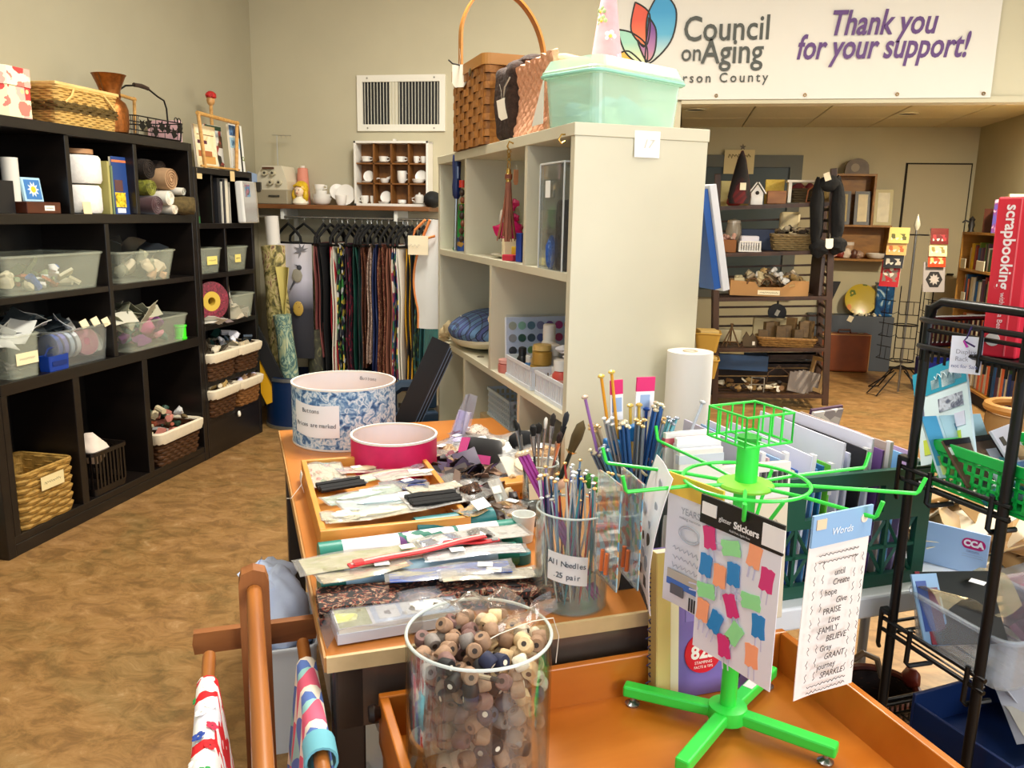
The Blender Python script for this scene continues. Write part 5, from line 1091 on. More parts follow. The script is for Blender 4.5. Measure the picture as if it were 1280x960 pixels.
# ================================================================ WORK TABLE, FAR END
ZW=.7508
def shade(name,label,v_,u_,r,h,outer,inner,cat='lampshade',n=40):
    t=thing(name,label,cat,tf(v_,u_,ZW),TA)
    MB().ring([(r,0),(r,h),(r-.0015,h),(r-.0015,0)],n).build('outer_cover',outer,t); MB().ring([(r-.002,.001),(r-.002,h-.001),(r-.004,h-.001),(r-.004,.001)],n).build('lining',inner,t)
    for z in (.004,h-.002):MB().ring([(r+.0015,z-.003),(r+.0015,z+.003),(r-.005,z+.003),(r-.005,z-.003)],n).build('rim_ring',C('e8e4dc',.5),t)
    return t
blue=shade('drum_shade','large drum shade in blue and white leaf print used as a button bin',.205,1.405,.170,.20,SWIRL([(.32,'2a4f7e'),(.42,'5a86b4'),(.5,'a9c6dc'),(.56,'e2eaee'),(.64,'88acca'),(.74,'3c6494')],(44,44,44),.9,.6,5),C('e8e6e8',.6))
pn=MB().slab(lambda a,b:(.1725*cos(R_(-158+56*a)),.1725*sin(R_(-158+56*a)),.055+.105*b-.012*a-.006*sin(a*4)),10,3,.0006).build('paper_note',C('eef2f6',.6),blue)
def arc_text(body,size,r,a0,z,m,parent,step):
    for k,ch in enumerate(body):
        if ch==' ':continue
        a=R_(a0+k*step); txt(ch,size,m,parent,(r*cos(a),r*sin(a),z-.0016*k*0),(pi/2,0,a+pi/2),ext=.0003)
arc_text('Buttons',.020,.1738,-144,.130,C('6a7078',.6),pn,3.2); arc_text('Prices are marked',.020,.1738,-153.5,.085,C('6a7078',.6),pn,2.9)
arc_text('Buttons',.018,.164,62,.175,C('8a9098',.6),blue,-3.4)
for k in range(14):
    a,q=k*2.4,.13*math.sqrt((k+.5)/14)
    tag(MB().ring([(.012,0),(.012,.003),(.004,.003),(.004,0)],10).build('button',C(('c8a878','8a4a3a','e0e0d8','3a5a7a')[k % 4],.3),None,tf(.205+q*cos(a),1.405+q*sin(a),ZW+.001),0),('tan','russet','white','blue')[k % 4]+' button at the bottom of the blue drum shade','button',('tan','russet','white','blue')[k % 4]+' buttons in the drum shade')
shade('drum_shade','shallow hot pink drum shade with white lining in front of the blue one',.302,1.015,.126,.112,C('d0185c',.55,var=.06,scale=40),C('e8e8f2',.5))
t=thing('sewing_machine','small blue and black sewing machine on a stand past the far table end','sewing machine',tf(.64,2.45,-.0),TA)
MB().span((-.10,-.06,0),(.10,.06,.52),0,None,.004).build('stand',C('c8ccd4',.5),t); MB().span((-.12,-.07,.52),(.12,.07,.58),0,None,.008).build('bed',C('24384e',.4),t)
MB().tube([(-.09,0,.58),(-.09,0,.67),(-.05,0,.70),(.1,0,.70)],.03,8).build('arm',C('1c3248',.35),t); MB().box((.02,-.065,.60),(.05,.01,.03)).build('red_badge',C('a82820',.4),t); MB().span((.07,-.03,.59),(.12,.03,.69),0,None,.006).build('head',C('1c3248',.35),t)
# stack of black fabric boards leaning on the bookcase end
for k in range(6):
    t=thing('mat_board',f'black fabric covered board leaning by the bookcase, {("first", "second", "third", "fourth", "fifth", "last")[k]} of the stack from the front','board',tf(.365+.012*k,1.63+.018*k,.56),rot=(R_(-4),R_(25),TA+R_(-8)))
    MB().span((-.035,-.004,0),(.035,.004,.53-.012*k)).build('board_core',C(('0c0d10','1a1e26','0e0f14','24303c','101216','1c2026')[k],.7),t); MB().span((.0335,-.0045,0),(.0365,.0045,.53-.012*k)).build('edge_strip',C('7a8ea8' if k % 2 else '1a1c20',.6),t)
tag(MB().span((-.2,-.2,0),(.2,.2,.50),0,None,.004).build('carton',C('8a6a48',.7),None,tf(.56,1.83,0),TA),'brown carton on the floor under the leaning black boards','box')
# white orange-edged cloth hanging from the far end of the bookcase
t=thing('apron','white cloth with orange binding and a paper tag hanging at the far bookcase end','apron',tf(.79,2.57,0),TA+R_(-30))
sh_=lambda b:.03+.085*sin(min(1,b*1.2)*pi*.75)
MB().slab(lambda a,b:(-sh_(b)+(sh_(b)+.05)*a,.012*sin(a*5+b*3),1.47-.52*b),8,14,.006).build('cloth',C('e4e4e0',.8),t)
MB().tube([(-sh_(i/16),.012*sin(i/16*3),1.47-.52*i/16) for i in range(17)],.007,6).build('orange_binding',C('e08848',.7),t)
MB().tube([(-.05,-.01,1.47),(-.1,-.014,1.42),(-.12,-.012,1.36),(.0,-.02,1.395)],.006,6).build('orange_strap',C('e08848',.7),t)
MB().slab(lambda a,b:(-.13+.10*a,-.03,1.395-.09*b),2,2,.001).build('paper_tag',C('f2e2c0',.7),t); stuff(scribble(MB(),-.13,-.07,1.35,.01,10,-.033,3).build('handwriting',C('8a8a80',.7),t))
# ---------------------------------------------------------------- wooden tray of lace packets
OAK=WOOD('c07a2c','dc9c48',(3,3,20),.4,.05)
t=thing('wooden_tray','shallow golden wooden tray full of lace and trim packets on the work table','tray',tf(.205,.715,ZW),TA); tx,ty,th=.345,.56,.058
MB().span((-tx/2,-ty/2,0),(tx/2,ty/2,.008)).build('base_board',OAK,t)
for a,b in (((-tx/2,-ty/2,.008),(tx/2,-ty/2+.014,th)),((-tx/2,ty/2-.014,.008),(tx/2,ty/2,th)),((-tx/2,-ty/2+.014,.008),(-tx/2+.014,ty/2-.014,th)),((tx/2-.014,-ty/2+.014,.008),(tx/2,ty/2-.014,th))):MB().span(a,b,0,None,.002).build('side_board',OAK,t)
MB().slab(lambda a,b:(-tx/2-.008-.004*sin(b*4),.12+.045*a,th+.006-.05*b),4,4,.001).build('folded_tag',C('f0ece4',.6),t)
MB().tube([(-tx/2-.01,.12,th-.02),(-tx/2-.04,.10,th-.05),(-tx/2-.05,.12,th-.056)],.0012,4).build('tag_string',C('e8e0d8',.7),t)
def pk(label,v_,u_,z,w,h,mat,rz,seed,**k):return packet(label,tf(v_,u_,ZW+z),w,h,mat,rot=(k.pop('rx',0),k.pop('ry',0),TA+R_(rz)),seed=seed,**k)
pk('packet with red roses printed card at the left end of the tray',.095,.885,.040,.10,.15,FLOWER('e8dcc0',('c85848','d87868','6a9a68'),'f0d8a0',(34,34,34),.3),4,1,rx=R_(10),tagged=False)
pk('green-topped card behind the red roses packet',.09,.955,.044,.09,.05,C('7ab890',.6),6,2,tagged=False)
pk('packet of pink and cream ribbon near the back of the tray',.19,.915,.040,.14,.06,STRIPE(('d8a8a0','efe6d0','c8908a'),1,.012),12,3,inner=C('d8c0a0',.7))
pk('packet of tan braid at the back of the tray',.29,.93,.040,.12,.06,C('c8a070',.7),-8,4,inner=C('b8905a',.8))
pk('packet of lilac trim in the back right corner of the tray',.34,.905,.042,.07,.07,C('b8a0b8',.7),20,5,inner=C('a890a8',.8))
pk('white and lime green ribbon card across the middle of the tray',.24,.82,.048,.19,.065,STRIPE(('f0f0e8','d8e8a0','f4f4f0'),1,.02),10,6,tagged=False)
pk('navy rickrack bundle under the white ribbon card',.145,.80,.044,.10,.04,C('1a2450',.7),-20,7,tagged=False,inner=C('1a2450',.7))
def rick(label,v_,u_,z,rz,L,w,n,mat):
    t=thing('trim_roll',label,'trim',tf(v_,u_,ZW+z),TA+R_(rz))
    for k in range(n):MB().tube([(-L/2+L*i/14,(k-n/2)*w/n+.002*sin(i*3.1),.006+.004*sin(k*2)) for i in range(15)],w/n*.62,5).build('rickrack_strand',mat,t)
    return t
rick('black rickrack trim lying beside the roses packet',.115,.765,.046,14,.12,.05,5,C('0c0c0e',.8))
rick('large black ric-rac braid on its card at the near end of the tray',.315,.565,.062,6,.125,.075,7,C('0a0a0c',.8))
pk('white lace card with a hang hole lying in the tray above the black braid',.335,.635,.066,.15,.05,C('efe4cc',.6),12,8,tagged=False,film=GLASS('ffffff',.9,.1))
pk('clear packet around the large black braid',.315,.56,.060,.15,.10,C('e8e4e0',.5),6,9,tagged=False)
pk('sage green tulle packet across the tray',.16,.665,.052,.21,.075,SWIRL([(.3,'9ab8a0'),(.6,'c8dcc8'),(.8,'7a9a84')],(30,30,30),2),16,10,inner=C('b8d0c0',.6))
pk('pale blue lace packet in the middle of the tray',.20,.60,.056,.23,.08,SWIRL([(.3,'b8d4dc'),(.6,'dcecec'),(.8,'8ab0b8')],(30,30,30),2),10,11,inner=C('c8dce0',.6))
pk('cream lace packet along the near edge of the tray',.17,.525,.054,.25,.07,SWIRL([(.3,'c8c090'),(.6,'e8e4cc'),(.8,'d0c8a0')],(30,30,30),2),6,12,inner=C('d8d4b8',.6))
pk('thick folded cream eyelet packet at the near left of the tray',.085,.52,.056,.09,.06,C('e0d8b8',.7),0,13,inner=C('e4dcc4',.7))
pk('dark blue beaded trim packet right of the tulle',.275,.73,.050,.13,.05,SWIRL([(.3,'1a2848'),(.6,'4a5a6a'),(.8,'8a8a80')],(40,40,40),2),4,14,inner=C('24305a',.7))
pk('long clear packet of ivory cord in the tray',.295,.79,.054,.17,.06,C('dcd4c4',.6),14,15,inner=C('d0c8b8',.7))
pk('small teal card at the right side of the tray',.355,.66,.05,.06,.05,C('4aa890',.6),8,16,tagged=False)
pk('blue velvet bow packet by the black braid',.29,.655,.064,.07,.035,C('1c2c68',.7),-10,17,tagged=False,inner=C('1c2c68',.8))
# ---------------------------------------------------------------- rolls and long packets in front of the tray
def tube_roll(label,v0,u0,v1,u1,z,r,body,cap,band=None):
    a,b=tf(v0,u0,z),tf(v1,u1,z); d=b-a; L=d.length; t=thing('packaged_roll',label,'roll',a); t.rotation_euler=d.to_track_quat('X','Z').to_euler(); M=MR(R_(90),4,'Y')
    MB().cyl((0,0,0),(L,0,0),r,n=20).build('wrapped_roll',body,t)
    for x0,x1 in ((0,.045),(L-.045,L)):MB().cyl((x0-.002,0,0),(x1+.002,0,0),r*1.015,n=20).build('coloured_end',cap,t)
    if band:MB().cyl((L*.38,0,0),(L*.68,0,0),r*1.012,n=20).build('printed_band',band,t)
    MB().cyl((L+.0022,0,0),(L+.003,0,0),r*.45,n=12).build('core_hole',C('3a3028',.7),t); return t
teal=C('0e7a6a',.4); wrap=C('ece6ec',.35)
bandm=PATCH(('0e6a58','e8e8e8','0e6a58','c8d8d8','6a3a7a','0e6a58','d8d8d0'),(40,40,40))
tube_roll('white craft fabric roll with green ends nearest the wooden tray',.025,.375,.475,.40,ZW+.028,.027,wrap,teal,bandm)
tube_roll('pale blue craft roll with green ends at the front of the pile',.012,.235,.43,.275,ZW+.027,.026,C('a8cce0',.4),teal)
tube_roll('green-ended craft roll lying under the long packets',.03,.30,.46,.335,ZW+.024,.024,wrap,teal)
tube_roll('teal craft roll end sticking out at the right of the tray',.25,.455,.44,.475,ZW+.030,.029,C('0e6a70',.4),C('0e6a70',.4))
pk('long knitting pattern packet in green and cream lying across the rolls',.165,.268,.058,.40,.085,SWIRL([(.3,'a8b058'),(.5,'d8d0a0'),(.7,'e8e0c8')],(14,30,14),2),8,21)
pk('packet with a blue photograph and a black floral square on top of the rolls',.345,.30,.062,.26,.075,C('e4e0d8',.5),8,22,inner=None)
o=pk('black square printed card with white flowers',.36,.298,.071,.05,.048,FLOWER('1c1418',('d8d0c8','a8a098'),'e8e8e0',(90,90,90),.25),8,23,tagged=False)
pk('blue denim print packet beside the black floral card',.27,.293,.066,.09,.04,SWIRL([(.35,'2c3c6a'),(.6,'6a86b8'),(.8,'8a9ac0')],(50,50,50),2),10,24,tagged=False)
t=thing('zipper','long red zipper packet lying over the pattern packets','zipper',tf(.215,.245,ZW+.070),rot=(0,R_(-2),TA+R_(10)))
MB().slab(lambda a,b:((a-.5)*.30,(b-.5)*.020,.002*sin(a*9)),10,2,.003).build('tape',C('d02a30',.5),t); MB().slab(lambda a,b:((a-.5)*.29,(b-.5)*.005,.003+.002*sin(a*9)),10,1,.002).build('teeth',C('f0c8c0',.3),t); MB().box((-.13,0,.005),(.02,.016,.005)).build('slider',C('e05050',.3),t)
t=thing('zipper','red zipper end fanned out beside the black floral square','zipper',tf(.33,.262,ZW+.070),TA+R_(-8)); MB().slab(lambda a,b:((a-.5)*.12,(b-.5)*.03*(1-a*.6),.002*sin(a*7)),6,2,.003).build('tape',C('c82830',.5),t); MB().box((.05,0,.003),(.014,.01,.004)).build('slider',C('b8b8b8',.3,.8),t)
pk('kraft and clear packet of needles along the table edge',.095,.205,.055,.19,.05,SWIRL([(.3,'b8a070'),(.6,'d8c8a0'),(.8,'8a9a50')],(14,40,14),1),12,25)
pk('clear packet with white straws on the front roll',.33,.225,.060,.22,.05,STRIPE(('e8e8ec','c8ccd4','f4f4f4'),1,.008),-4,26)
pk('deep blue glossy packet in front of the rolls',.26,.165,.052,.26,.06,SWIRL([(.3,'1c3a8a'),(.5,'3a6ac8'),(.6,'c8c090'),(.7,'2a4a9a')],(12,40,12),1),-6,27)
pk('cream needle card packet on the front right of the pile',.33,.135,.05,.20,.05,C('d8ccb0',.5),-6,28)
for k,(vv,uu,w,rz) in enumerate(((.20,.145,.40,-1),(.40,.12,.16,-8))):
    t=thing('folded_fabric',('long folded black floral brocade under the blue packet','short folded black and rust brocade near the needle vase')[k],'fabric',tf(vv,uu,ZW+.001),TA+R_(rz))
    bm_=SWIRL([(.40,'120e10'),(.5,'1c1416'),(.53,'a85038'),(.56,'1a1214'),(.62,'c8a888'),(.65,'181014')],(34,34,34),3)
    for q in range(2):MB().slab(lambda a,b:((a-.5)*w,(b-.5)*(.10-.012*q),.012+.018*q+.003*sin(a*8+q)),12,3,.012).build('fold_layer',bm_,t)
t=thing('card_box','clear-bagged boxed pattern kit with green panel at the near table edge','kit',tf(.135,.085,ZW),TA+R_(3))
MB().span((-.115,-.05,.003),(.115,.05,.022)).build('box_tray',C('d4d8e4',.4),t); MB().span((-.112,-.048,.022),(.112,.048,.032)).build('sleeve_card',C('ece6d8',.5),t)
MB().span((-.11,-.046,.032),(-.052,.046,.0328)).build('green_panel',SWIRL([(.3,'a8a858'),(.6,'c0c080'),(.8,'d8d0a0')],(60,60,60),1),t); MB().span((-.046,-.046,.032),(.11,.046,.0328)).build('blue_panel',C('b8c4cc',.5),t)
for k in range(3):MB().span((-.036+.046*k,-.036,.0328),(.002+.046*k,.014,.0334)).build('picture_cell',C('e0dccc',.5),t); MB().blob((-.018+.046*k,-.015,.0336),(.006,.009,.001),k,.3,5).build('picture',C('5a5448',.6),t)
MB().slab(lambda a,b:(-.135+.27*a,-.06+.115*b,.035+.004*sin(a*11)*cos(b*7)-.03*max(0,abs(a-.5)*2-.85)/.15),14,6,.0007).build('clear_bag',GLASS('f4f6ff',.8,.1),t)
# ---------------------------------------------------------------- heap of trims at the bookcase side
pk('clear bag of ginger curly trim by the pink shade',.47,1.06,.02,.10,.12,SWIRL([(.3,'6a4a30'),(.5,'b89878'),(.7,'d8c8b0')],(40,40,40),3),40,31,inner=SWIRL([(.35,'6a4a2a'),(.6,'c0a078'),(.75,'e0d0b8')],(60,60,60),3),th=.02)
pk('clear bag of light brown feathers behind the black hat',.55,1.05,.03,.11,.10,C('d8c8b0',.6),10,32,inner=SWIRL([(.35,'8a6a4a'),(.6,'d8c0a0'),(.75,'f0e8d8')],(60,60,60),3),th=.02)
t=thing('velvet_pouch','black velvet pouch with a hot pink inside standing open on the pile','pouch',tf(.535,.90,ZW+.03),rot=(R_(-14),R_(12),TA))
MB().lathe([(.045,0),(.056,.03),(.05,.075),(.044,.08),(.04,.06),(0,.03)],20,sx=1.1,sy=.8).build('pouch_body',C('0a090c',.8,sheen=.5),t); MB().slab(lambda a,b:(-.066+.012*b,-.03+.07*a,.075*b),4,4,.004).build('pink_side',C('e0509c',.6),t); MB().slab(lambda a,b:(-.04+.05*a,-.05-.006*sin(a*4),.005+.025*b),6,3,.004).build('pink_band',C('e0509c',.6),t)
pk('clear bag of black and bronze sequins beside the tray',.455,.76,.028,.14,.15,SWIRL([(.3,'120e10'),(.5,'3a2c2a'),(.65,'7a6248'),(.75,'2a1c2c')],(50,50,50),4,.3),20,33,inner=SWIRL([(.35,'100c0e'),(.55,'2a1c1c'),(.7,'8a6a4a')],(60,60,60),4,.25),th=.03,tagged=False)
pk('clear bag with dark braid lying against the tray side',.43,.63,.03,.10,.10,SWIRL([(.3,'141418'),(.55,'3c3430'),(.7,'8a7058')],(50,50,50),4,.3),34,34,inner=SWIRL([(.4,'141014'),(.6,'5a3c2c')],(60,60,60),4,.25),th=.025,tagged=False)
pk('bright pink tulle packet half under the wooden block',.535,.705,.02,.12,.10,C('d82c70',.5),20,35,inner=C('e0407c',.5),tagged=False,film=GLASS('ffb0d0',.6,.1))
t=thing('purse_clasp_block','small golden wood block with a brass lock beside the brush jar','block',tf(.60,.70,ZW),TA+R_(6)); MB().span((-.07,-.03,0),(.07,.03,.05),0,None,.006).build('wood_block',OAK,t); MB().box((-.01,-.031,.015),(.03,.004,.01)).build('brass_lock',C('8a6a30',.3,.8),t)
pk('clear zip bag of ivory lace behind the wood block',.635,.80,.04,.13,.11,C('dcd0b8',.6),6,36,inner=C('d8c8a8',.7),th=.02,rx=R_(30))
pk('clear bag with a round black powder puff',.63,.89,.04,.12,.09,C('c8c8c4',.5),0,37,th=.012,rx=R_(40)); tag(MB().blob((0,0,0),(.042,.025,.03),3,.05,8).build('powder_puff',C('14161a',.9),None,tf(.655,.875,ZW+.105),TA),'round black powder puff showing in the clear bag','puff')
pk('clear packet of bronze chain by the white cup',.50,.55,.02,.11,.10,C('8a6a50',.6),-30,38,inner=SWIRL([(.4,'5a4030'),(.6,'9a7048'),(.75,'c8b090')],(60,60,60),4,.3),th=.016)
pk('clear packet with a white price tag standing up in the heap',.495,.60,.05,.05,.08,C('d8d4cc',.5),30,39,rx=R_(55))
pk('small bag of olive and gold beads at the heap front',.445,.505,.015,.09,.08,C('6a5a30',.6),10,40,inner=SWIRL([(.4,'3a3018'),(.6,'8a7838'),(.75,'c8b878')],(60,60,60),4,.3),th=.016,tagged=False)
pk('yellow and black bead packet over the tray corner',.385,.47,.056,.07,.06,PATCH(('141414','e0b020','141414','c8a028'),(50,50,50)),26,41,tagged=False)
tag(MB().box((0,0,0),(.045,.03,.001)).build('price_tag',C('f0f0f4',.6),None,tf(.41,.468,ZW+.075),rot=(R_(30),0,TA+R_(30))),'white price tag tilted over the yellow and black bead packet','tag')
heap('loose bronze chains, beads and lace ends spread between tray and bookcase','trimmings',tf(.51,.74,ZW),.18,.60,.05,[C('4a3828',.5),C('a88a60',.5),C('2a2226',.5),C('c8b898',.5),C('8a4a58',.5)],70,61,TA,kind='blob',size=.022)
pk('clear bag of cream crochet squares behind the velvet pouch',.60,1.02,.03,.13,.13,C('d8d0c4',.6),-10,51,inner=SWIRL([(.35,'a89880'),(.55,'e0d8cc'),(.7,'f0ece4')],(50,50,50),3),th=.03,rx=R_(18))
pk('clear bag of lilac and blue yarn scraps by the tall purple packet',.52,1.13,.02,.10,.10,C('b8b0c8',.6),30,52,inner=SWIRL([(.35,'7a70a0'),(.55,'c8c0d8'),(.7,'6a90b0')],(50,50,50),3),th=.025)
pk('clear bag of grey netting below the perforated basket',.68,1.00,.03,.14,.14,C('c4c4c0',.6),8,53,inner=SWIRL([(.35,'8a8a84'),(.55,'d0d0cc'),(.7,'b0a898')],(50,50,50),3),th=.035,rx=R_(25))
pk('clear bag of tan leather scraps next to the wood block',.68,.82,.06,.12,.10,C('c8a880',.6),-14,54,inner=SWIRL([(.35,'7a5a3a'),(.55,'c0986a'),(.7,'d8c0a0')],(50,50,50),3),th=.03,rx=R_(25))
pk('clear bag of brown and white ribbons behind the pink shade',.60,1.20,.02,.13,.13,C('d0c0b0',.6),20,55,inner=SWIRL([(.35,'6a4a38'),(.5,'e0d0c0'),(.7,'a88060')],(50,50,50),3),th=.03)
heap('dark sequins, cords and lace spilling at the foot of the velvet pouch','trimmings',tf(.47,.80,ZW),.12,.34,.07,[C('17131a',.4),C('2e2224',.4),C('5a4030',.5),C('8a6a58',.5),C('3a2a48',.4)],46,62,TA,kind='flat',size=.028)
t=thing('cup','small white paper cup behind the needle vase','cup',tf(.495,.40,ZW),TA); MB().ring([(.022,0),(.028,.066),(.026,.066),(.019,.004)],20).build('cup_wall',C('f0f0ec',.5),t); MB().cyl((0,0,.002),(0,0,.005),.02,n=16).build('cup_floor',C('e8e8e4',.5),t)
for k,(c,lab) in enumerate((('1a2f8a','navy blue bottle cap beside the white cup'),('0e6a70','teal bottle lid lying in front of the white cup'))):tag(MB().cyl((0,0,0),(0,0,.022),.024,n=18).build('jar_stopper',C(c,.4),None,tf(.445+.005*k,.345-.055*k,ZW),TA),lab,'cap')
t=thing('bottle','small clear bottle with a white cap lying among the trims','bottle',tf(.555,.545,ZW+.02),rot=(0,R_(80),TA+R_(20))); MB().lathe([(.016,0),(.017,.005),(.017,.05),(.008,.058),(.008,.06)],14).build('bottle_body',GLASS('f0f4f4',.7,.05),t); MB().cyl((0,0,.06),(0,0,.08),.012,n=14).build('cap',C('f0f0ee',.4),t)
tag(MB().blob((0,0,0),(.016,.016,.022),2,.05,6).build('teal_bead',C('0e8a86',.3),None,tf(.60,.53,ZW+.025),TA),'teal glass bead next to the small clear bottle','bead')

# ================================================================ JARS OF BRUSHES AND KNITTING NEEDLES
JG=GLASS('f0f8f6',.87,.03)
def jar(label,v_,u_,r,h,n=40,square=False,dark=None,z=ZW,base=.012):
    t=thing('glass_vase',label,'vase',tf(v_,u_,z),TA)
    w=MB()
    if square:
        for a in range(4):
            M=MR(a*pi/2,4,'Z'); w.add([],[]); MB().box((0,-r+.002,h/2),(2*r,.004,h),0,0,M).build('glass_wall',dark or JG,t)
        MB().box((0,0,base/2),(2*r-.01,2*r-.01,base)).build('glass_base',C('8aa0a0',.1,alpha=.5),t)
    else:
        w.ring([(r,0),(r,h),(r-.003,h),(r-.003,base)],n).build('glass_wall',JG,t); MB().cyl((0,0,.001),(0,0,base),r-.004,n=n).build('glass_base',C('9ab4b0',.1,alpha=.35),t)
        MB().tube([((r-.0015)*cos(2*pi*k/n),(r-.0015)*sin(2*pi*k/n),h) for k in range(n)],.0022,6,closed=True).build('rim',C('e4f0ee',.1,alpha=.6),t)
    return t
VC,UC=.485,.085
nv=jar('round glass vase of thin knitting needles with a handwritten label',VC,UC,.072,.195)
lb=MB().slab(lambda a,b:(.0735*cos(R_(-150+62*a)),.0735*sin(R_(-150+62*a)),.072+.058*b-.01*a),10,2,.0006).build('paper_label',C('f2f6f8',.6),nv)
def arc2(body,size,r,a0,z,step,slope=0):
    for k,ch in enumerate(body):
        if ch != ' ':a=R_(a0+k*step); txt(ch,size,C('3a4a5a',.6),lb,(r*cos(a),r*sin(a),z+slope*k),(pi/2,0,a+pi/2),ext=.0003)
arc2('All Needles',.0155,.0745,-145,.110,5.2,-.0008); arc2('.25 pair',.0155,.0745,-138,.085,5.2,-.0008)
_ned={}
def needle_mesh(L,r,col,head,metal):
    pass
def needle(v_,u_,z,top,L,r,col,head=None,label='',group=None,rough=.3,metal=.0,pair=False):
    """one knitting needle standing point down, head up: shaft and knob"""
    a=tf(v_,u_,z); d=(Vector(top)-a).normalized(); key=(round(L,3),r,col,head)
    t=thing('knitting_needle',label,'knitting needle',a,0,group); t.rotation_euler=d.to_track_quat('Z','Y').to_euler()
    if key not in _ned:
        s=MB().tube([(0,0,0),(0,0,.02),(0,0,L)],[r*.25,r,r],7).build('shaft',C(col,rough,metal),t)
        k=MB().lathe([(r,L),(r*2.1,L+r*.6),(r*2.3,L+r*1.6),(r*1.2,L+r*2.4),(0,L+r*2.6)],8).build('knob',C(head or col,.3,.3 if head else 0),t); _ned[key]=(s.data,k.data)
    else:
        for nm,me in zip(('shaft','knob'),_ned[key]):o=bpy.data.objects.new(nm,me); COL.objects.link(o); o.parent=t
    return t
cols1=[('c8d4e4','silver-blue',.6),('dfe6ee','pale silver',.6),('c03a34','red',0),('b8c4d0','grey',.4),('7aa0c8','light blue',.2),('1a3a5a','dark blue',0),('e4ded0','ivory',0),('3a8a9a','teal',0),('e8ecf4','white',.2),('9a8ab8','mauve',.2)]
rg=random.Random(3)
for k in range(44):
    a=k*2.399; q=.054*math.sqrt((k+.5)/44); c,nm,mt=cols1[(k*7) % 10]; L=rg.choice((.20,.24,.255))
    a2=a+rg.uniform(-.9,.9); q2=min(.062,q*1.15+rg.uniform(-.01,.016)); v0,u0=VC+q*cos(a),UC+q*sin(a); v1,u1=VC+q2*cos(a2),UC+q2*sin(a2)
    needle(v0,u0,ZW+.014,tf(v1,u1,ZW+.2),L,.0021,c,rg.choice((None,'d8d8d4','c8a060')),f'thin {nm} knitting needle in the round labelled vase',f'thin {nm} needles in the round vase',.25,mt)
for k in range(3):needle(VC+.035+.008*k,UC-.04+.004*k,ZW+.014,tf(VC-.045+.008*k,UC+.035,ZW+.19),.315,.0042,'a0388a','d8c0a0',f'thick purple knitting needle leaning across the round vase, {("first", "second", "third")[k]} of the bundle',None,.3,.2)
for k,(h_,nm) in enumerate(((.24,'upper'),(.045,'lower'))):
    f=h_/.30; tag(MB().lathe([(.011,-.008),(.0135,0),(.011,.008),(.009,0)],10).build('rubber_band',C('d8a88a',.6),None,tf(VC+.043+(-.08)*f,UC-.036+.073*f,ZW+.014+.178*f/.62*.62*1.55),rot=(R_(-18),R_(-22),TA)),nm+' tan rubber band around the purple needles','rubber band')
for k,(vv,uu,c,nm) in enumerate(((VC+.02,UC+.03,'2a6ad0','blue'),(VC+.045,UC+.02,'3a8a28','green'),(VC+.05,UC-.005,'4aa030','lime'))):
    t=thing('point_protector',f'{nm} tasselled needle bundle top sticking out of the round vase','needle cap',tf(vv,uu,ZW+.235),TA)
    for q in range(5):MB().blob((.008*cos(q*1.3),.008*sin(q*1.3),.006*sin(q)),(.007,.007,.011),q,.2,5).build('petal',C(c,.4),t)
# square dark vase of thick needles
V2,U2=.655,.155
jar('square dark glass vase crowded with thick knitting needles',V2,U2,.058,.20,square=True,dark=GLASS('5a6a70',.62,.05))
cols2=[('8a94a4','grey',.5),('4a90b8','steel blue',.2),('c0a884','wooden',0),('a8b0bc','aluminium',.6),('2a5a9a','blue',.1),('d8c49a','pale wooden',0),('7a8290','dark grey',.4),('6aa8b8','turquoise',.1)]
ln=(-.075,-.066,-.056,-.044,-.032,-.018,-.004,.010,.024,.036,.046)
for b_ in range(11):
    lean=ln[b_]; c,nm,mt=cols2[(0,1,2,3,4,1,6,5,4,7,3)[b_]]; L=(.29,.30,.33,.345,.34,.31,.33,.30,.36,.345,.33)[b_]; r=(.0026,.0024,.003,.0024,.0026,.003,.0026,.0024,.003,.0024,.0026)[b_]; du=(.02,-.01,.03,.0,-.02)[b_ % 5]
    for q in range(6):
        ox,oy=.0075*cos(q*1.05+b_),.0075*sin(q*1.05+b_)
        needle(V2-lean*.45+ox,U2-du*.5+oy,ZW+.014,tf(V2+lean+ox*1.1,U2+du+oy*1.1,ZW+.25),L-.006*(q % 3),r,c,('d8ccb0','8a94a4','c8a870','e0e0e0')[b_ % 4],f'{nm} knitting needle of a bundle in the square dark vase',f'{nm} bundled needles in the square vase',.35,mt)
for k,(vv,c,hd,L,lab) in enumerate(((-.012,'e09820','e0c060',.42,'long amber orange knitting needle standing highest in the square vase'),(.0,'e0a030','e0c060',.425,'second long amber orange knitting needle in the square vase'),(-.035,'9a6ab0','c8b0a0',.385,'long lilac knitting needle left of the amber pair'),(.05,'b8c0cc','c8ccd4',.375,'long silver knitting needle at the right of the square vase'),(.02,'d0a840','d8b860',.35,'short gold knitting needle with a blue band'),(.032,'d0a840','d8b860',.35,'second gold knitting needle with a blue band'),(.042,'1c4a9a','1c4a9a',.34,'royal blue knitting needle bundle at the right of the vase'))):
    needle(V2+vv*.4,U2+.01,ZW+.014,tf(V2+vv*1.3-.03+(.08 if k==3 else 0),U2+.02,ZW+.25),L,.0033,c,hd,lab,None,.3,.1)
for k,(vv,z,w,lab) in enumerate(((-.052,.285,.03,'blue paper band around needles at the left of the square vase'),(-.012,.312,.045,'blue tape band around the gold needles'))):
    tag(MB().box((0,0,0),(w,.03,.032),0,0,None,.004).build('paper_band',C('1c78c0',.4),None,tf(V2+vv,U2+.015,ZW+z),TA),lab,'band')
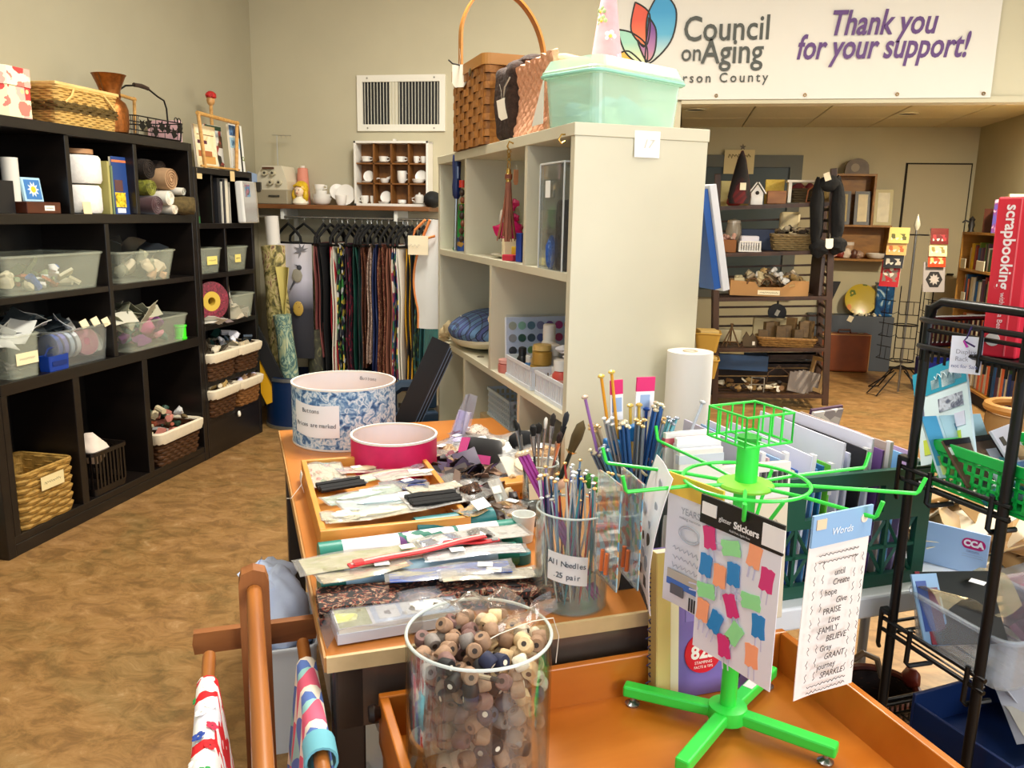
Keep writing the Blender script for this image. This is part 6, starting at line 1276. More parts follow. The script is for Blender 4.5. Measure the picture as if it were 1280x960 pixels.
for k,(dv,z,lab) in enumerate(((.0,.385,'left of two needle packs with a hot pink header card'),(.052,.388,'right of two needle packs with a hot pink header card'))):
    t=thing('needle_pack',lab,'packet',tf(V2+dv-.03,U2+.03,ZW+.2),rot=(0,R_(-3+4*k),TA))
    MB().box((0,0,z-.22),(.042 if k else .028,.004,.055)).build('white_label',C('f0eef4',.5),t); MB().box((0,0,z-.178),(.042 if k else .028,.0042,.03)).build('pink_header',C('d8106c',.4),t)
    MB().box((0,-.0025,z-.215),(.022,.0006,.03)).build('label_print',C('9ab0d8',.5),t); MB().cyl((-.006,.005,-.18),(-.006,.005,z-.2),.003,n=6).build('needle_shaft',C('c8a878',.4),t); MB().cyl((.006,.005,-.18),(.006,.005,z-.2),.003,n=6).build('needle_shaft',C('c8a878',.4),t)
for k in range(4):tag(MB().tube([(.015*cos(a),.016*sin(a),.003*sin(2*a)) for a in [2*pi*i/14 for i in range(14)]],.003,5,closed=True).build('rubber_band',C(('c8b090','8a5a3a','d0bfa0','c89a90')[k],.6),None,tf(V2-.045+.028*k,U2-.0,ZW+.235+.012*(k % 2)),rot=(.3,.2*k,TA)),f'rubber band holding needles in the square vase, {("first", "second", "third", "fourth")[k]} from the left','rubber band')
for k in range(5):
    t=thing('wooden_skewers',f'pale bamboo double-point needle at the bottom of the square vase, {("first", "second", "third", "fourth", "fifth")[k]} from the left','knitting needle',tf(V2-.062-.003*k*0,U2-.062,ZW+.002),rot=(R_(4),R_(-6+2.5*k),TA)); MB().tube([(0,0,0),(0,0,.01),(0,0,.15)],[.0006,.0022,.0022],6).build('shaft',C('d8bc88',.5),t)
# brush jar
jar('small glass jar of paint brushes by the bookcase edge',.60,.575,.046,.13)
def brush(label,v_,u_,dv,du,L,hand,ferr,bris,r=.004,br=.009,bl=.03,fan=1.0):
    a=tf(v_,u_,ZW+.015); d=(tf(v_+dv,u_+du,ZW+.015+L)-a).normalized(); t=thing('paint_brush',label,'brush',a); t.rotation_euler=d.to_track_quat('Z','Y').to_euler()
    MB().tube([(0,0,0),(0,0,L*.3),(0,0,L*.62)],[r*.5,r*1.1,r*.8],7).build('handle',C(hand,.35),t); MB().tube([(0,0,L*.62),(0,0,L-bl)],[r*.85,br*.7],8).build('ferrule',C(ferr,.25,.8),t)
    MB().lathe([(br*.65,L-bl),(br*fan,L-bl*.55),(br*.85,L-bl*.2),(0,L)],10,sy=.6).build('bristles',C(bris,.9),t)
for k,(dv,du,L,hand,ferr,bris,r,br,bl,lab) in enumerate(((-.05,.0,.24,'1a1a1e','8a8a90','141414',.003,.008,.03,'black tipped brush leaning furthest left in the jar'),(-.042,.01,.225,'6a3a20','9a9aa0','18181a',.003,.010,.035,'second black tipped brush from the left'),(-.015,.0,.222,'2a2a30','9a9aa0','101012',.004,.014,.03,'short wide black brush in the jar'),(.0,.01,.22,'b8a080','a0a0a4','1a1816',.003,.010,.028,'black brush with a tan handle'),(.012,-.01,.235,'d8ccc0','c0c0c4','e0ddd4',.003,.008,.03,'white bristle brush in the middle of the jar'),(.028,.012,.245,'a0a4aa','b8b8bc','2a2420',.003,.009,.034,'brush with a silver ferrule and brown-black tip'),(.03,-.02,.205,'8a5048','d8a890','2a1a18',.004,.012,.03,'brush with a pink ferrule and dark tip'),(.058,.0,.25,'1c1c20','4a4a50','20242c',.004,.012,.04,'blue-black pointed brush at the right of the jar'))):
    brush(lab,.60+(k-4)*.006,.575+.012*sin(k*2),dv,du,L,hand,ferr,bris,r,br,bl)
brush('largest brush, a fat brown bristle mop at the right of the jar',.615,.55,.09,-.01,.245,'1a2018','c8b478','4a3c1c',.007,.023,.085,1.0)
for k,(vv,c) in enumerate(((.56,'e8dcc0'),(.645,'d8c89a'))):tag(MB().box((0,0,.03),(.03,.002,.04)).build('price_tag',C(c,.6),None,tf(vv,.50,ZW+.05),rot=(R_(-10),0,TA)),('left','right')[k]+' of two paper price tags hanging before the brush jar','tag')

# ================================================================ QUILT RACK (near left)
QW=WOOD('6c3c1e','a86a36',(16,16,1.6),.4,.15); QR=WOOD('7c4420','b4702e',(26,1.4,26),.38,.15)
q=thing('quilt_rack','reddish-brown oak quilt rack with three rails at the near left','quilt rack',tf(-.112,.235,0),TA)
MB().prism([(-.028,0),(.028,0),(.028,.80),(.022,.822),(.0,.83),(-.022,.822),(-.028,.80)],-.017,.017,0,MR(R_(90),4,'X')).build('end_post',QW,q)
MB().prism([(-.115,-.022),(.115,-.022),(.118,.0),(.115,.022),(-.115,.022),(-.118,0)],-.036,-.017,0,MT((0,0,.675))@MR(R_(90),4,'X')@Matrix.Scale(1,4)).build('cross_arm',WOOD('6c3c1e','a86a36',(1.6,16,16),.4,.15),q)
MB().span((-.10,-.03,0),(.10,.03,.035),0,None,.005).build('foot',QW,q)
RL=.78
MB().tube([(0,-.02,.787),(0,-RL,.787)],.0145,12).build('top_rail',QR,q)
for s in (-1,1):MB().tube([(s*.086,-.03,.672),(s*.086,-RL,.672)],.012,12).build('side_rail',QR,q)
MB().prism([(-.028,0),(.028,0),(.028,.80),(.022,.822),(.0,.83),(-.022,.822),(-.028,.80)],-.017,.017,0,MT((0,-RL,0))@MR(R_(90),4,'X')).build('end_post',QW,q)
MB().span((-.118,-RL+.017,.653),(.118,-RL+.036,.697),0,None,.004).build('cross_arm',WOOD('6c3c1e','a86a36',(1.6,16,16),.4,.15),q); MB().span((-.10,-RL-.03,0),(.10,-RL+.03,.035),0,None,.005).build('foot',QW,q)
def draped(label,s,y0,y1,mat,lift=.0,drop=.42,edge=None,flare=.04):
    t=thing('draped_fabric',label,'fabric',tf(-.112,.235,0),TA)
    def fn(a,b):
        y=y0+(y1-y0)*b; w=(a-.5)*2; r=.0165+lift; L=drop
        if abs(w)<.18:ang=w/.18*pi/2; return (s*.086+r*sin(ang),y,.672+r*cos(ang)+.003*sin(b*14))
        k=(abs(w)-.18)/.82; sg=1 if w>0 else -1
        return (s*.086+sg*(r+flare*k*(1+.3*sin(b*6))+.006*sin(b*19+k*3)*k),y+.004*sin(k*9),.672-k*L)
    MB().slab(fn,28,26,.004).build('cloth',mat,t); return t
red=STRIPE(('d8101c','f2f0ec','eceaf0','d8101c','f2f0ec','f2f0ec'),1,.03,.8,1.6)
tq=draped('white cotton fabric with red flowers, green leaves and black line drawing over the left rail',-1,-.13,-.62,red)
for k,(y,dx,dz,c) in enumerate(((-.165,.004,.0205,'f4f0ee'),(-.19,-.014,.012,'2a9a4a'),(-.225,.008,.019,'f4f0ee'),(-.245,-.006,.0205,'f4f0ee'),(-.28,.012,.015,'d02848'),(-.31,-.008,.0195,'2a48a0'),(-.335,.01,.0175,'d8101c'),(-.37,-.012,.0155,'f4f0ee'),(-.40,.006,.02,'2a9a4a'),(-.44,-.004,.021,'d8101c'))):
    f=MB()
    for q in range(5):f.blob((.0065*cos(q*1.257),.0065*sin(q*1.257),0),(.0052,.0052,.0012),q,0,4)
    f.build('printed_flower',C(c,.8),tq,(-.086+dx,y,.6735+dz-.0028),rot=(0,dx*45,0))
tq2=draped('fabric with pink, blue and aqua scallop triangles over the right rail',1,-.115,-.36,C('efe8dc',.8),0,.40)
# scallop triangles: rows of curved-side triangles appliqued on the cloth
trs=[]
for r in range(6):
    for k in range(2):
        pass
def tri_mat():
    m,nt,b=newmat('scallop_print'); tc=N(nt,'ShaderNodeTexCoord'); s=N(nt,'ShaderNodeSeparateXYZ'); nt.links.new(tc.outputs['Object'],s.inputs[0])
    # rows along y, triangles across the cloth
    def mth(op,a,b_=None,c=None):
        n=N(nt,'ShaderNodeMath',operation=op)
        for i,x in enumerate((a,b_,c)):
            if x is None:continue
            if isinstance(x,(int,float)):n.inputs[i].default_value=x
            else:nt.links.new(x,n.inputs[i])
        return n.outputs[0]
    yy=mth('DIVIDE',s.outputs[1],.052); row=mth('FLOOR',yy); fy=mth('FRACT',yy)
    ax=mth('ADD',s.outputs[0],mth('MULTIPLY',s.outputs[2],-.9)); xx=mth('DIVIDE',ax,.062); xo=mth('ADD',xx,mth('MULTIPLY',mth('MODULO',mth('ADD',row,100),2),.5)); fx=mth('ABSOLUTE',mth('SUBTRACT',mth('FRACT',xo),.5))
    inside=mth('LESS_THAN',fx,mth('MULTIPLY',mth('POWER',mth('SUBTRACT',1.0,fy),.6),.46))
    idx=mth('FRACT',mth('ADD',mth('MULTIPLY',row,.5),.01)); r1=ramp(nt,[(0,'e0607c'),(.5,'5a78c0')],'CONSTANT'); nt.links.new(idx,r1.inputs[0])
    r2=ramp(nt,[(0,'efe6d6'),(.5,'9ad0cc')],'CONSTANT'); nt.links.new(mth('FRACT',mth('MULTIPLY',mth('FLOOR',mth('ADD',xo,.5)),.5)),r2.inputs[0])
    mx=N(nt,'ShaderNodeMix',data_type='RGBA'); nt.links.new(inside,mx.inputs[0]); nt.links.new(r2.outputs[0],mx.inputs[6]); nt.links.new(r1.outputs[0],mx.inputs[7])
    nt.links.new(mx.outputs[2],b.inputs['Base Color']); b.inputs['Roughness'].default_value=.8; return m
for c in kids(tq2):c.data.materials[0]=tri_mat()
MB().slab(lambda a,b:(.086+.024*cos(a*pi*1.6-.6),-.355-.05*b,.672+.024*sin(a*pi*1.6-.6)),12,4,.004).build('rolled_end',C('6ab0c0',.8),tq2)
# wool batting bag in a bin
t=tub('white plastic bin on the floor holding a bag of wadding beside the work table',tf(-.045,.98,0),.19,.34,.33,C('dfe6ee',.4),TA,.85,name='floor_bin')
wo=thing('wadding_bag','pale blue-white bag of fluffy polyester wadding in the floor bin','bag',tf(-.045,.98,.20),TA)
MB().blob((0,0,.14),(.085,.15,.13),8,.10,18).blob((-.02,.13,.20),(.075,.09,.06),3,.2,12).blob((-.03,.02,.22),(.07,.09,.05),6,.2,12).build('wadding',C('cddcff',.9,var=.05,scale=20,bump=.5),wo)
MB().slab(lambda a,b:(-.095+.05*a+.012*sin(b*7),-.12+.3*b,.06+.2*a),8,10,.003).build('bag_film',GLASS('d8e4ff',.8,.12),wo)
for k,(vv,uu,w,h,c) in enumerate(((.20,.25,.16,.36,'d4dcf0'),(.10,.14,.12,.30,'e4e6ee'))):tag(MB().blob((0,0,h/2),(w*.8,w,h/2),k+3,.12,10,sq=1.6).build('plastic_sack',C(c,.4),None,tf(vv,uu+.12,0),TA),('larger bluish','smaller')[k]+' white plastic sack under the front of the work table','bag')
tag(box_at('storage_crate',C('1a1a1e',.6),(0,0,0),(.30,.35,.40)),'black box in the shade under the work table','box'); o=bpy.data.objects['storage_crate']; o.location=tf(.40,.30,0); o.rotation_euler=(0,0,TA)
# ================================================================ SHALLOW ORANGE DISPLAY TABLE
OW=WOOD('b06014','c8782a',(1.2,5,5),.3,.03)
t=thing('display_table','low orange-varnished display table with a raised rim standing against the work table','table',tf(.50,-.37,0),TA); dx,dy=.83,.70
MB().span((-dx/2,-dy/2,.582),(dx/2,dy/2,.60)).build('tray_floor',OW,t)
for nm,a,b in (('rim_board',(-dx/2,dy/2-.016,.585),(dx/2,dy/2,.68)),('rim_board',(-dx/2,-dy/2,.585),(dx/2,-dy/2+.016,.68)),('rim_board',(-dx/2,-dy/2+.016,.585),(-dx/2+.016,dy/2-.016,.68)),('rim_board',(dx/2-.016,-dy/2+.016,.585),(dx/2,dy/2-.016,.68))):MB().span(a,b,0,None,.0025).build(nm,OW,t)
for s in (-1,1):
    for r in (-1,1):MB().span((s*(dx/2-.03)-.025,r*(dy/2-.03)-.025,0),(s*(dx/2-.03)+.025,r*(dy/2-.03)+.025,.585),0,None,.004).build('leg',OW,t)
MB().lathe([(.010,0),(.012,.004),(.017,.012),(.013,.02),(0,.021)],14,M=MT((-dx/2,dy/2-.02,.655))@MR(R_(-90),4,'Y')).build('knob',C('241a16',.4),t)
# ---------------------------------------------------------------- cylinder of thread bobbins
BV,BU,BR,BHt=.224,-.165,.117,.25
bj=thing('glass_cylinder','big clear glass cylinder filled with bagged thread bobbins','vase',tf(BV,BU,.6005),TA)
MB().ring([(BR,0),(BR,BHt),(BR-.0035,BHt),(BR-.0035,.008)],56).build('glass_wall',GLASS('f6fbfa',.98,.02),bj); MB().cyl((0,0,.001),(0,0,.008),BR-.004,n=40).build('glass_base',C('b0c0bc',.1,alpha=.35),bj)
MB().tube([((BR-.0018)*cos(2*pi*k/56),(BR-.0018)*sin(2*pi*k/56),BHt) for k in range(56)],.0028,8,closed=True).build('rim',C('dfe8e4',.08,alpha=.65),bj)
bob={}
def bobbin(kind,loc,rot):
    cols={'tan':'9a7a60','mauve':'7e5e58','cream':'d8bc90','ivory':'e8dcc4','gold':'bf9450','black':'0e0f13','navy':'1c2240','slate':'566070','grey':'88807a'}
    g=kind+' bobbins in the glass cylinder'; lab=f'{kind} thread bobbin heaped in the big clear glass cylinder'
    if kind not in bob:
        t=thing('bobbin',lab,'bobbin',loc,0,g,rot)
        MB().lathe([(.0045,-.011),(.0105,-.0108),(.0125,-.0075),(.0128,0),(.0125,.0075),(.0105,.0108),(.0045,.011)],12).build('thread',C(cols[kind],.7,var=.12,scale=160),t)
        MB().cyl((0,0,-.0114),(0,0,.0114),.0044,n=8).build('core',C('f2ead8' if kind in ('black','navy') else '3a2e28',.7),t); bob[kind]=t
    else:dup(bob[kind],loc,None,rot=rot)
rg=random.Random(11); placed=[]
def zone(x,y,z):
    if z>.165:return rg.choice(('tan','mauve','tan','grey') if x<.01 else ('cream','ivory','cream','tan')) if y>-.04 or x>.02 else rg.choice(('tan','mauve','black','black','navy'))
    if z>.09:
        if x<-.02:return rg.choice(('mauve','tan','mauve','tan','tan'))
        return rg.choice(('navy','slate','black','navy','grey')) if x<.05 else rg.choice(('cream','tan','ivory','slate'))
    return rg.choice(('gold','cream','ivory')) if x<-.02 else rg.choice(('grey','slate','navy','tan'))
att=0
while len(placed)<298 and att<90000:
    att += 1; a=rg.uniform(0,2*pi); q=(BR-.018)*math.sqrt(rg.random()); z=rg.uniform(.021,.236+.012*(q<.08)); x,y=q*cos(a),q*sin(a)
    if q<.06 and z<.20:continue
    if any((x-p[0])**2+(y-p[1])**2+(z-p[2])**2<.0186**2 for p in placed):continue
    placed.append((x,y,z)); w=tf(BV+x,BU+y,.6005+z); bobbin(zone(x,y,z),w,(rg.uniform(0,pi),rg.uniform(0,pi),rg.uniform(0,pi)))
FILM=GLASS('fbf6f0',.91,.05)
def film(label,fn,nu=12,nv=10,name='clear_bag'):
    o=MB().slab(fn,nu,nv,.0006).build(name,FILM,None,tf(BV,BU,.6005),TA); return tag(o,label,'bag')
film('clear cellophane bag end lying over the back rim of the bobbin cylinder',lambda a,b:(-.03+.12*a+.01*sin(b*9),.05+.06*b,.225+.045*sin(b*2.6)+.008*sin(a*13+b*5)))
film('crumpled clear bag top pointing right across the bobbin cylinder',lambda a,b:(-.02+.155*a,-.02+.035*b+.03*a+.006*sin(a*17),.222+.05*a+.012*sin(b*8+a*6)))
film('clear bag seam slanting down the left of the bobbin cylinder',lambda a,b:(-.095+.10*a,-.03-.045*a+.03*b,.235-.035*a+.008*sin(b*9+a*4)))
film('clear bag wall inside the front of the bobbin cylinder',lambda a,b:((BR-.008)*cos(R_(-165+70*a)),(BR-.008)*sin(R_(-165+70*a)),.03+.17*b+.006*sin(a*14)))
film('clear bag wall inside the right of the bobbin cylinder',lambda a,b:((BR-.009)*cos(R_(-85+75*a))+.004*sin(b*12),(BR-.009)*sin(R_(-85+75*a)),.02+.19*b-.08*a*b))
tag(MB().tube([(-.02,-.03,.24),(.03,-.015,.25),(.09,.0,.255),(.13,.01,.25),(.145,.02,.21),(.142,.022,.16)],.0009,5).build('loose_thread',C('e8e0d0',.7),None,tf(BV,BU,.6005),TA),'single loose thread trailing over the rim of the bobbin cylinder','thread')
t=thing('seam_ripper','short gold banded marker lying among the cream bobbins','tool',tf(BV-.04,BU-.07,.6005+.225),rot=(R_(80),0,TA+.6)); MB().cyl((0,0,0),(0,0,.05),.004,n=8).build('barrel',C('c8b8a0',.3,.4),t); MB().cyl((0,0,.05),(0,0,.062),.0043,n=8).build('cap',C('4a4440',.3),t)

# ================================================================ GREEN REVOLVING STICKER STAND
GR=C('35d848',.35,var=.03,scale=5); SV,SU=.688,-.178
st=thing('sticker_stand','bright green revolving hook stand with a cross foot standing in the orange display table','stand',tf(SV,SU,.6005),TA)
for a in (31,140,215,308):
    L=.185; M=MR(R_(a),4,'Z'); ft=MB().box((L/2+.005,0,.030),(L,.026,.022),0,0,M,.004).build('foot_bar',GR,st)
    MB().lathe([(.013,0),(.014,.004),(.008,.008),(.005,.010),(.005,.019)],14,c=((L-.012)*cos(R_(a)),(L-.012)*sin(R_(a)),0)).build('leveller',C('a8acb0',.25,.9),ft)
MB().box((.10,0,.0418),(.04,.018,.001),0,0,MR(R_(31),4,'Z')).build('price_sticker',C('e8e6e0',.6),st)
MB().lathe([(.034,.018),(.036,.022),(.034,.044),(.022,.047)],20).build('hub',GR,st)
MB().cyl((0,0,.02),(0,0,.47),.0145,n=20).build('pole',GR,st)
MB().cyl((0,0,.40),(0,0,.54),.0185,n=20).build('sleeve',GR,st)
MB().lathe([(.0185,.452),(.046,.455),(.048,.459),(.046,.463),(.0185,.466)],24).build('collar_plate',C('8ad848',.35),st)
ZR=.462; RR=.105
MB().tube([(RR*cos(2*pi*k/40),RR*sin(2*pi*k/40),ZR+.004) for k in range(40)],.0032,8,closed=True).build('wire_ring',GR,st)
for a in (30,150,270):MB().tube([((RR-.002)*cos(R_(a)),(RR-.002)*sin(R_(a)),ZR),(.07*cos(R_(a)),.07*sin(R_(a)),ZR-.045),(.05*cos(R_(a)),.05*sin(R_(a)),ZR-.082),(.02*cos(R_(a)),.02*sin(R_(a)),ZR-.088)],.0032,7).build('ring_strut',GR,st)
MB().lathe([(.018,ZR-.10),(.032,ZR-.096),(.032,ZR-.088),(.018,ZR-.085)],20).build('lower_collar',GR,st)
for k,(dv,du) in enumerate(((-.178,.178),(-.215,.02),(-.01,.295),(.275,.03),(.258,-.115),(.105,-.19),(-.10,-.145))):
    v=Vector((dv,du,0)); n=v.normalized(); MB().tube([tuple(n*.02+Vector((0,0,ZR-.002))),tuple(n*RR+Vector((0,0,ZR))),tuple(v*.985+Vector((0,0,ZR-.004))),tuple(v+Vector((0,0,ZR))),tuple(v*1.03+Vector((0,0,ZR+.024)))],.0034,8).build('hook_arm',GR,st)
# square wire basket on top
wb_=MB(); Mr=MR(R_(8),4,'Z'); hx,hy=.050,.046; z0,z1=.540,.590
for z in (z0,z1):wb_.tube([(x*hx,y*hy,z) for x,y in ((-1,-1),(1,-1),(1,1),(-1,1))],.0022,6,closed=True,M=Mr,smooth=True)
for k in range(5):
    q=-1+k*.5
    for (x,y) in ((q*hx,-hy),(q*hx,hy),(-hx,q*hy),(hx,q*hy)):wb_.tube([(x,y,z0),(x,y,z1)],.0018,5,M=Mr)
    wb_.tube([(q*hx,-hy,z0),(q*hx,hy,z0)],.0018,5,M=Mr)
wb_.build('wire_basket',GR,st); MB().cyl((0,0,.538),(0,0,.544),.02,n=16).build('basket_plate',C('2a9a34',.4),st)
# ---------------------------------------------------------------- hanging sheets
def sheet(label,p0,p1,top,h,mat,bend=.0,name='sticker_sheet',cat='stickers',head=None,hh=.035,headm=None,z0=None):
    """sheet hung from its top edge, from p0 to p1 in the bench frame; local x along the sheet, z down from 0"""
    a,b=tf(p0[0],p0[1],top),tf(p1[0],p1[1],top); d=b-a; w=d.length; t=thing(name,label,cat,a,math.atan2(d.y,d.x))
    MB().slab(lambda u,v:(w*u,bend*sin(v*2.2)+.002*sin(u*5),-h*v),6,10,.0012).build('backing_sheet',mat,t)
    if head:MB().span((-.0005,-.003,-hh),(w+.0005,.001,.0005)).build('header_card',headm or C(head,.5),t)
    return t,w
t,w=sheet('glitter sticker sheet of coloured ice lollies with a black header',(.572,-.233),(.613,-.388),1.072,.262,C('e6e8f4',.35),0,head='101012',hh=.046)
MB().span((.004,-.0045,-.030),(.034,-.003,-.010)).build('price_sticker',C('f2f2f4',.5),t); MB().span((w-.036,-.0045,-.040),(w+.004,-.003,-.006)).build('price_sticker',C('f2f2f4',.5),t)
txt('glitter',.0105,C('e8e8ec',.5),t,(.052,-.0038,-.028),ext=.0002); txt('Stickers',.0155,C('f4f4f6',.5),t,(.094,-.0038,-.029),ext=.0002,fat=.0004); txt('Acid free, lignin free',.005,C('d8d8dc',.5),t,(.082,-.0038,-.040),ext=.0001)
lol=[('d83a80','pink'),('98e8a0','green'),('2f8ad0','blue'),('fcaa80','orange')]
pts=[(.022,.066,0,-10),(.066,.068,1,75),(.112,.064,3,8),(.018,.114,2,4),(.048,.121,3,0),(.075,.108,2,-3),(.138,.092,0,5),(.022,.156,1,80),(.075,.16,0,-22),(.112,.137,1,82),(.018,.192,3,3),(.046,.200,2,18),(.086,.202,1,28),(.130,.170,2,-4),(.067,.232,0,-10),(.122,.222,3,-4)]
for k,(x,z,c,an) in enumerate(pts):
    M=MT((x,-.0018,-z))@MR(R_(an),4,'Y')@MR(R_(90),4,'X')@Matrix.Scale(1.22,4); mb=MB()
    mb.prism([(-.0105,-.014),(-.004,-.016),(0,-.013),(.004,-.016),(.0105,-.014),(.0095,0),(.0105,.014),(.004,.016),(0,.0145),(-.004,.016),(-.0105,.014),(-.0095,0)],0,.0008,0,M)
    o=mb.build('lolly_sticker',C(lol[c][0],.3),t); s2_=MB()
    for s in (-.0045,.0045):s2_.box((s,-.023,.0003),(.0018,.016,.0006),0,0,M)
    s2_.build('stick',C('c8c8e4',.5),o)
t,w=sheet('tall cream word sticker strip with a pale blue header on the right arm',(.677,-.366),(.802,-.346),1.072,.305,C('ece6e2',.4),.004,head='8ab0d8',hh=.050)
MB().span((.006,-.0045,-.022),(.026,-.003,-.006)).build('price_sticker',C('e0c8a8',.5),t); txt('Words',.016,C('e8f0f8',.5),t,(.062,-.0038,-.030),ext=.0002,shear=.2); MB().cyl((.108,-.0045,-.018),(.108,-.003,-.018),.007,n=14).build('round_seal',C('f0e0d0',.5),t)
ink=C('3a3638',.6)
for k,(s_,x) in enumerate((('until',.066),('Create',.07),('hope',.05),('Give',.074),('PRAISE',.056),('Love',.062),('FAMILY',.052),('BELIEVE',.07),('Gray',.05),('GRANT',.07),('journey',.055),('SPARKLE',.068))):txt(s_,.0145,ink,t,(x,-.0012-.004*sin((.10+k*.0155)/.305*2.2),-.098-k*.0155),ext=.0002,shear=.25 if k % 2 else 0,sx=.9)
for x in (.012,.030,.098,.115):
    mb=MB(); 
    for k in range(9):mb.tube([(x+.002*sin(i*2.1+k),-.0008-.004*sin((.075+.023*k+.0035*i)/.305*2.2),-.075-.023*k-.0035*i) for i in range(5)],.0005,4)
    stuff(mb.build('border_words',ink,t))
for z in (.066,.078,.285,.295):stuff(scribble(MB(),.02,.105,-z,.0018,30,-.002,int(z*1000),.0006).build('border_words',ink,t))
kid=PATCH(('a8d8ea','e87a3a','a8d8ea','6ab85a','a8d8ea','e8d0a0','58a0d0','d8e8f0','c85a48','a8d8ea','f0b868'),(70,70,70),.4)
for k,(p0,p1,lab) in enumerate((((.474,-.055),(.474,-.145),'narrow blue beach sticker sheet with a crayon design nearest the needle vases'),((.520,-.052),(.512,-.150),'second beach sticker sheet hanging behind the nearest one'))):
    t,w=sheet(lab,p0,p1,1.065,.19,kid,0,head='cfe0e6',hh=.03,headm=GLASS('f0f0e8',.6,.1)); MB().slab(lambda a,b:(w*a,-.004,-.19*b),2,2,.0005).build('clear_front',GLASS('ffffff',.85,.05),t)
    for q in range(2):MB().cyl((.03+.018*q,-.004,-.175),(.034+.018*q,-.004,-.135),.004,n=6).build('crayon_print',C('e8783a',.5),t)
    for q in range(3):MB().prism([(0,0),(.016,-.004),(.008,.018)],0,.0006,0,MT((.02+.02*q,-.0015,-.06-.03*q))@MR(R_(90),4,'X')).build('sail_print',C(('d8583c','6ac05a','f0e0c0')[q],.5),t)
t,w=sheet('large white sheet of grey heart and label stickers seen edge-on',(.592,-.04),(.552,-.175),1.080,.245,C('e6e4ea',.4),-.03)
gy=C('a8acb8',.5); bkk=C('24242a',.5)
for k,(x,z,r,m,nn) in enumerate(((.085,.03,.012,gy,6),(.10,.065,.010,gy,20),(.085,.10,.009,gy,3),(.10,.125,.013,bkk,16),(.06,.13,.008,bkk,16),(.075,.155,.010,gy,16),(.105,.165,.014,gy,16),(.06,.19,.012,bkk,4),(.10,.20,.013,bkk,4),(.03,.09,.012,gy,16),(.03,.16,.012,gy,6))):
    MB().prism([(r*cos(2*pi*i/nn+.78),r*sin(2*pi*i/nn+.78)) for i in range(nn)],0,.0006,0,MT((x,-.0016-.03*sin(z/.245*2.2),-z))@MR(R_(90),4,'X')).build('sticker',m,t)
for k in range(12):MB().box((.02+.009*k,-.0016-.03*sin(.95*2.2),-.236),(.004+.002*(k % 3),.0008,.014)).build('barcode_bar',bkk,t)
t,w=sheet('clear stamp set with a yellow header card beside the pole',(.578,-.115),(.612,-.232),1.072,.235,C('dfe0e6',.3),0,head='e0b840',hh=.036)
MB().span((w*.72,-.0046,-.05),(w*1.0,-.003,-.016)).build('price_sticker',C('f0f0f0',.5),t)
txt('YEARS',.017,C('9aa0ac',.5),t,(.055,-.002,-.060),ext=.0002,sx=.9); txt('making memories',.007,C('9aa0ac',.5),t,(.055,-.002,-.072),ext=.0002)
stuff(MB().tube([(.055+.024*cos(2*pi*k/24),-.002,-.098+.015*sin(2*pi*k/24)) for k in range(24)],.0012,4,closed=True).tube([(.055+.02*cos(2*pi*k/24),-.002,-.098+.011*sin(2*pi*k/24)) for k in range(24)],.0007,4,closed=True).build('oval_stamp',C('b0b8c4',.5),t))
for k in range(3):stuff(scribble(MB(),.02,.09,-.13-.016*k,.004,22,-.0022,k).build('script_stamp',C('a0a6b4',.5),t))
for a,b,c in (((.01,-.0025,-.19),(.115,-.001,-.172),'b8b0a0'),((.01,-.003,-.200),(.115,-.001,-.188),'3c6ab8'),((.02,-.0035,-.215),(.05,-.001,-.196),'5a5a60'),((.08,-.0035,-.183),(.108,-.001,-.166),'5a4a8a')):MB().span(a,b).build('print_block',C(c,.5),t)
for k in range(7):MB().box((.065+.006*k,-.0022,-.220),(.003,.0008,.024)).build('barcode_bar',bkk,t)
# big white project packs standing at the corner of the work table behind the pole
for k,(v0,v1,u,h,c,lab) in enumerate(((.700,.800,.055,.30,'e6e4e2','white paper pack with a blue edge standing at the corner of the work table'),(.705,.805,.075,.318,'eceaea','tall white card pack behind the blue edged one'),(.69,.79,.095,.325,'d8d4d4','grey-white pack with pink and dark print at the back'))):
    t=thing('paper_pack',lab,'packet',tf((v0+v1)/2,u,ZW),rot=(R_(-3),0,TA)); wv=v1-v0
    MB().span((-wv/2,-.006,0),(wv/2,.006,h),0,None,.002).build('paper_stack',C(c,.5),t); MB().span((-wv/2-.001,-.007,h-.03),(wv/2+.001,.007,h-.012)).build('top_band',C(('c8d0e0','dcdce4','c05a68')[k],.5),t)
t=thing('card_pack','cream card pack with a barcode standing on the display table rim behind the green pole','packet',tf(.87,.055,.662),rot=(R_(-3),0,TA))
MB().span((-.095,-.008,0),(.095,.008,.345),0,None,.002).build('card_stack',C('d8cdb8',.5),t); MB().span((-.095,-.0095,.27),(.095,-.008,.345)).build('white_label',C('e4e2e0',.5),t)
for k in range(16):MB().box((.02+.0045*k,-.0102,.31),(.002+.0012*(k % 3),.0008,.035)).build('barcode_bar',bkk,t)
for k in range(4):stuff(scribble(MB(),-.07,.07,.22-.03*k,.002,30,-.0088,k).build('small_print',C('b0a898',.6),t))
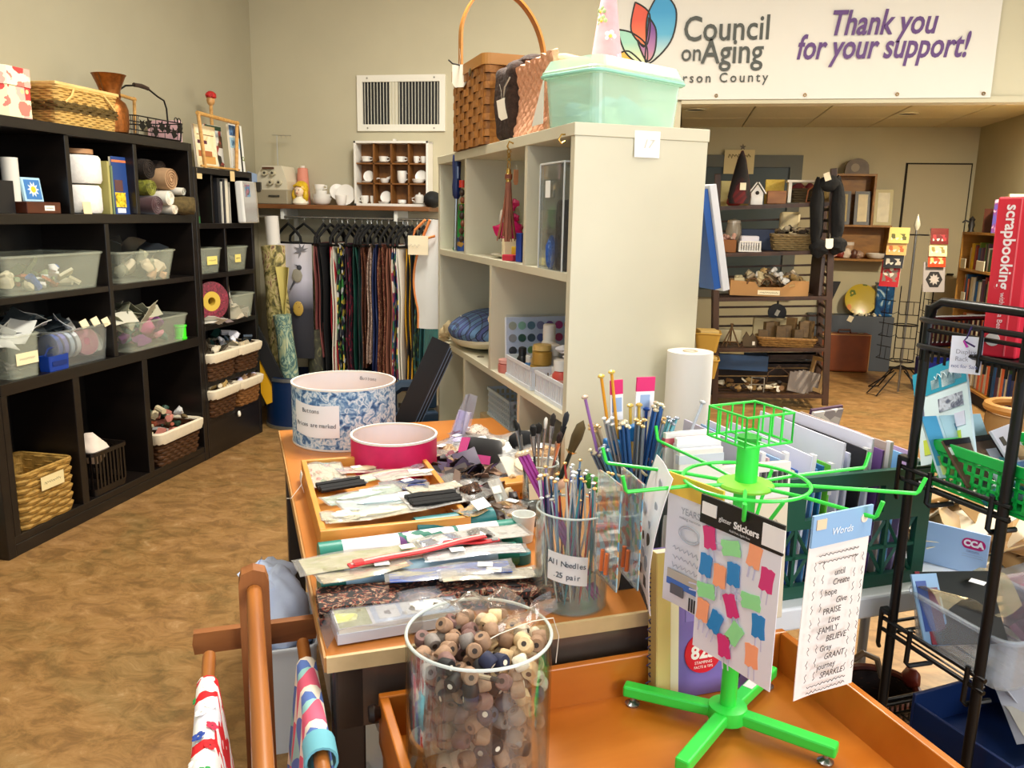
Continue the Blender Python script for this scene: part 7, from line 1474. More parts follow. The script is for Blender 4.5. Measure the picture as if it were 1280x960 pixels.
# ---------------------------------------------------------------- purple book leaning on the rim
t=thing('project_book','thick purple paperback with a red 825 roundel leaning on the display table rim','book',tf(.602,-.076,.6012),rot=(R_(-6),0,TA))
bw,bh,bt=.25,.29,.029
MB().span((0,0,0),(bw,.002,bh)).build('front_cover',C('7a68b0',.35,var=.1,scale=12),t); MB().span((0,bt,0),(bw,bt+.002,bh)).build('back_cover',C('7a68b0',.4),t)
MB().span((-.002,0,0),(0,bt+.002,bh)).build('spine',C('c8b070',.45),t); MB().span((0,.002,.002),(bw-.003,bt,bh-.002)).build('pages',C('e8dcc0',.7),t)
MB().span((0,-.001,0),(.045,0,bh)).build('yellow_band',C('d8c078',.45),t); MB().span((.028,-.0015,0),(.045,0,bh)).build('cream_band',C('efe2c0',.45),t)
MB().cyl((.098,-.0005,.085),(.098,-.003,.085),.040,n=32).build('red_roundel',C('d8102c',.4),t)
txt('825',.036,C('f8f0e8',.5),t,(.098,-.0032,.086),ext=.0002,fat=.0012); txt('OVER',.012,C('f8f0e8',.5),t,(.098,-.0032,.110),ext=.0002); txt('STAMPING',.008,C('f8f0e8',.5),t,(.098,-.0032,.066),ext=.0002); txt('FACTS & TIPS',.007,C('f8f0e8',.5),t,(.098,-.0032,.057),ext=.0002)
txt('UG',.042,C('2c2440',.5),t,(.188,-.0008,.030),ext=.0002,space=1.2); MB().span((.15,-.001,.058),(.248,0,.0595)).build('print_rule',C('2c2440',.5),t)
stuff(scribble(MB(),.02,.25,0,.008,40,0,2,.0016).build('spine_lettering',C('2c2858',.5),t,(-.0025,.022,.01),rot=(0,R_(-90),0)))
MB().span((.06,-.0012,.15),(.20,0,.25)).build('cover_picture',PATCH(('8a78c0','b8a8d8','6a58a0','d0c4e4'),(26,26,26)),t)

# ================================================================ WHITE TABLE WITH CRATE (right)
ZQ=.661
t=thing('folding_table','white plastic topped table holding the green crate','table',tf(.80,.08,0),TA)
MB().span((0,0,.605),(1.15,.78,.66),0,None,.006).build('tabletop',C('dfe6f0',.4),t)
for x in (.06,1.07):
    for y in (.06,.68):MB().cyl((x,y,0),(x,y,.605),.016,n=10).build('leg',C('6a7078',.4,.5),t)
t=thing('paper_roll','tall white paper roll standing at the end of the cream bookcase','roll',tf(1.145,.795,ZQ),TA)
MB().cyl((0,0,0),(0,0,.455),.067,n=36).build('rolled_paper',C('f0eee8',.6),t); MB().ring([(.022,.4551),(.022,.457),(.016,.457),(.016,.4551)],20).build('core',C('c8b89a',.7),t)
MB().slab(lambda a,b:(.0678*cos(R_(-128+60*a)),.0678*sin(R_(-128+60*a)),.13+.075*b),8,2,.0006).build('roll_label',C('b0b8c4',.5),t)
# green crate
GC=C('0e4a3a',.4); t=thing('crate','dark green plastic crate with lattice sides full of filing folders','crate',tf(1.165,.315,ZQ),TA); kx,ky,kh=.49,.38,.285
def side(p0,p1,handle):
    a,b=Vector(p0),Vector(p1); d=b-a; L=d.length; M=MT(a)@MR(math.atan2(d.y,d.x),4,'Z'); mb=MB()
    mb.span((0,-.008,0),(L,.008,.03),0,M); mb.span((0,-.008,kh-.035),(L,.008,kh),0,M); mb.span((0,-.008,.03),(.035,.008,kh-.035),0,M); mb.span((L-.035,-.008,.03),(L,.008,kh-.035),0,M)
    if handle:mb.span((.035,-.008,kh-.10),(L*.28,.008,kh-.035),0,M); mb.span((L*.72,-.008,kh-.10),(L-.035,.008,kh-.035),0,M); mb.span((.035,-.008,kh-.12),(L-.035,.008,kh-.10),0,M)
    mb.build('crate_wall',GC,t); lt=MB(); zt=kh-.12 if handle else kh-.035
    n=5
    for k in range(n):
        x0=.035+(L-.07)*k/n; x1=.035+(L-.07)*(k+1)/n
        lt.tube([(x0,0,.03),(x1,0,zt)],.005,4,M=M); lt.tube([(x1,0,.03),(x0,0,zt)],.005,4,M=M)
        if k:lt.span((x0-.004,-.006,.03),(x0+.004,.006,zt),0,M)
    lt.span((.035,-.006,(zt+.03)/2-.004),(L-.035,.006,(zt+.03)/2+.004),0,M); stuff(lt.build('lattice',GC,t))
side((-kx/2,-ky/2,0),(kx/2,-ky/2,0),True); side((kx/2,ky/2,0),(-kx/2,ky/2,0),True); side((kx/2,-ky/2,0),(kx/2,ky/2,0),False); side((-kx/2,ky/2,0),(-kx/2,-ky/2,0),False)
MB().span((-kx/2,-ky/2,0),(kx/2,ky/2,.008)).build('crate_floor',GC,t)
fold=[(.945,.345,'c0c4e0','lavender grey'),(.968,.335,'d8b8c0','pink edged'),(.99,.33,'8ab0d8','sky blue'),(1.012,.34,'e0e2f0','white'),(1.034,.30,'c8b8a8','tan'),(1.056,.30,'2c58a8','royal blue'),(1.076,.33,'d8dcf0','pale lavender'),(1.096,.30,'5a94c8','mid blue'),(1.118,.305,'1c6a9a','petrol blue'),(1.14,.305,'6ac83a','lime green'),(1.165,.355,'dcdef0','large white'),(1.195,.33,'d4d8ee','pale grey'),(1.222,.335,'1a1a20','black and white'),(1.25,.36,'e0e2f4','tall white'),(1.278,.33,'6a4a8a','purple edged'),(1.305,.345,'b8a8a0','taupe'),(1.335,.32,'7ab0e0','light blue'),(1.36,.32,'b8a0c8','lilac edged'),(1.385,.30,'c8a888','kraft')]
for k,(v_,h,c,nm) in enumerate(fold):
    t=thing('file_folder',f'{nm} folder standing in the green crate, {k + 1} from the left'.replace(f', {k + 1} from the left',''),'folder',tf(v_,.325,ZQ+.009),rot=(R_(0),R_(rg.uniform(1,5)),TA))
    h2=h-.02; MB().slab(lambda a,b:(.003*sin(a*5+k),-.165+.33*a,h2*b),5,4,.005).build('folder_sheet',C(c,.45),t)
    MB().slab(lambda a,b:(.006+.003*sin(a*5+k),-.16+.32*a,h2*.96*b),5,4,.004).build('inserted_paper',C(('eceef6','e4e0ec','d8e0f0')[k % 3],.6),t)
    if k % 3==0:MB().span((-.001,-.166,h2-.07),(.009,-.150,h2+.004)).build('index_tab',C('f0f0f4',.4,alpha=.8),t)
t=thing('card_pack','grey card pack with a purple back standing behind the crate corner','packet',tf(1.42,.60,ZQ),rot=(R_(12),0,TA+R_(12))); MB().span((-.06,-.01,0),(.06,.0,.33)).build('grey_cards',PATCH(('b8b4b4','8a8488','d8d4d0','a8a0a0'),(30,30,30)),t); MB().span((-.06,.0,0),(.068,.008,.335)).build('purple_back',C('4a2a4a',.5),t)
# logo display board and bags
t=thing('display_box','pale blue display box flap printed with a magenta oval logo','box',tf(1.535,.15,ZQ),rot=(R_(-4),0,TA+R_(-60)))
MB().span((-.085,-.003,0),(.075,.003,.105),0,None,.001).build('front_flap',C('a8c4ec',.4),t); MB().span((-.085,.003,0),(.075,.09,.03)).build('box_base',C('c8bca0',.6),t)
M=MT((.042,-.0032,.075))@MR(R_(90),4,'X')
mg=C('b8186c',.4); MB().prism([(x,y) for x,y in rrect(.052,.026,.013,6)],0,.0008,0,M).build('logo_oval',mg,t)
txt('CCA',.020,C('f4f0f8',.4),t,(.042,-.0042,.075),ext=.0002,fat=.0012,sx=1.05); txt('CIRCUITS',.0065,C('7a6a9a',.5),t,(.042,-.0034,.055),ext=.0002)
for z in (.048,.042):stuff(scribble(MB(),.02,.066,z,.001,20,-.0036,int(z*1000),.0005).build('small_print',C('9aa4c0',.5),t))
heap('tan kraft packets in clear bags behind the logo flap','packets',tf(1.68,.30,ZQ),.30,.34,.11,[C('c8a878',.5),C('d8c098',.5),C('b08a58',.5),C('e4d8c0',.4)],30,71,TA,kind='flat',size=.06)
# ================================================================ BLACK WIRE RACK
BK=C('0b0b0d',.35,.3); rk=thing('wire_rack','black wire display rack with baskets and shelves at the right edge','rack',tf(1.235,-.10,0),TA)
W0,W1,D0,D1=0.0,.46,-.115,.115     # local x to the right, y along u
for x in (W0,W1):
    for y in (D0,D1):MB().cyl((x,y,0),(x,y,1.335),.0105,n=12).build('post',BK,rk)
def rail(nm,pts,r=.0055,n=7):return MB().tube(pts,r,n).build(nm,BK,rk)
for x in (W0,W1):rail('top_rail',[(x,D1,1.30),(x,D1-.008,1.332),(x,D1-.03,1.345),(x,D0+.03,1.345),(x,D0-.1,1.342),(x,D0-.13,1.30)],.009,10)
# top tray: slotted walls
tr=MB(); 
for k in range(24):x=W0-.005+.30*k/23; tr.box((x,D1+.012,1.275),(.0045,.003,.055)); 
for k in range(20):y=D1-.30*k/19; tr.box((W0-.012,y,1.235),(.003,.005,.028)) if k % 1==0 else None
stuff(tr.build('tray_slats',BK,rk))
for z in (1.250,1.305):rail('tray_rail',[(W0-.013,D0-.13,z),(W0-.013,D1-.005,z),(W0-.006,D1+.012,z),(W0+.01,D1+.014,z),(W1,D1+.014,z)],.006)
rail('tray_rail',[(W0-.004,D0-.13,1.285),(W0-.004,D1,1.285)],.0045); rail('tray_stay',[(W0-.016,-.03,1.305),(W0-.016,-.03,1.235)],.004)
MB().span((W0,D0-.12,1.236),(W1,D1+.012,1.242)).build('tray_floor',BK,rk)
for zs,hook in ((.985,.055),(.63,.065),(.42,0)):
    for z in (zs,zs-.026):
        rail('shelf_rail',[(W0-.006,D0-.02,z),(W0-.006,D1+.02,z)],.005); rail('shelf_rail',[(W1,D0-.02,z),(W1,D1+.02,z)],.005); rail('shelf_rail',[(W0,D1,z),(W1,D1,z)],.004)
    sw_=MB()
    for k in range(12):x=W0+(W1-W0)*(k+.5)/12; sw_.tube([(x,D0,zs-.03),(x,D1,zs-.03)],.0025,5)
    stuff(sw_.build('shelf_wires',BK,rk))
    if hook:
        for y in (D1-.06,D0+.02):rail('shelf_hook',[(W0-.008,y,zs+.01),(W0-.010,y,zs-hook),(W0-.006,y-.004,zs-hook-.006),(W0+.05,y-.01,zs-hook-.004)],.0055)
        MB().box((W0-.004,D1+.012,zs+.02),(.022,.03,.012),0,0,None,.003).build('bracket',BK,rk); rail('bracket_drop',[(W0-.012,D1+.022,zs+.02),(W0-.012,D1+.022,zs-.06),(W0-.0,D1+.03,zs-.075)],.005)
gr2=MB()
for k in range(30):gr2.box((W0+.03+(W1-.03)*k/29,D1+.006,.395),(.0045,.003,.06))
stuff(gr2.build('guard_slats',BK,rk)); rail('guard_rail',[(W0+.0,D1+.006,.428),(W1+.06,D1+.006,.428)],.006)
# note pinned on the rack
t=thing('rack_notice','white paper note tied to the rack saying it is a display rack not for sale','notice',tf(1.213,-.105,1.288),rot=(R_(-2),R_(-2),TA-pi/2+R_(28)))
MB().slab(lambda a,b:(-.028+.056*a,.003*sin(a*3),-.072+.072*b),5,5,.0006).build('paper',C('e8ecff',.6),t)
ik=C('8a90a8',.6)
txt('Display',.012,ik,t,(0,-.004,-.030),ext=.0002); txt('Rack',.012,ik,t,(-.006,-.004,-.044),ext=.0002); txt('not for Sale',.010,C('5a6aa8',.6),t,(0,-.004,-.058),ext=.0002)
MB().tube([(.006,-.004,.02),(.0,-.006,-.002),(-.004,-.008,-.008),(.004,-.008,-.02)],.0016,5).tube([(-.004,-.008,-.008),(.016,-.008,-.018)],.0018,5).build('ribbon_tie',C('2a1858',.5),t); MB().tube([(-.004,-.0085,-.008),(.003,-.0085,-.02)],.0022,5).build('magenta_tip',C('b020a0',.5),t)
# big red binder in the tray
t=thing('ring_binder','large coral red scrapbooking binder standing in the top tray of the wire rack','binder',tf(1.30,-.10,1.243),rot=(R_(0),R_(-1),TA-pi/2+R_(22)))
MB().span((-.032,0,0),(.032,.26,.31),0,None,.004).build('cover',C('d6283c',.4),t); MB().span((.010,-.001,.004),(.0125,0,.306)).build('spine_crease',C('e86a74',.4),t); MB().cyl((-.012,.001,.035),(-.012,-.0015,.035),.013,n=24).build('finger_hole',C('d8d4d0',.4),t)
txt('scrapbooking',.030,C('f4e8e8',.5),t,(-.004,-.001,.215),(pi/2,pi/2,0),ext=.0002,fat=.0006); txt('with Lisa Bearnson',.0135,C('f0d8d8',.5),t,(-.004,-.001,.076),(pi/2,pi/2,0),ext=.0002)
t=thing('photo_album','blue floral album standing next to the red binder in the rack tray','album',tf(1.36,-.155,1.243),rot=(0,0,TA-pi/2+R_(22))); MB().span((-.03,0,0),(.03,.24,.26),0,None,.003).build('cover',SWIRL([(.35,'2a3a7a'),(.5,'6a80b8'),(.6,'c8cce0'),(.75,'4a5a9a')],(24,24,24),2),t); MB().span((-.025,-.0015,.02),(.025,0,.03)).build('spine_band',C('d8d8e8',.5),t)
# green basket and its cards
t=thing('plastic_basket','bright green perforated plastic basket of die-cut packages on the wire rack','basket',tf(1.385,-.165,.962),TA); gm=C('12b04a',.35); qx,qy,qh=.27,.275,.095
def perf(p0,p1):
    a,b=Vector(p0),Vector(p1); d=b-a; L=d.length; M=MT(a)@MR(math.atan2(d.y,d.x),4,'Z'); mb=MB(); nb=max(6,int(L/.019))
    for k in range(nb+1):mb.box((L*k/nb,0,.045),(.007,.003,.07),0,0,M)
    for z in (.012,.032,.052,.072):mb.box((L/2,0,z),(L,.003,.006),0,0,M)
    stuff(mb.build('perforated_wall',gm,t)); MB().box((L/2,0,qh-.008),(L+.008,.008,.022),0,0,M,.002).build('rim',gm,t)
for a,b in (((-qx/2,-qy/2,0),(qx/2,-qy/2,0)),((qx/2,-qy/2,0),(qx/2,qy/2,0)),((qx/2,qy/2,0),(-qx/2,qy/2,0)),((-qx/2,qy/2,0),(-qx/2,-qy/2,0))):perf(a,b)
MB().span((-qx/2,-qy/2,0),(qx/2,qy/2,.006)).build('basket_floor',gm,t)
def die(label,v_,u_,z,w,h,blocks,base,rx,rz,th=.006,ry=0):
    t=thing('die_package',label,'packet',tf(v_,u_,z),rot=(R_(rx),R_(ry),TA+R_(rz))); MB().span((-w/2,-th,0),(w/2,0,h),0,None,.001).build('card',C(base,.35),t)
    for (a,b,c,d,col) in blocks:MB().span((-w/2+a*w,-th-.001,c*h),(-w/2+b*w,-th,d*h)).build('print_block',col if not isinstance(col,str) else C(col,.4),t)
    return t
t=die('tallest die package, teal over white with a car picture, leaning out of the green basket',1.31,-.01,1.005,.15,.215,((0,1,.72,1,'1a94b4'),(.35,.5,.76,.86,'d8f0f4'),(.55,.8,.75,.92,'e0f4f8'),(.08,.16,.50,.62,'6a6a8a'),(.45,.9,.50,.64,SWIRL([(.4,'c8d0e0'),(.6,'5a6078')],(60,60,60),1)),(.45,.7,.33,.40,'1c2a4a'),(.1,.8,.1,.26,'c8dc4a'),(.72,.9,.3,.44,'d8d8ec'),(.72,.92,.78,.96,'c8dcec')),'d8ecf4',-12,-90,ry=-28)
txt('quickutz',.022,C('eefafc',.4),t,(.01,-.0075,.185),ext=.0002) if False else stuff(scribble(MB(),-.01,.045,.19,.008,12,-.0085,3,.0014).build('script_title',C('e8f8fc',.4),t))
die('second die package, blue and grey, in front of the teal one',1.31,-.065,.985,.15,.135,((0,.25,.2,1,'4a9cc8'),(.3,1,.5,1,'a8ccd8'),(.5,.75,.74,.86,'3a9ccc'),(.45,.8,.3,.5,'4a4a5a'),(.05,.3,.05,.35,'d8e48a')),'b8d4e0',-34,-4)
die('dark brown photo die package across the green basket',1.325,-.115,.985,.17,.105,((0,1,.88,1,'14141c'),(.02,.2,.68,.84,'e8e8ec'),(.1,.6,.1,.7,SWIRL([(.3,'3a2a20'),(.5,'6a5038'),(.7,'8a7a50')],(40,40,40),2)),(.62,.8,.2,.7,'dcdcec'),(.82,.85,.1,.9,'2a2a4a')),'5a4638',-42,6)
die('white die package with black corner marks on the right of the basket',1.405,-.13,.985,.10,.125,((.15,.35,.7,.85,'1a1a24'),(.5,.8,.5,.58,'1a1a24'),(.72,.8,.5,.72,'1a1a24'),(.1,.9,.1,.3,'c8c8e0')),'e0e0ee',-38,22)
die('blue edged white die package in front of the brown one',1.36,-.185,.975,.16,.085,((0,1,.75,.95,'6a94d0'),(.4,.6,.35,.55,'3a6ab0'),(.1,.3,.2,.5,'c8d8f0')),'c8dcf0',-50,4)
t=thing('plastic_bag','crumpled clear plastic bag at the front of the green basket','bag',tf(1.43,-.215,1.0),TA); MB().blob((0,0,.03),(.07,.06,.045),9,.35,12).build('film',C('e4e4ea',.25,alpha=.6),t)
heap('teal and kraft packages filling the green basket','packages',tf(1.385,-.165,.97),.22,.22,.07,[C('3ab0b0',.4),C('7ac8d8',.4),C('c8a878',.5),C('d8ecf0',.4),C('2a7a8a',.4)],44,75,TA,size=.032)
# lower bins
t=tub('clear plastic bin of stamp albums on the middle shelf of the wire rack',tf(1.37,-.13,.605),.25,.255,.11,GLASS('dfe6f0',.55,.15),TA,.9)
die('black album in a clear sleeve leaning in the rack bin',1.33,-.10,.62,.17,.155,((.0,.06,0,1,'8a2a3a'),),'14181a',-38,-14,.012)
die('blue and violet die package beside the black album',1.262,-.085,.62,.06,.15,((.1,.5,.2,.9,'2a4a9a'),(.5,.9,.1,.8,'6a3a5a')),'8ab0d8',-30,-10)
t=thing('plastic_bag','clear tan-tinted sleeve spread over the top of the rack bin','bag',tf(1.35,-.06,.70),TA); MB().slab(lambda a,b:(-.10+.22*a,-.04+.08*b,.03*sin(a*6+b*3)+.02*b),10,6,.0008).build('film',GLASS('f0e4c8',.6,.1),t); MB().box((.03,.0,.04),(.022,.03,.001),.5).build('price_sticker',C('f0f0f4',.6),t)
t=tub('second clear bin with a red lined base at the right of the rack',tf(1.60,-.13,.605),.20,.255,.10,GLASS('e8dfe4',.5,.15),TA,.9); heap('pink and red sheets in the right rack bin','paper',tf(1.60,-.13,.612),.13,.18,.06,[C('d890a0',.5),C('b03a50',.5),C('e4d8d4',.5)],14,77,TA,kind='flat',size=.05)
heap('clear packets of cream paper hanging below the right bin','packets',tf(1.55,-.10,.43),.2,.18,.13,[C('e8e4d8',.4,alpha=.8),C('d8d8e0',.3,alpha=.7)],12,78,TA,kind='flat',size=.06)
t=thing('metal_bin','dark blue metal tray on the lowest shelf of the wire rack','tray',tf(1.46,-.145,.392),TA+R_(4)); bl=C('0e2450',.35)
MB().span((-.19,-.12,0),(.19,.12,.008)).build('tray_floor',bl,t)
for a,b in (((-.19,.112,.008),(.19,.12,.09)),((-.19,-.12,.008),(-.182,.112,.07)),((.182,-.12,.008),(.19,.112,.07)),((-.182,-.12,.008),(.182,-.112,.06))):MB().span(a,b,0,None,.002).build('tray_wall',bl,t)
MB().cyl((-.1815,.05,.055),(-.179,.05,.055),.005,n=10).build('rivet',C('b0b4c0',.3,.8),t)
# wicker basket on the floor behind
wkr=C('3a160e',.5,var=.3,scale=60)
t=thing('wicker_basket','dark reddish wicker basket with a looped handle on the floor under the white table','basket',tf(1.60,.40,0),TA)
MBw=MB()
for k in range(12):r=.075+.030*k/12; MBw.tube([(r*(1+(.03 if (i+k) % 2 else -.03))*cos(2*pi*i/28),r*(1+(.03 if (i+k) % 2 else -.03))*sin(2*pi*i/28),.008+k*.014) for i in range(28)],.0082,5,closed=True)
stuff(MBw.build('weave',wkr,t)); MB().ring([(.075,.004),(.10,.172),(.094,.172),(.07,.008)],24).build('inner_wall',C('1c0c08',.7),t); MB().cyl((0,0,.002),(0,0,.008),.07,n=20).build('basket_floor',wkr,t)
MB().tube([(.108*cos(2*pi*i/28),.108*sin(2*pi*i/28),.178) for i in range(28)],.011,7,closed=True).build('rim',C('5a2014',.4),t)
MB().tube([(-.08,.06,.175),(-.07,.055,.23),(-.02,.05,.26),(.03,.045,.235),(.05,.04,.175)],.009,7).build('handle',C('7a6a5a',.4),t); MB().blob((.10,-.02,.20),(.02,.03,.03),3,.1,8).build('rim_knot',C('6a2418',.4),t)
tag(MB().span((-.12,-.2,0),(.12,.2,.012)).build('foam_board',C('d8c49a',.6),None,tf(1.74,.22,0),TA),'cream board lying on the floor beside the dark wicker basket','board')

# ================================================================ ALCOVE: BREAD RACK
RW=WOOD('2a1a10','4a2e1c',(10,10,3),.45,.1); YR=6.84; LEAN=R_(-3.2)
br_=thing('bread_rack','dark wooden slatted bread rack with ladder sides in the alcove','rack',(.355,YR,0),rot=(0,LEAN,0)); RWd,RD=.86,.40
for x in (0,RWd):
    for y in (0,RD):MB().span((x-.024,y-.018,0),(x+.024,y+.018,1.85 if y==0 else 1.70),0,None,.003).build('post',RW,br_)
rn=None
for x in (0,RWd):
    for k in range(19):
        z=.10+k*.085; o=MB().span((-.008,.018,-.012),(.008,RD-.018,.012)).build('ladder_rung',RW,br_) if rn is None else rn.copy()
        if rn is None:rn=o
        else:COL.objects.link(o)
        o.location=(x,0,z)
SZ=(.09,.47,.88,1.235,1.60)
for z in SZ:
    for y in (0,.13,.26,RD):MB().span((.02,y-.022,z-.018),(RWd-.02,y+.022,z-.002)).build('shelf_slat',RW,br_)
    MB().span((.02,-.018,z-.03),(RWd-.02,.0,z)).build('shelf_front',RW,br_)
for z in (.28,.36,.60,.68,.76,1.02,1.10,1.40,1.48):MB().span((.02,RD-.012,z-.008),(RWd-.02,RD+.006,z+.008)).build('back_slat',RW,br_)
for k in range(5):MB().span((.02,RD-.012,.10+.07*k),(RWd-.02,RD+.002,.16+.07*k)).build('back_plank',WOOD('1e120a','36221a',(3,10,10),.5),br_)
def onr(dx,dy,s):return Vector((.355+(dx)*cos(LEAN)+(SZ[s]+.001)*sin(LEAN),YR+dy,(SZ[s]+.001)*cos(LEAN)-dx*sin(LEAN)+.001))
def bx(name,label,cat,p,d,m,rz=0,bev=.004):return tag(MB().box((0,0,d[2]/2),d,0,0,None,bev).build(name,m,None,p,rz),label,cat)
# top shelf
t=thing('fabric_tree','dark red and black checked fabric christmas tree with a star on the rack post','ornament',(.425,YR-.05,1.62)); MB().lathe([(.075,0),(.088,.05),(.07,.16),(.035,.33),(.008,.40)],16,sy=.5).build('tree_body',PLAID('8a1a20','1a0c0e','3a1014',.06),t); MB().prism([((.026 if k % 2==0 else .011)*cos(pi*k/5+pi/2),(.026 if k % 2==0 else .011)*sin(pi*k/5+pi/2)) for k in range(10)],-.004,.004,0,MT((0,0,.425))@MR(R_(90),4,'X')).build('star',C('4a3a20',.5),t); MB().box((.02,-.05,.13),(.045,.002,.055)).build('price_tag',C('f0e4c4',.6),t)
t=thing('christmas_figure','small red and white christmas figure at the left of the rack top shelf','figurine',onr(.13,.10,4)); MB().lathe([(.04,0),(.06,.02),(.05,.06),(.03,.08)],14).build('body',C('7a1418',.5),t); MB().blob((0,0,.10),(.035,.035,.03),3,.05,8).build('head',C('e8e0d0',.5),t); MB().lathe([(.04,.115),(.03,.14),(0,.18)],12).build('cap',C('7a1418',.5),t)
for k,(dx,dz,c,nm) in enumerate(((.07,.20,'c8c08a','pale green'),(.20,.16,'9a8a50','olive'))):bx('ribbon_bundle',f'{nm} bundle behind the christmas figure','bundle',onr(dx,.25,4),(.10,.06,dz),C(c,.7),.2)
t=thing('birdhouse','little white birdhouse with a gabled roof and round hole on the rack','birdhouse',onr(.30,.07,4)); MB().prism([(-.045,0),(.045,0),(.045,.09),(0,.155),(-.045,.09)],-.04,.04,0,MR(R_(90),4,'X')).build('house_body',C('e4e2dc',.5),t)
for s in (-1,1):MB().box((s*.036,0,.128),(.105,.1,.008),0,0,MT((s*.036,0,.128))@MR(s*R_(55),4,'Y')@MT((-s*.036,0,-.128))).build('roof_panel',C('eceae4',.5),t)
MB().cyl((0,-.041,.09),(0,-.043,.09),.015,n=16).build('entrance_hole',C('1c1814',.8),t); MB().cyl((0,-.04,.06),(0,-.055,.06),.003,n=6).build('perch',C('d8d4c8',.5),t)
bx('gold_box','gold box with a painted wreath standing on the rack top shelf','box',onr(.44,.16,4),(.145,.04,.19),SWIRL([(.3,'c8a838'),(.55,'d8bc58'),(.7,'a87a30')],(20,20,20),2)); bx('wooden_planter','low wooden planter in front of the gold box','planter',onr(.45,.07,4),(.14,.09,.10),WOOD('7a4a24','a06a38',(3,20,20)))
t=thing('white_stand','white wooden arched stand on the right of the rack top shelf','stand',onr(.665,.09,4)); MB().span((-.145,-.06,.155),(.145,.06,.172)).build('roof_board',C('e0dcd0',.5),t)
for x in (-.12,.12):MB().span((x-.012,-.05,0),(x+.012,.05,.155)).build('side_leg',C('e0dcd0',.5),t)
stuff(weave(.20,.09,.11,6,16,.004,.9).build('twig_bundle',C('4a3c24',.7),None,onr(.67,.11,4))); tag(bpy.data.objects['twig_bundle'],'dark woven twig bundle under the white stand','basket')
t=thing('wooden_hoop','thin orange wooden hoop leaning under the white stand','hoop',onr(.72,.03,4)); MB().tube([(-.05,0,0),(-.04,0,.09),(0,-.005,.13),(.06,-.01,.14)],.006,6).build('bent_rod',C('9a5a2a',.5),t); MB().tube([(-.05,0,.002),(.05,.01,.002)],.004,5).build('base_rod',C('8a4a22',.5),t)
# second shelf
bx('cardboard_box','brown carton at the left of the second rack shelf','box',onr(.085,.10,3),(.13,.12,.10),C('8a5424',.7)); heap('pink and clear packets in the brown carton','packets',onr(.085,.10,3)+Vector((0,0,.09)),.10,.1,.05,[C('c89a88',.5),C('b0a090',.4)],10,81)
t=thing('glass_jar','tall cloudy glass jar behind the brown carton','jar',onr(.13,.20,3)); MB().lathe([(.05,0),(.062,.02),(.066,.16),(.055,.22),(.052,.23)],20).build('jar_body',C('a89a84',.15,alpha=.6),t); MB().lathe([(.055,.23),(.05,.25),(0,.262)],18).build('jar_lid',C('b8ac98',.2,alpha=.8),t)
slot_basket('small white slotted basket on the second rack shelf',onr(.255,.08,3),.17,.12,.085,0,C('e0dcd4',.4),9,6); bx('white_cloth','white folded cloth in the small slotted basket','cloth',onr(.25,.08,3)+Vector((0,0,.05)),(.14,.09,.075),C('d8d4dc',.8),.1,.012)
basket('shallow grey-brown wicker basket of cones on the second rack shelf',onr(.60,.12,3),.36,.20,.12,WOOD('6a5838','8a7650',(30,30,30)),0,7,34,taper=.88); heap('brown seed cones and dried pods in the wicker basket','cones',onr(.60,.12,3)+Vector((0,0,.08)),.30,.16,.10,[C('2c2218',.8),C('4a3c28',.8),C('6a5a40',.8),C('a89a80',.7)],40,82,kind='blob',size=.035)
bx('blue_case','dark blue flat case behind the shelves of the rack','case',onr(.36,.30,3),(.42,.06,.17),C('1c2a48',.5)); bx('cream_plaque','cream lidded tin seen under the rack top shelf','tin',onr(.57,.28,3)+Vector((0,.0,.0)),(.16,.05,.30),C('c8b890',.5),.1,.02)
# third shelf
t=thing('cardboard_tray','long cardboard tray with a cut front and paper label on the third rack shelf','tray',onr(.405,.13,2)); kb=C('a87c48',.7)
MB().prism([(-.30,0),(.30,0),(.30,.13),(.17,.13),(.10,.075),(-.08,.07),(-.11,.11),(-.30,.12)],-.004,.004,0,MT((0,-.11,0))@MR(R_(90),4,'X')).build('front_wall',kb,t); MB().span((-.30,.10,0),(.30,.108,.12)).span((-.30,-.106,0),(-.294,.10,.12)).span((.294,-.106,0),(.30,.10,.12)).span((-.294,-.106,0),(.294,.1,.006)).build('tray_box',kb,t)
MB().box((0,-.1165,.03),(.17,.001,.036)).build('label_card',C('e8dcb8',.6),t); stuff(scribble(MB(),-.07,.07,.03,.006,26,-.118,4,.0016).build('handwriting',C('6a5a3a',.6),t))
for k in range(2):MB().tube([(-.13+.11*k+.04*cos(a),-.118,.095+.045*sin(a)) for a in [pi*i/10 for i in range(11)]],.006,6).build('wood_ring',C('5a3a1c',.5),t)
heap('clear packets of shells, wood slices and trims in the cardboard tray','packets',onr(.405,.13,2)+Vector((0,0,.07)),.52,.18,.14,[C('c8b890',.4),C('8a7a60',.5),C('d8d4cc',.3),C('5a4a38',.5),C('a88a58',.5)],60,83,size=.038)
bx('picture_board','dark framed board leaning at the right of the third rack shelf','board',onr(.77,.10,2),(.03,.22,.30),C('3a2c28',.5),.2)
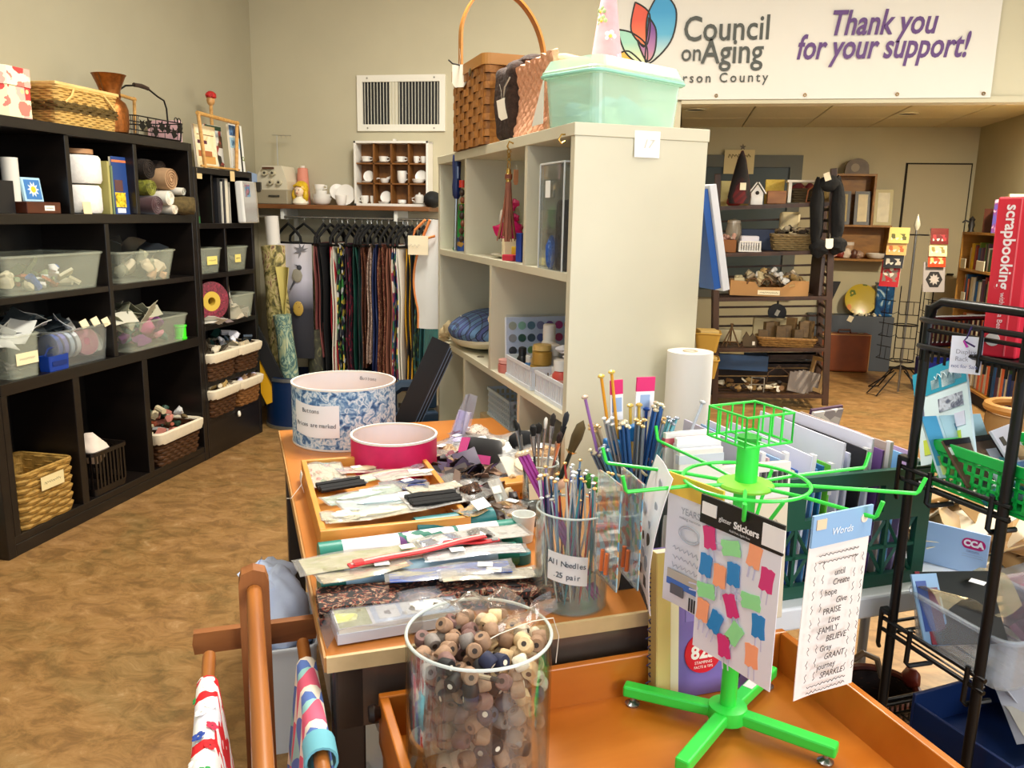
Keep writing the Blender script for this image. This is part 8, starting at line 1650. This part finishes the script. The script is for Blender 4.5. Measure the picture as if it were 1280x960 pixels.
# fourth shelf
basket('long shallow braided basket of wooden pieces on the fourth rack shelf',onr(.555,.10,1),.46,.2,.07,WOOD('6a4a24','9a7440',(30,30,30)),0,4,40,taper=.85)
for k in range(9):bx('wood_offcut',f'brown wooden house-shaped offcut in the braided basket, {("first", "second", "third", "fourth", "fifth", "sixth", "seventh", "eighth", "last")[k]} from the left','wood block',onr(.37+.045*k,.08+.03*(k % 3),1)+Vector((0,0,.035+.03*(k % 2))),(.075,.05,.10+.03*(k % 3)),WOOD('4a3820','6a5230',(10,20,20)),.5*sin(k*2.2),.003)
t=thing('twig_easel','small twig tripod stand at the left of the fourth rack shelf','stand',onr(.12,.06,1))
for a,b in (((-.07,0,0),(.01,0,.19)),((.07,0,0),(-.01,0,.19)),((0,.07,0),(0,0,.19)),((-.06,0,.04),(.06,0,.04)),((-.035,0,0),(.0,0,.15))):MB().cyl(a,b,.006,n=6).build('twig',C('5a4020',.7),t)
t=thing('twig_house','brown star-shaped wooden ornament next to the twig tripod','ornament',onr(.27,.07,1)); MB().prism([(-.05,0),(.05,0),(.06,.06),(.02,.11),(0,.08),(-.03,.12),(-.06,.06)],-.02,.02,0,MR(R_(90),4,'X')).build('wood_shape',C('4a3a22',.7),t); MB().box((.03,-.022,.03),(.02,.002,.03)).build('price_tag',C('e8e0d0',.6),t)
t=thing('frying_pan','small black pan with a white tag hanging behind the fourth shelf','pan',onr(.50,.36,1)+Vector((0,0,.24))); MB().cyl((0,0,0),(0,.03,0),.075,n=22).build('pan',C('121214',.4),t); MB().cyl((0,.01,.07),(0,.01,.14),.009,n=8).build('handle',C('121214',.4),t); MB().box((0,-.004,0),(.03,.002,.05),0,0,MR(.4,4,'Y')).build('price_tag',C('e8e4d8',.6),t)
for k,(dx,w,c,nm) in enumerate(((.12,.2,'c8bc98','cream'),(.46,.3,'b8aa84','tan'))):bx('folded_linen',f'{nm} folded linen glimpsed behind the fourth shelf','linen',onr(dx,.33,1),(w,.08,.11 if k==0 else .2),C(c,.8),0,.01)
# bottom shelf
bx('blue_crate','blue slatted crate behind the bottom shelf of the rack','crate',onr(.22,.26,0)+Vector((0,.0,.16)),(.40,.16,.13),C('2a4a70',.5)); bx('cream_paper','cream paper pile on the blue crate','paper',onr(.12,.26,0)+Vector((0,0,.30)),(.2,.14,.05),C('d8d0a0',.6))
t=thing('wire_stand','small silver wire easel on the bottom rack shelf','stand',onr(.34,.08,0)); MB().tube([(-.05,0,0),(-.05,0,.12),(.05,0,.12),(.05,0,0)],.005,6).build('wire_bend',C('b8b4a8',.3,.7),t); MB().tube([(-.05,0,.06),(.05,0,.06)],.004,6).build('cross_wire',C('b8b4a8',.3,.7),t)
for k in range(4):t=bx('slate_tile',f'grey slate tile leaning in the rack bottom, {("front", "second", "third", "rear")[k]} of four','tile',onr(.64+.035*k,.06+.02*k,0),(.17,.012,.16),C('7a7068',.7),R_(24)); t.rotation_euler=(R_(-12),R_(14),R_(24))
t=thing('empty_picture_surround','pale wooden picture frame leaning at the right of the bottom shelf','frame',onr(.78,.13,0),rot=(R_(-10),0,R_(-60)))
for a,b in (((-.09,0,0),(-.06,.02,.28)),((.06,0,0),(.09,.02,.28)),((-.06,0,0),(.06,.02,.03)),((-.06,0,.25),(.06,.02,.28))):MB().span(a,b).build('frame_bar',C('b89868',.5),t)
heap('small brown baskets, twigs and tags on the rack bottom shelf','oddments',onr(.30,.14,0),.5,.2,.10,[C('6a4a28',.7),C('9a7a48',.7),C('d8ccb0',.6),C('2c2018',.7)],30,84,size=.035)
t=thing('hoop_basket','thin twig basket with a hoop handle on the bottom shelf','basket',onr(.50,.12,0)); MB().tube([(-.09,0,.05),(-.08,0,.15),(0,0,.21),(.08,0,.15),(.09,0,.05)],.005,6).build('handle',C('4a3420',.7),t); MB().ring([(.09,.06),(.07,0),(.06,.005),(.083,.06)],18).build('bowl',C('5a4226',.7),t); price_tag(t,(.0,-.09,.06),w=.03,h=.05,string=0)
# fur stole hanging on the right post
t=thing('fur_scarf','black fluffy scarf hung over the right post of the bread rack','scarf',(1.10,YR-.06,1.30),rot=(0,LEAN,0)); fu=C('050506',.95,bump=1.0,scale=50)
MB().blob((-.075,0,.26),(.05,.05,.26),3,.10,14).blob((.075,0,.26),(.05,.05,.26),4,.10,14).blob((.0,.0,.48),(.09,.05,.06),5,.1,10).build('fur_body',fu,t); MB().blob((-.05,-.01,.0),(.075,.06,.065),6,.15,10).blob((.075,-.01,.02),(.07,.06,.07),7,.15,10).build('pompom',fu,t); price_tag(t,(.01,-.075,.07),w=.055,h=.075,string=.04); MB().box((-.02,-.06,.53),(.045,.002,.06),0,0,MT((-.02,-.06,.53))@MR(-.3,4,'Y')@MT((.02,.06,-.53))).build('paper_tag',C('e8dcc0',.6),t)
t=thing('wicker_fan','round straw fan behind the right post top','fan',(1.09,YR+.10,1.72)); MB().ring([(.075,0),(.075,.008),(.055,.008),(.055,0)],22,M=MR(R_(90),4,'X')).build('rim',C('5a4418',.6),t); MB().lathe([(.055,.002),(0,.006)],20,M=MR(R_(90),4,'X')).build('woven_face',C('6a5424',.7),t)
for k in range(11):MB().cyl((.07*cos(pi*k/10),0,.07*sin(pi*k/10)),(.09*cos(pi*k/10),0,.09*sin(pi*k/10)),.008,n=6).build('scallop',C('7a5c20',.6),t)
t=thing('red_ornament','dark red bow-shaped ornament on the wall behind the rack','ornament',(1.20,9.04,1.74)); MB().blob((-.06,0,.05),(.07,.03,.075),2,.2,9).blob((.06,0,.05),(.07,.03,.075),3,.2,9).build('bow_loops',C('5a1018',.7),t); MB().blob((0,-.02,.04),(.04,.03,.05),4,.1,8).build('centre_knot',C('8a5a50',.6),t)
t=thing('wall_sign','cream paper sign taped above the alcove window','sign',(.54,9.055,2.02)); MB().box((0,0,.06),(.30,.003,.24)).build('paper',C('d8c898',.6),t); txt('RESTROOM' if False else 'LAYAWAY',.05,C('7a6a40',.6),t,(0,-.003,.12),ext=.0003) if False else stuff(scribble(MB(),-.11,.11,.12,.02,22,-.004,5,.004).build('sign_lettering',C('7a6a40',.6),t))
# yellow baskets hooked at the left of the rack, blue and white boards by the bookcase
for k,(z,h,nm) in enumerate(((.47,.15,'upper'),(.26,.15,'lower'))):
    t=tub(f'{nm} of two yellow plastic baskets hooked on the left of the bread rack',(.25,YR-.17,z),.20,.24,h,C('b08a3a',.45),0,.75,name='hanging_basket',cat='basket'); bx('wood_slab',f'pale wooden slab in the {nm} yellow basket','wood block',Vector((.25,YR-.17,z+h-.03)),(.15,.16,.05),C('b89a5a',.6),.2)
t=thing('foam_board','white board with a blue side hanging tilted on the back of the cream bookcase','board',tf(1.236,.93,1.595),rot=(0,R_(-13),TA)); MB().span((.02,0,-.33),(.044,.10,0),0,None,.002).build('white_board',C('dcdce0',.5),t); MB().span((-.004,.012,-.32),(.019,.10,-.01)).build('blue_board',C('1c58a8',.45),t); MB().tube([(-.015,.1,-.02),(.0,.1,.01),(.03,.1,.0)],.003,5).build('hook',C('b0b0b0',.3,.8),t)
# ================================================================ ALCOVE BACK WALL
PN=WOOD('7a5220','a8742c',(3,14,14),.5)
ws=thing('wall_box_shelf','stepped wooden box shelf with amber back on the alcove wall','shelf',(0,9.1,0))
def wsb(nm,a,b,m=PN):MB().span(a,b).build(nm,m,ws)
wsb('back_panel',(1.50,-.02,1.13),(2.02,0,1.46)); wsb('back_panel',(1.50,-.02,1.46),(1.84,0,1.95)); wsb('shelf_board',(1.48,-.22,1.115),(2.04,0,1.135)); wsb('shelf_board',(1.48,-.22,1.45),(2.04,0,1.47)); wsb('top_board',(1.48,-.20,1.945),(1.86,0,1.965)); wsb('side_panel',(2.02,-.20,1.135),(2.04,0,1.45)); wsb('side_panel',(1.84,-.20,1.47),(1.86,0,1.945)); wsb('side_panel',(1.48,-.20,1.135),(1.50,0,1.945))
t=thing('mantel_clock','small arched stone mantel clock on top of the box shelf','clock',(1.675,8.98,1.966)); MB().prism([(.11*cos(pi*k/10),.06+.09*sin(pi*k/10)) for k in range(11)]+[(-.115,0),(.115,0)],-.03,.03,0,MR(R_(90),4,'X')).build('case',C('5a4a38',.5,var=.3),t); MB().cyl((-.02,-.031,.06),(-.02,-.034,.06),.04,n=18).build('dial',C('8a7a60',.5),t)
for k,(x,fw_,fh,fc,pc2,nm) in enumerate(((1.58,.13,.33,'1c1410','a8945a','left dark frame with a gold print on the box shelf'),(1.76,.15,.33,'1e1612','d8c8a0','right dark frame with a cream print on the box shelf'),(1.955,.17,.35,'a8984c','ded6b8','gold-green framed certificate at the end of the box shelf'))):
    t=thing('framed_print',nm,'frame',(x,8.93,1.471),rot=(R_(-7),0,0)); MB().span((-fw_/2,0,0),(fw_/2,.016,fh)).build('moulding',C(fc,.4),t); MB().span((-fw_/2+.03,-.003,.03),(fw_/2-.03,0,fh-.03)).build('print',C(pc2,.5,var=.12,scale=14),t)
for k,(x,r,c,nm) in enumerate(((1.52,.05,'d8a898','pink'),(1.60,.045,'8a3a30','dark red'),(1.66,.05,'e0d0c0','cream'),(1.73,.045,'5a3428','brown'),(1.78,.04,'a88a78','taupe'))):tag(MB().blob((0,0,r*.9),(r,r*.8,r),k,.15,8).build('ceramic_ornament',C(c,.4),None,(x,8.98,1.136)),f'{nm} ceramic ornament on the lower board of the box shelf','ornament')
t=thing('candle_jar','glass candle jar with a white lid behind the ornaments','jar',(1.68,9.03,1.136)); MB().cyl((0,0,0),(0,0,.13),.05,n=16).build('jar_body',C('c8a888',.2,alpha=.8),t); MB().cyl((0,0,.13),(0,0,.16),.052,n=16).build('lid',C('d8d0c8',.5),t)
cup('shallow cream bowl at the right of the box shelf',Vector((1.94,8.98,1.136)),1.6,.035,.06,False,False,name='bowl',cat='bowl')
# grey counter with suitcase
bx('counter','low blue-grey painted counter against the alcove wall','counter',Vector((1.75,8.99,0)),(.82,.20,.56),C('4a5058',.6)); gc=bpy.data.objects['counter']
t=thing('suitcase','old tan leather suitcase standing on its side before the grey counter','suitcase',(1.68,8.80,0),R_(4)); MB().box((0,0,.20),(.50,.15,.39),0,0,None,.02).build('shell',C('7a3c18',.45,var=.12,scale=8),t)
MB().tube([(-.24,-.076,.385),(.24,-.076,.385),(.24,-.076,.01)],.006,6).build('edge_binding',C('b88a58',.5),t); MB().tube([(-.06,0,.395),(-.055,0,.425),(.055,0,.425),(.06,0,.395)],.010,8).build('handle',C('4a2410',.5),t)
for x in (-.15,.15):MB().box((x,-.02,.396),(.05,.05,.008)).build('latch',C('a89060',.3,.8),t)
plate_=MB().lathe([(.0,0),(.10,.004),(.155,.02),(.158,.024),(.1,.009),(0,.006)],28).build('platter',FLOWER('b8a02c',('c8782a','5a6a2a','a88a20'),'d8b040',(9,9,9),.3,.3),None,(1.84,8.985,.72),rot=(R_(80),0,0)); tag(plate_,'yellow painted platter standing on the grey counter','plate')
t=thing('blue_canister','tall blue tin with a white bird picture on the grey counter','tin',(2.06,8.98,.561)); MB().box((0,0,.16),(.17,.11,.32),0,0,None,.01).build('tin_body',SWIRL([(.4,'0e3a6a'),(.55,'1a5a8a'),(.66,'b8d0d8')],(7,7,7),2,.3),t); MB().box((0,0,.33),(.175,.115,.02),0,0,None,.005).build('lid',C('0c2c54',.3),t)
heap('small white seashells spread along the grey counter front','shells',(1.93,8.93,.561),.30,.05,.02,[C('d8d0b8',.5),C('b8ac8c',.5)],14,85,kind='blob',size=.02)
tag(MB().box((0,0,0),(.05,.002,.06),0,0,MR(.4,4,'Y')).build('price_tag',C('e4d8b8',.6),None,(1.74,8.885,.53)),'cream price tag hanging from the grey counter edge','tag')
tag(MB().slab(lambda a,b:(-.06+.12*a*b,.0,.34*b),4,6,.03).build('black_purse',C('14141a',.6),None,(1.56,8.93,.561)),'black flat purse leaning at the left of the yellow platter','bag')
# book spinner
sp_=thing('card_spinner','tall black wire book spinner with drop-down pockets in front of the flush door','stand',(1.98,7.75,0)); bw_=C('16161a',.4,.6)
MB().cyl((0,0,.02),(0,0,1.44),.010,n=10).build('centre_pole',C('8a8a88',.3,.8),sp_); MB().lathe([(.012,1.44),(.028,1.48),(.02,1.52),(.006,1.56),(0,1.58)],12).build('finial',C('c8c4b0',.2,alpha=.8),sp_)
for a in (20,110,200,290):MB().tube([(0,0,.26),(.10*cos(R_(a)),.10*sin(R_(a)),.22),(.30*cos(R_(a)),.30*sin(R_(a)),.012),(.30*cos(R_(a+22)),.30*sin(R_(a+22)),.012),(.06*cos(R_(a+22)),.06*sin(R_(a+22)),.2)],.006,6).build('foot_loop',bw_,sp_)
for z in (.30,.62,1.40):MB().tube([(.10*cos(2*pi*k/20),.10*sin(2*pi*k/20),z) for k in range(20)],.005,6,closed=True).build('wire_ring',bw_,sp_)
pocket=None
for a in (-150,-100,-40,20):
    for j in range(3):
        z=.45+j*.2
        if pocket is None:
            mb=MB(); mb.tube([(-.08,0,.22),(-.08,0,0),(-.07,-.05,-.02),(.07,-.05,-.02),(.08,0,0),(.08,0,.22)],.004,5); mb.tube([(-.08,-.045,.09),(.08,-.045,.09)],.0035,5); mb.tube([(-.03,-.05,-.02),(-.03,-.045,.09)],.003,5); mb.tube([(.03,-.05,-.02),(.03,-.045,.09)],.003,5); pocket=mb.build('wire_pocket',bw_,sp_); o=pocket
        else:o=pocket.copy(); COL.objects.link(o)
        o.location=(.17*cos(R_(a)),.17*sin(R_(a)),z-.1); o.rotation_euler=(0,0,R_(a+90))
mags=[(-125,1.33,'c8b868','5a5a30','yellow green cook booklet at the top left of the spinner'),(-128,1.23,'c89a58','a85a30','orange booklet second on the left of the spinner'),(-132,1.12,'1c1c20','b0a898','black booklet third on the left of the spinner'),(-138,.96,'a82028','7a6a60','red-edged picture book at the bottom left of the spinner'),(-62,1.33,'5a1014','8a2028','maroon booklet at the top right of the spinner'),(-62,1.23,'d8c890','7a6a3a','cream booklet second on the right of the spinner'),(-62,1.14,'a83818','d89a60','rust red booklet third on the right of the spinner'),(-62,.93,'8a8482','3a3634','grey magazine with a black hexagon mandala on the spinner')]
for k,(a,z,c,c2,lab) in enumerate(mags):
    h=.25 if k in (7,) else (.22 if k==3 else .13); w=.19 if k==7 else .155; p=Vector((1.98+.20*cos(R_(a))+(.05 if k>3 else -.06),7.75+.20*sin(R_(a)),z))
    t=thing('booklet',lab,'book',p,rot=(R_(-8),0,R_((a+90)*.6))); MB().span((-w/2,0,0),(w/2,.012,h)).build('pages',C('e4dcc8',.6),t); MB().span((-w/2-.001,-.002,-.001),(w/2+.001,0,h+.001)).build('cover',C(c,.4),t)
    if k==7:
        MB().prism([(.075*cos(pi*i/3),.075*sin(pi*i/3)) for i in range(6)],0,.001,0,MT((0,-.003,h*.42))@MR(R_(90),4,'X')).build('hexagon',C('1a1818',.5),t); MB().prism([((.05 if i % 2 else .03)*cos(pi*i/9),(.05 if i % 2 else .03)*sin(pi*i/9)) for i in range(18)],0,.001,0,MT((0,-.0045,h*.42))@MR(R_(90),4,'X')).build('mandala',C('9a928c',.5),t)
    else:MB().span((-w*.38,-.003,h*.2),(w*.38,-.002,h*(.75 if k==3 else .6))).build('cover_print',PATCH((c2,c,'c8c0b0',c2),(40,40,40)),t)
# bookcase along the right wall
BW=WOOD('9a6a24','c08c3a',(3,14,14),.45)
bk=thing('bookcase','amber wooden bookcase full of books along the right alcove wall','bookcase',(0,0,0)); bx0,bx1,by0,by1=2.50,2.78,6.0,8.26
for y in (by0,by1-.02):MB().span((bx0,y,0),(bx1,y+.02,1.43)).build('side_panel',BW,bk)
for z in (.10,.50,.80,1.09,1.41):MB().span((bx0,by0+.02,z),(bx1,by1-.02,z+.02)).build('shelf_board',BW,bk)
MB().span((bx1-.01,by0,0),(bx1,by1,1.43)).build('back_panel',C('2a1c10',.7),bk); MB().span((bx0+.02,by0+.02,0),(bx0+.03,by1-.02,.10)).build('kick_board',C('1c140c',.7),bk)
rg=random.Random(21); bc_=('6a8a2a','2a3a6a','c8b890','8a2a20','1c1c20','d8d0b8','3a5a3a','b86a3a','5a3a4a','c8c0a8','e0b020','2a5a8a','d8d8d0','4a3020','e07040'); nmc=('olive green','navy','cream','red','black','ivory','dark green','rust','plum','pale tan','yellow','blue','white','brown','orange')
cnt=0
for sz,y0,y1,hm,nm in ((.121,6.10,8.18,.30,'bottom shelf'),(.821,6.9,8.20,.24,'third shelf'),(1.111,7.0,8.10,.24,'top shelf'),(.521,6.9,8.1,.22,'second shelf')):
    y=y1
    while y>y0:
        w=rg.uniform(.022,.05); ci=rg.randrange(len(bc_)); h=hm*rg.uniform(.72,1.0)
        t=book(f'{nmc[ci]} book on the {nm} of the amber bookcase',(bx0+.035+rg.uniform(0,.02),y-w/2,sz),w*.94,.19,h,C(bc_[ci],.5),R_(-90),group=f'{nmc[ci]} books on the {nm}'); y -= w+rg.choice((0,0,.004,.02)); cnt += 1
for k,(y,z,w) in enumerate(((8.12,1.111,.13),(7.68,1.111,.20),(8.02,.821,.10),(7.55,.521,.12))):bx('shelf_card',('first','second','third','fourth')[k]+' white price card standing on an edge of the amber bookcase','card',Vector((2.495,y,z)),(.006,w,.085),C('e4dcc0',.6))
t=tag(MB().box((0,0,0),(.002,.09,.10),0,0,MR(R_(25),4,'Y')).build('paper_note',C('e8dcb0',.6),None,(2.475,6.85,.49)),'cream note hanging from the lower bookcase shelf edge','note')
for k,(y,w,h,c,lab) in enumerate(((7.86,.05,.20,'4a2010','brown bookend on top of the amber bookcase'),(7.62,.10,.27,'3a3a78','blue and purple jacketed book standing on the amber bookcase'),(7.45,.04,.29,'c89a4a','tan wooden spine standing on the amber bookcase'),(7.38,.04,.31,'d8c898','cream board next to the tan spine'))):book(lab,(2.54,y,1.431),w,.20,h,SWIRL([(.35,'2a4a9a'),(.5,'6a2a6a'),(.6,'d8d0d8'),(.7,'6a9a2a')],(8,8,8),1) if k==1 else C(c,.5),R_(-90-35*(k<2)))
t=thing('iron_figurine','small black iron figurine at the corner of the amber bookcase','figurine',(2.53,8.14,1.431)); MB().lathe([(.03,0),(.02,.02),(.03,.06),(.02,.09),(.028,.11),(0,.14)],10).build('body',C('1a1614',.5),t); MB().tube([(.0,.0,.08),(-.05,.02,.10),(-.07,.02,.08)],.008,6).build('arm',C('1a1614',.5),t)
t=thing('milk_crate','dark blue plastic crate on the floor by the amber bookcase','crate',(2.33,7.92,0),R_(3)); mb=MB(); vessel(mb,.30,.30,.30,.012,.97,.02); mb.build('crate_body',C('0e1c6a',.4),t)
for k in range(5):MB().box((-.12+.06*k,-.149,.15),(.008,.006,.2)).build('rib',C('0c165a',.4),t)
# stool and tub between rack and bookcase
t=thing('round_stool','tan drum stool with a curved arm near the bookcase','stool',(2.18,5.60,0)); MB().lathe([(.20,0),(.21,.30),(.20,.33),(0,.34)],26).build('drum_seat',C('8a6a40',.6),t); MB().tube([(.20*cos(R_(a)),.20*sin(R_(a)),.37) for a in range(60,250,15)],.03,8).build('rolled_arm',C('a8783c',.5),t); MB().span((-.05,-.05,.34),(.12,.08,.62),0,None,.01).build('back_block',C('7a5a34',.6),t)
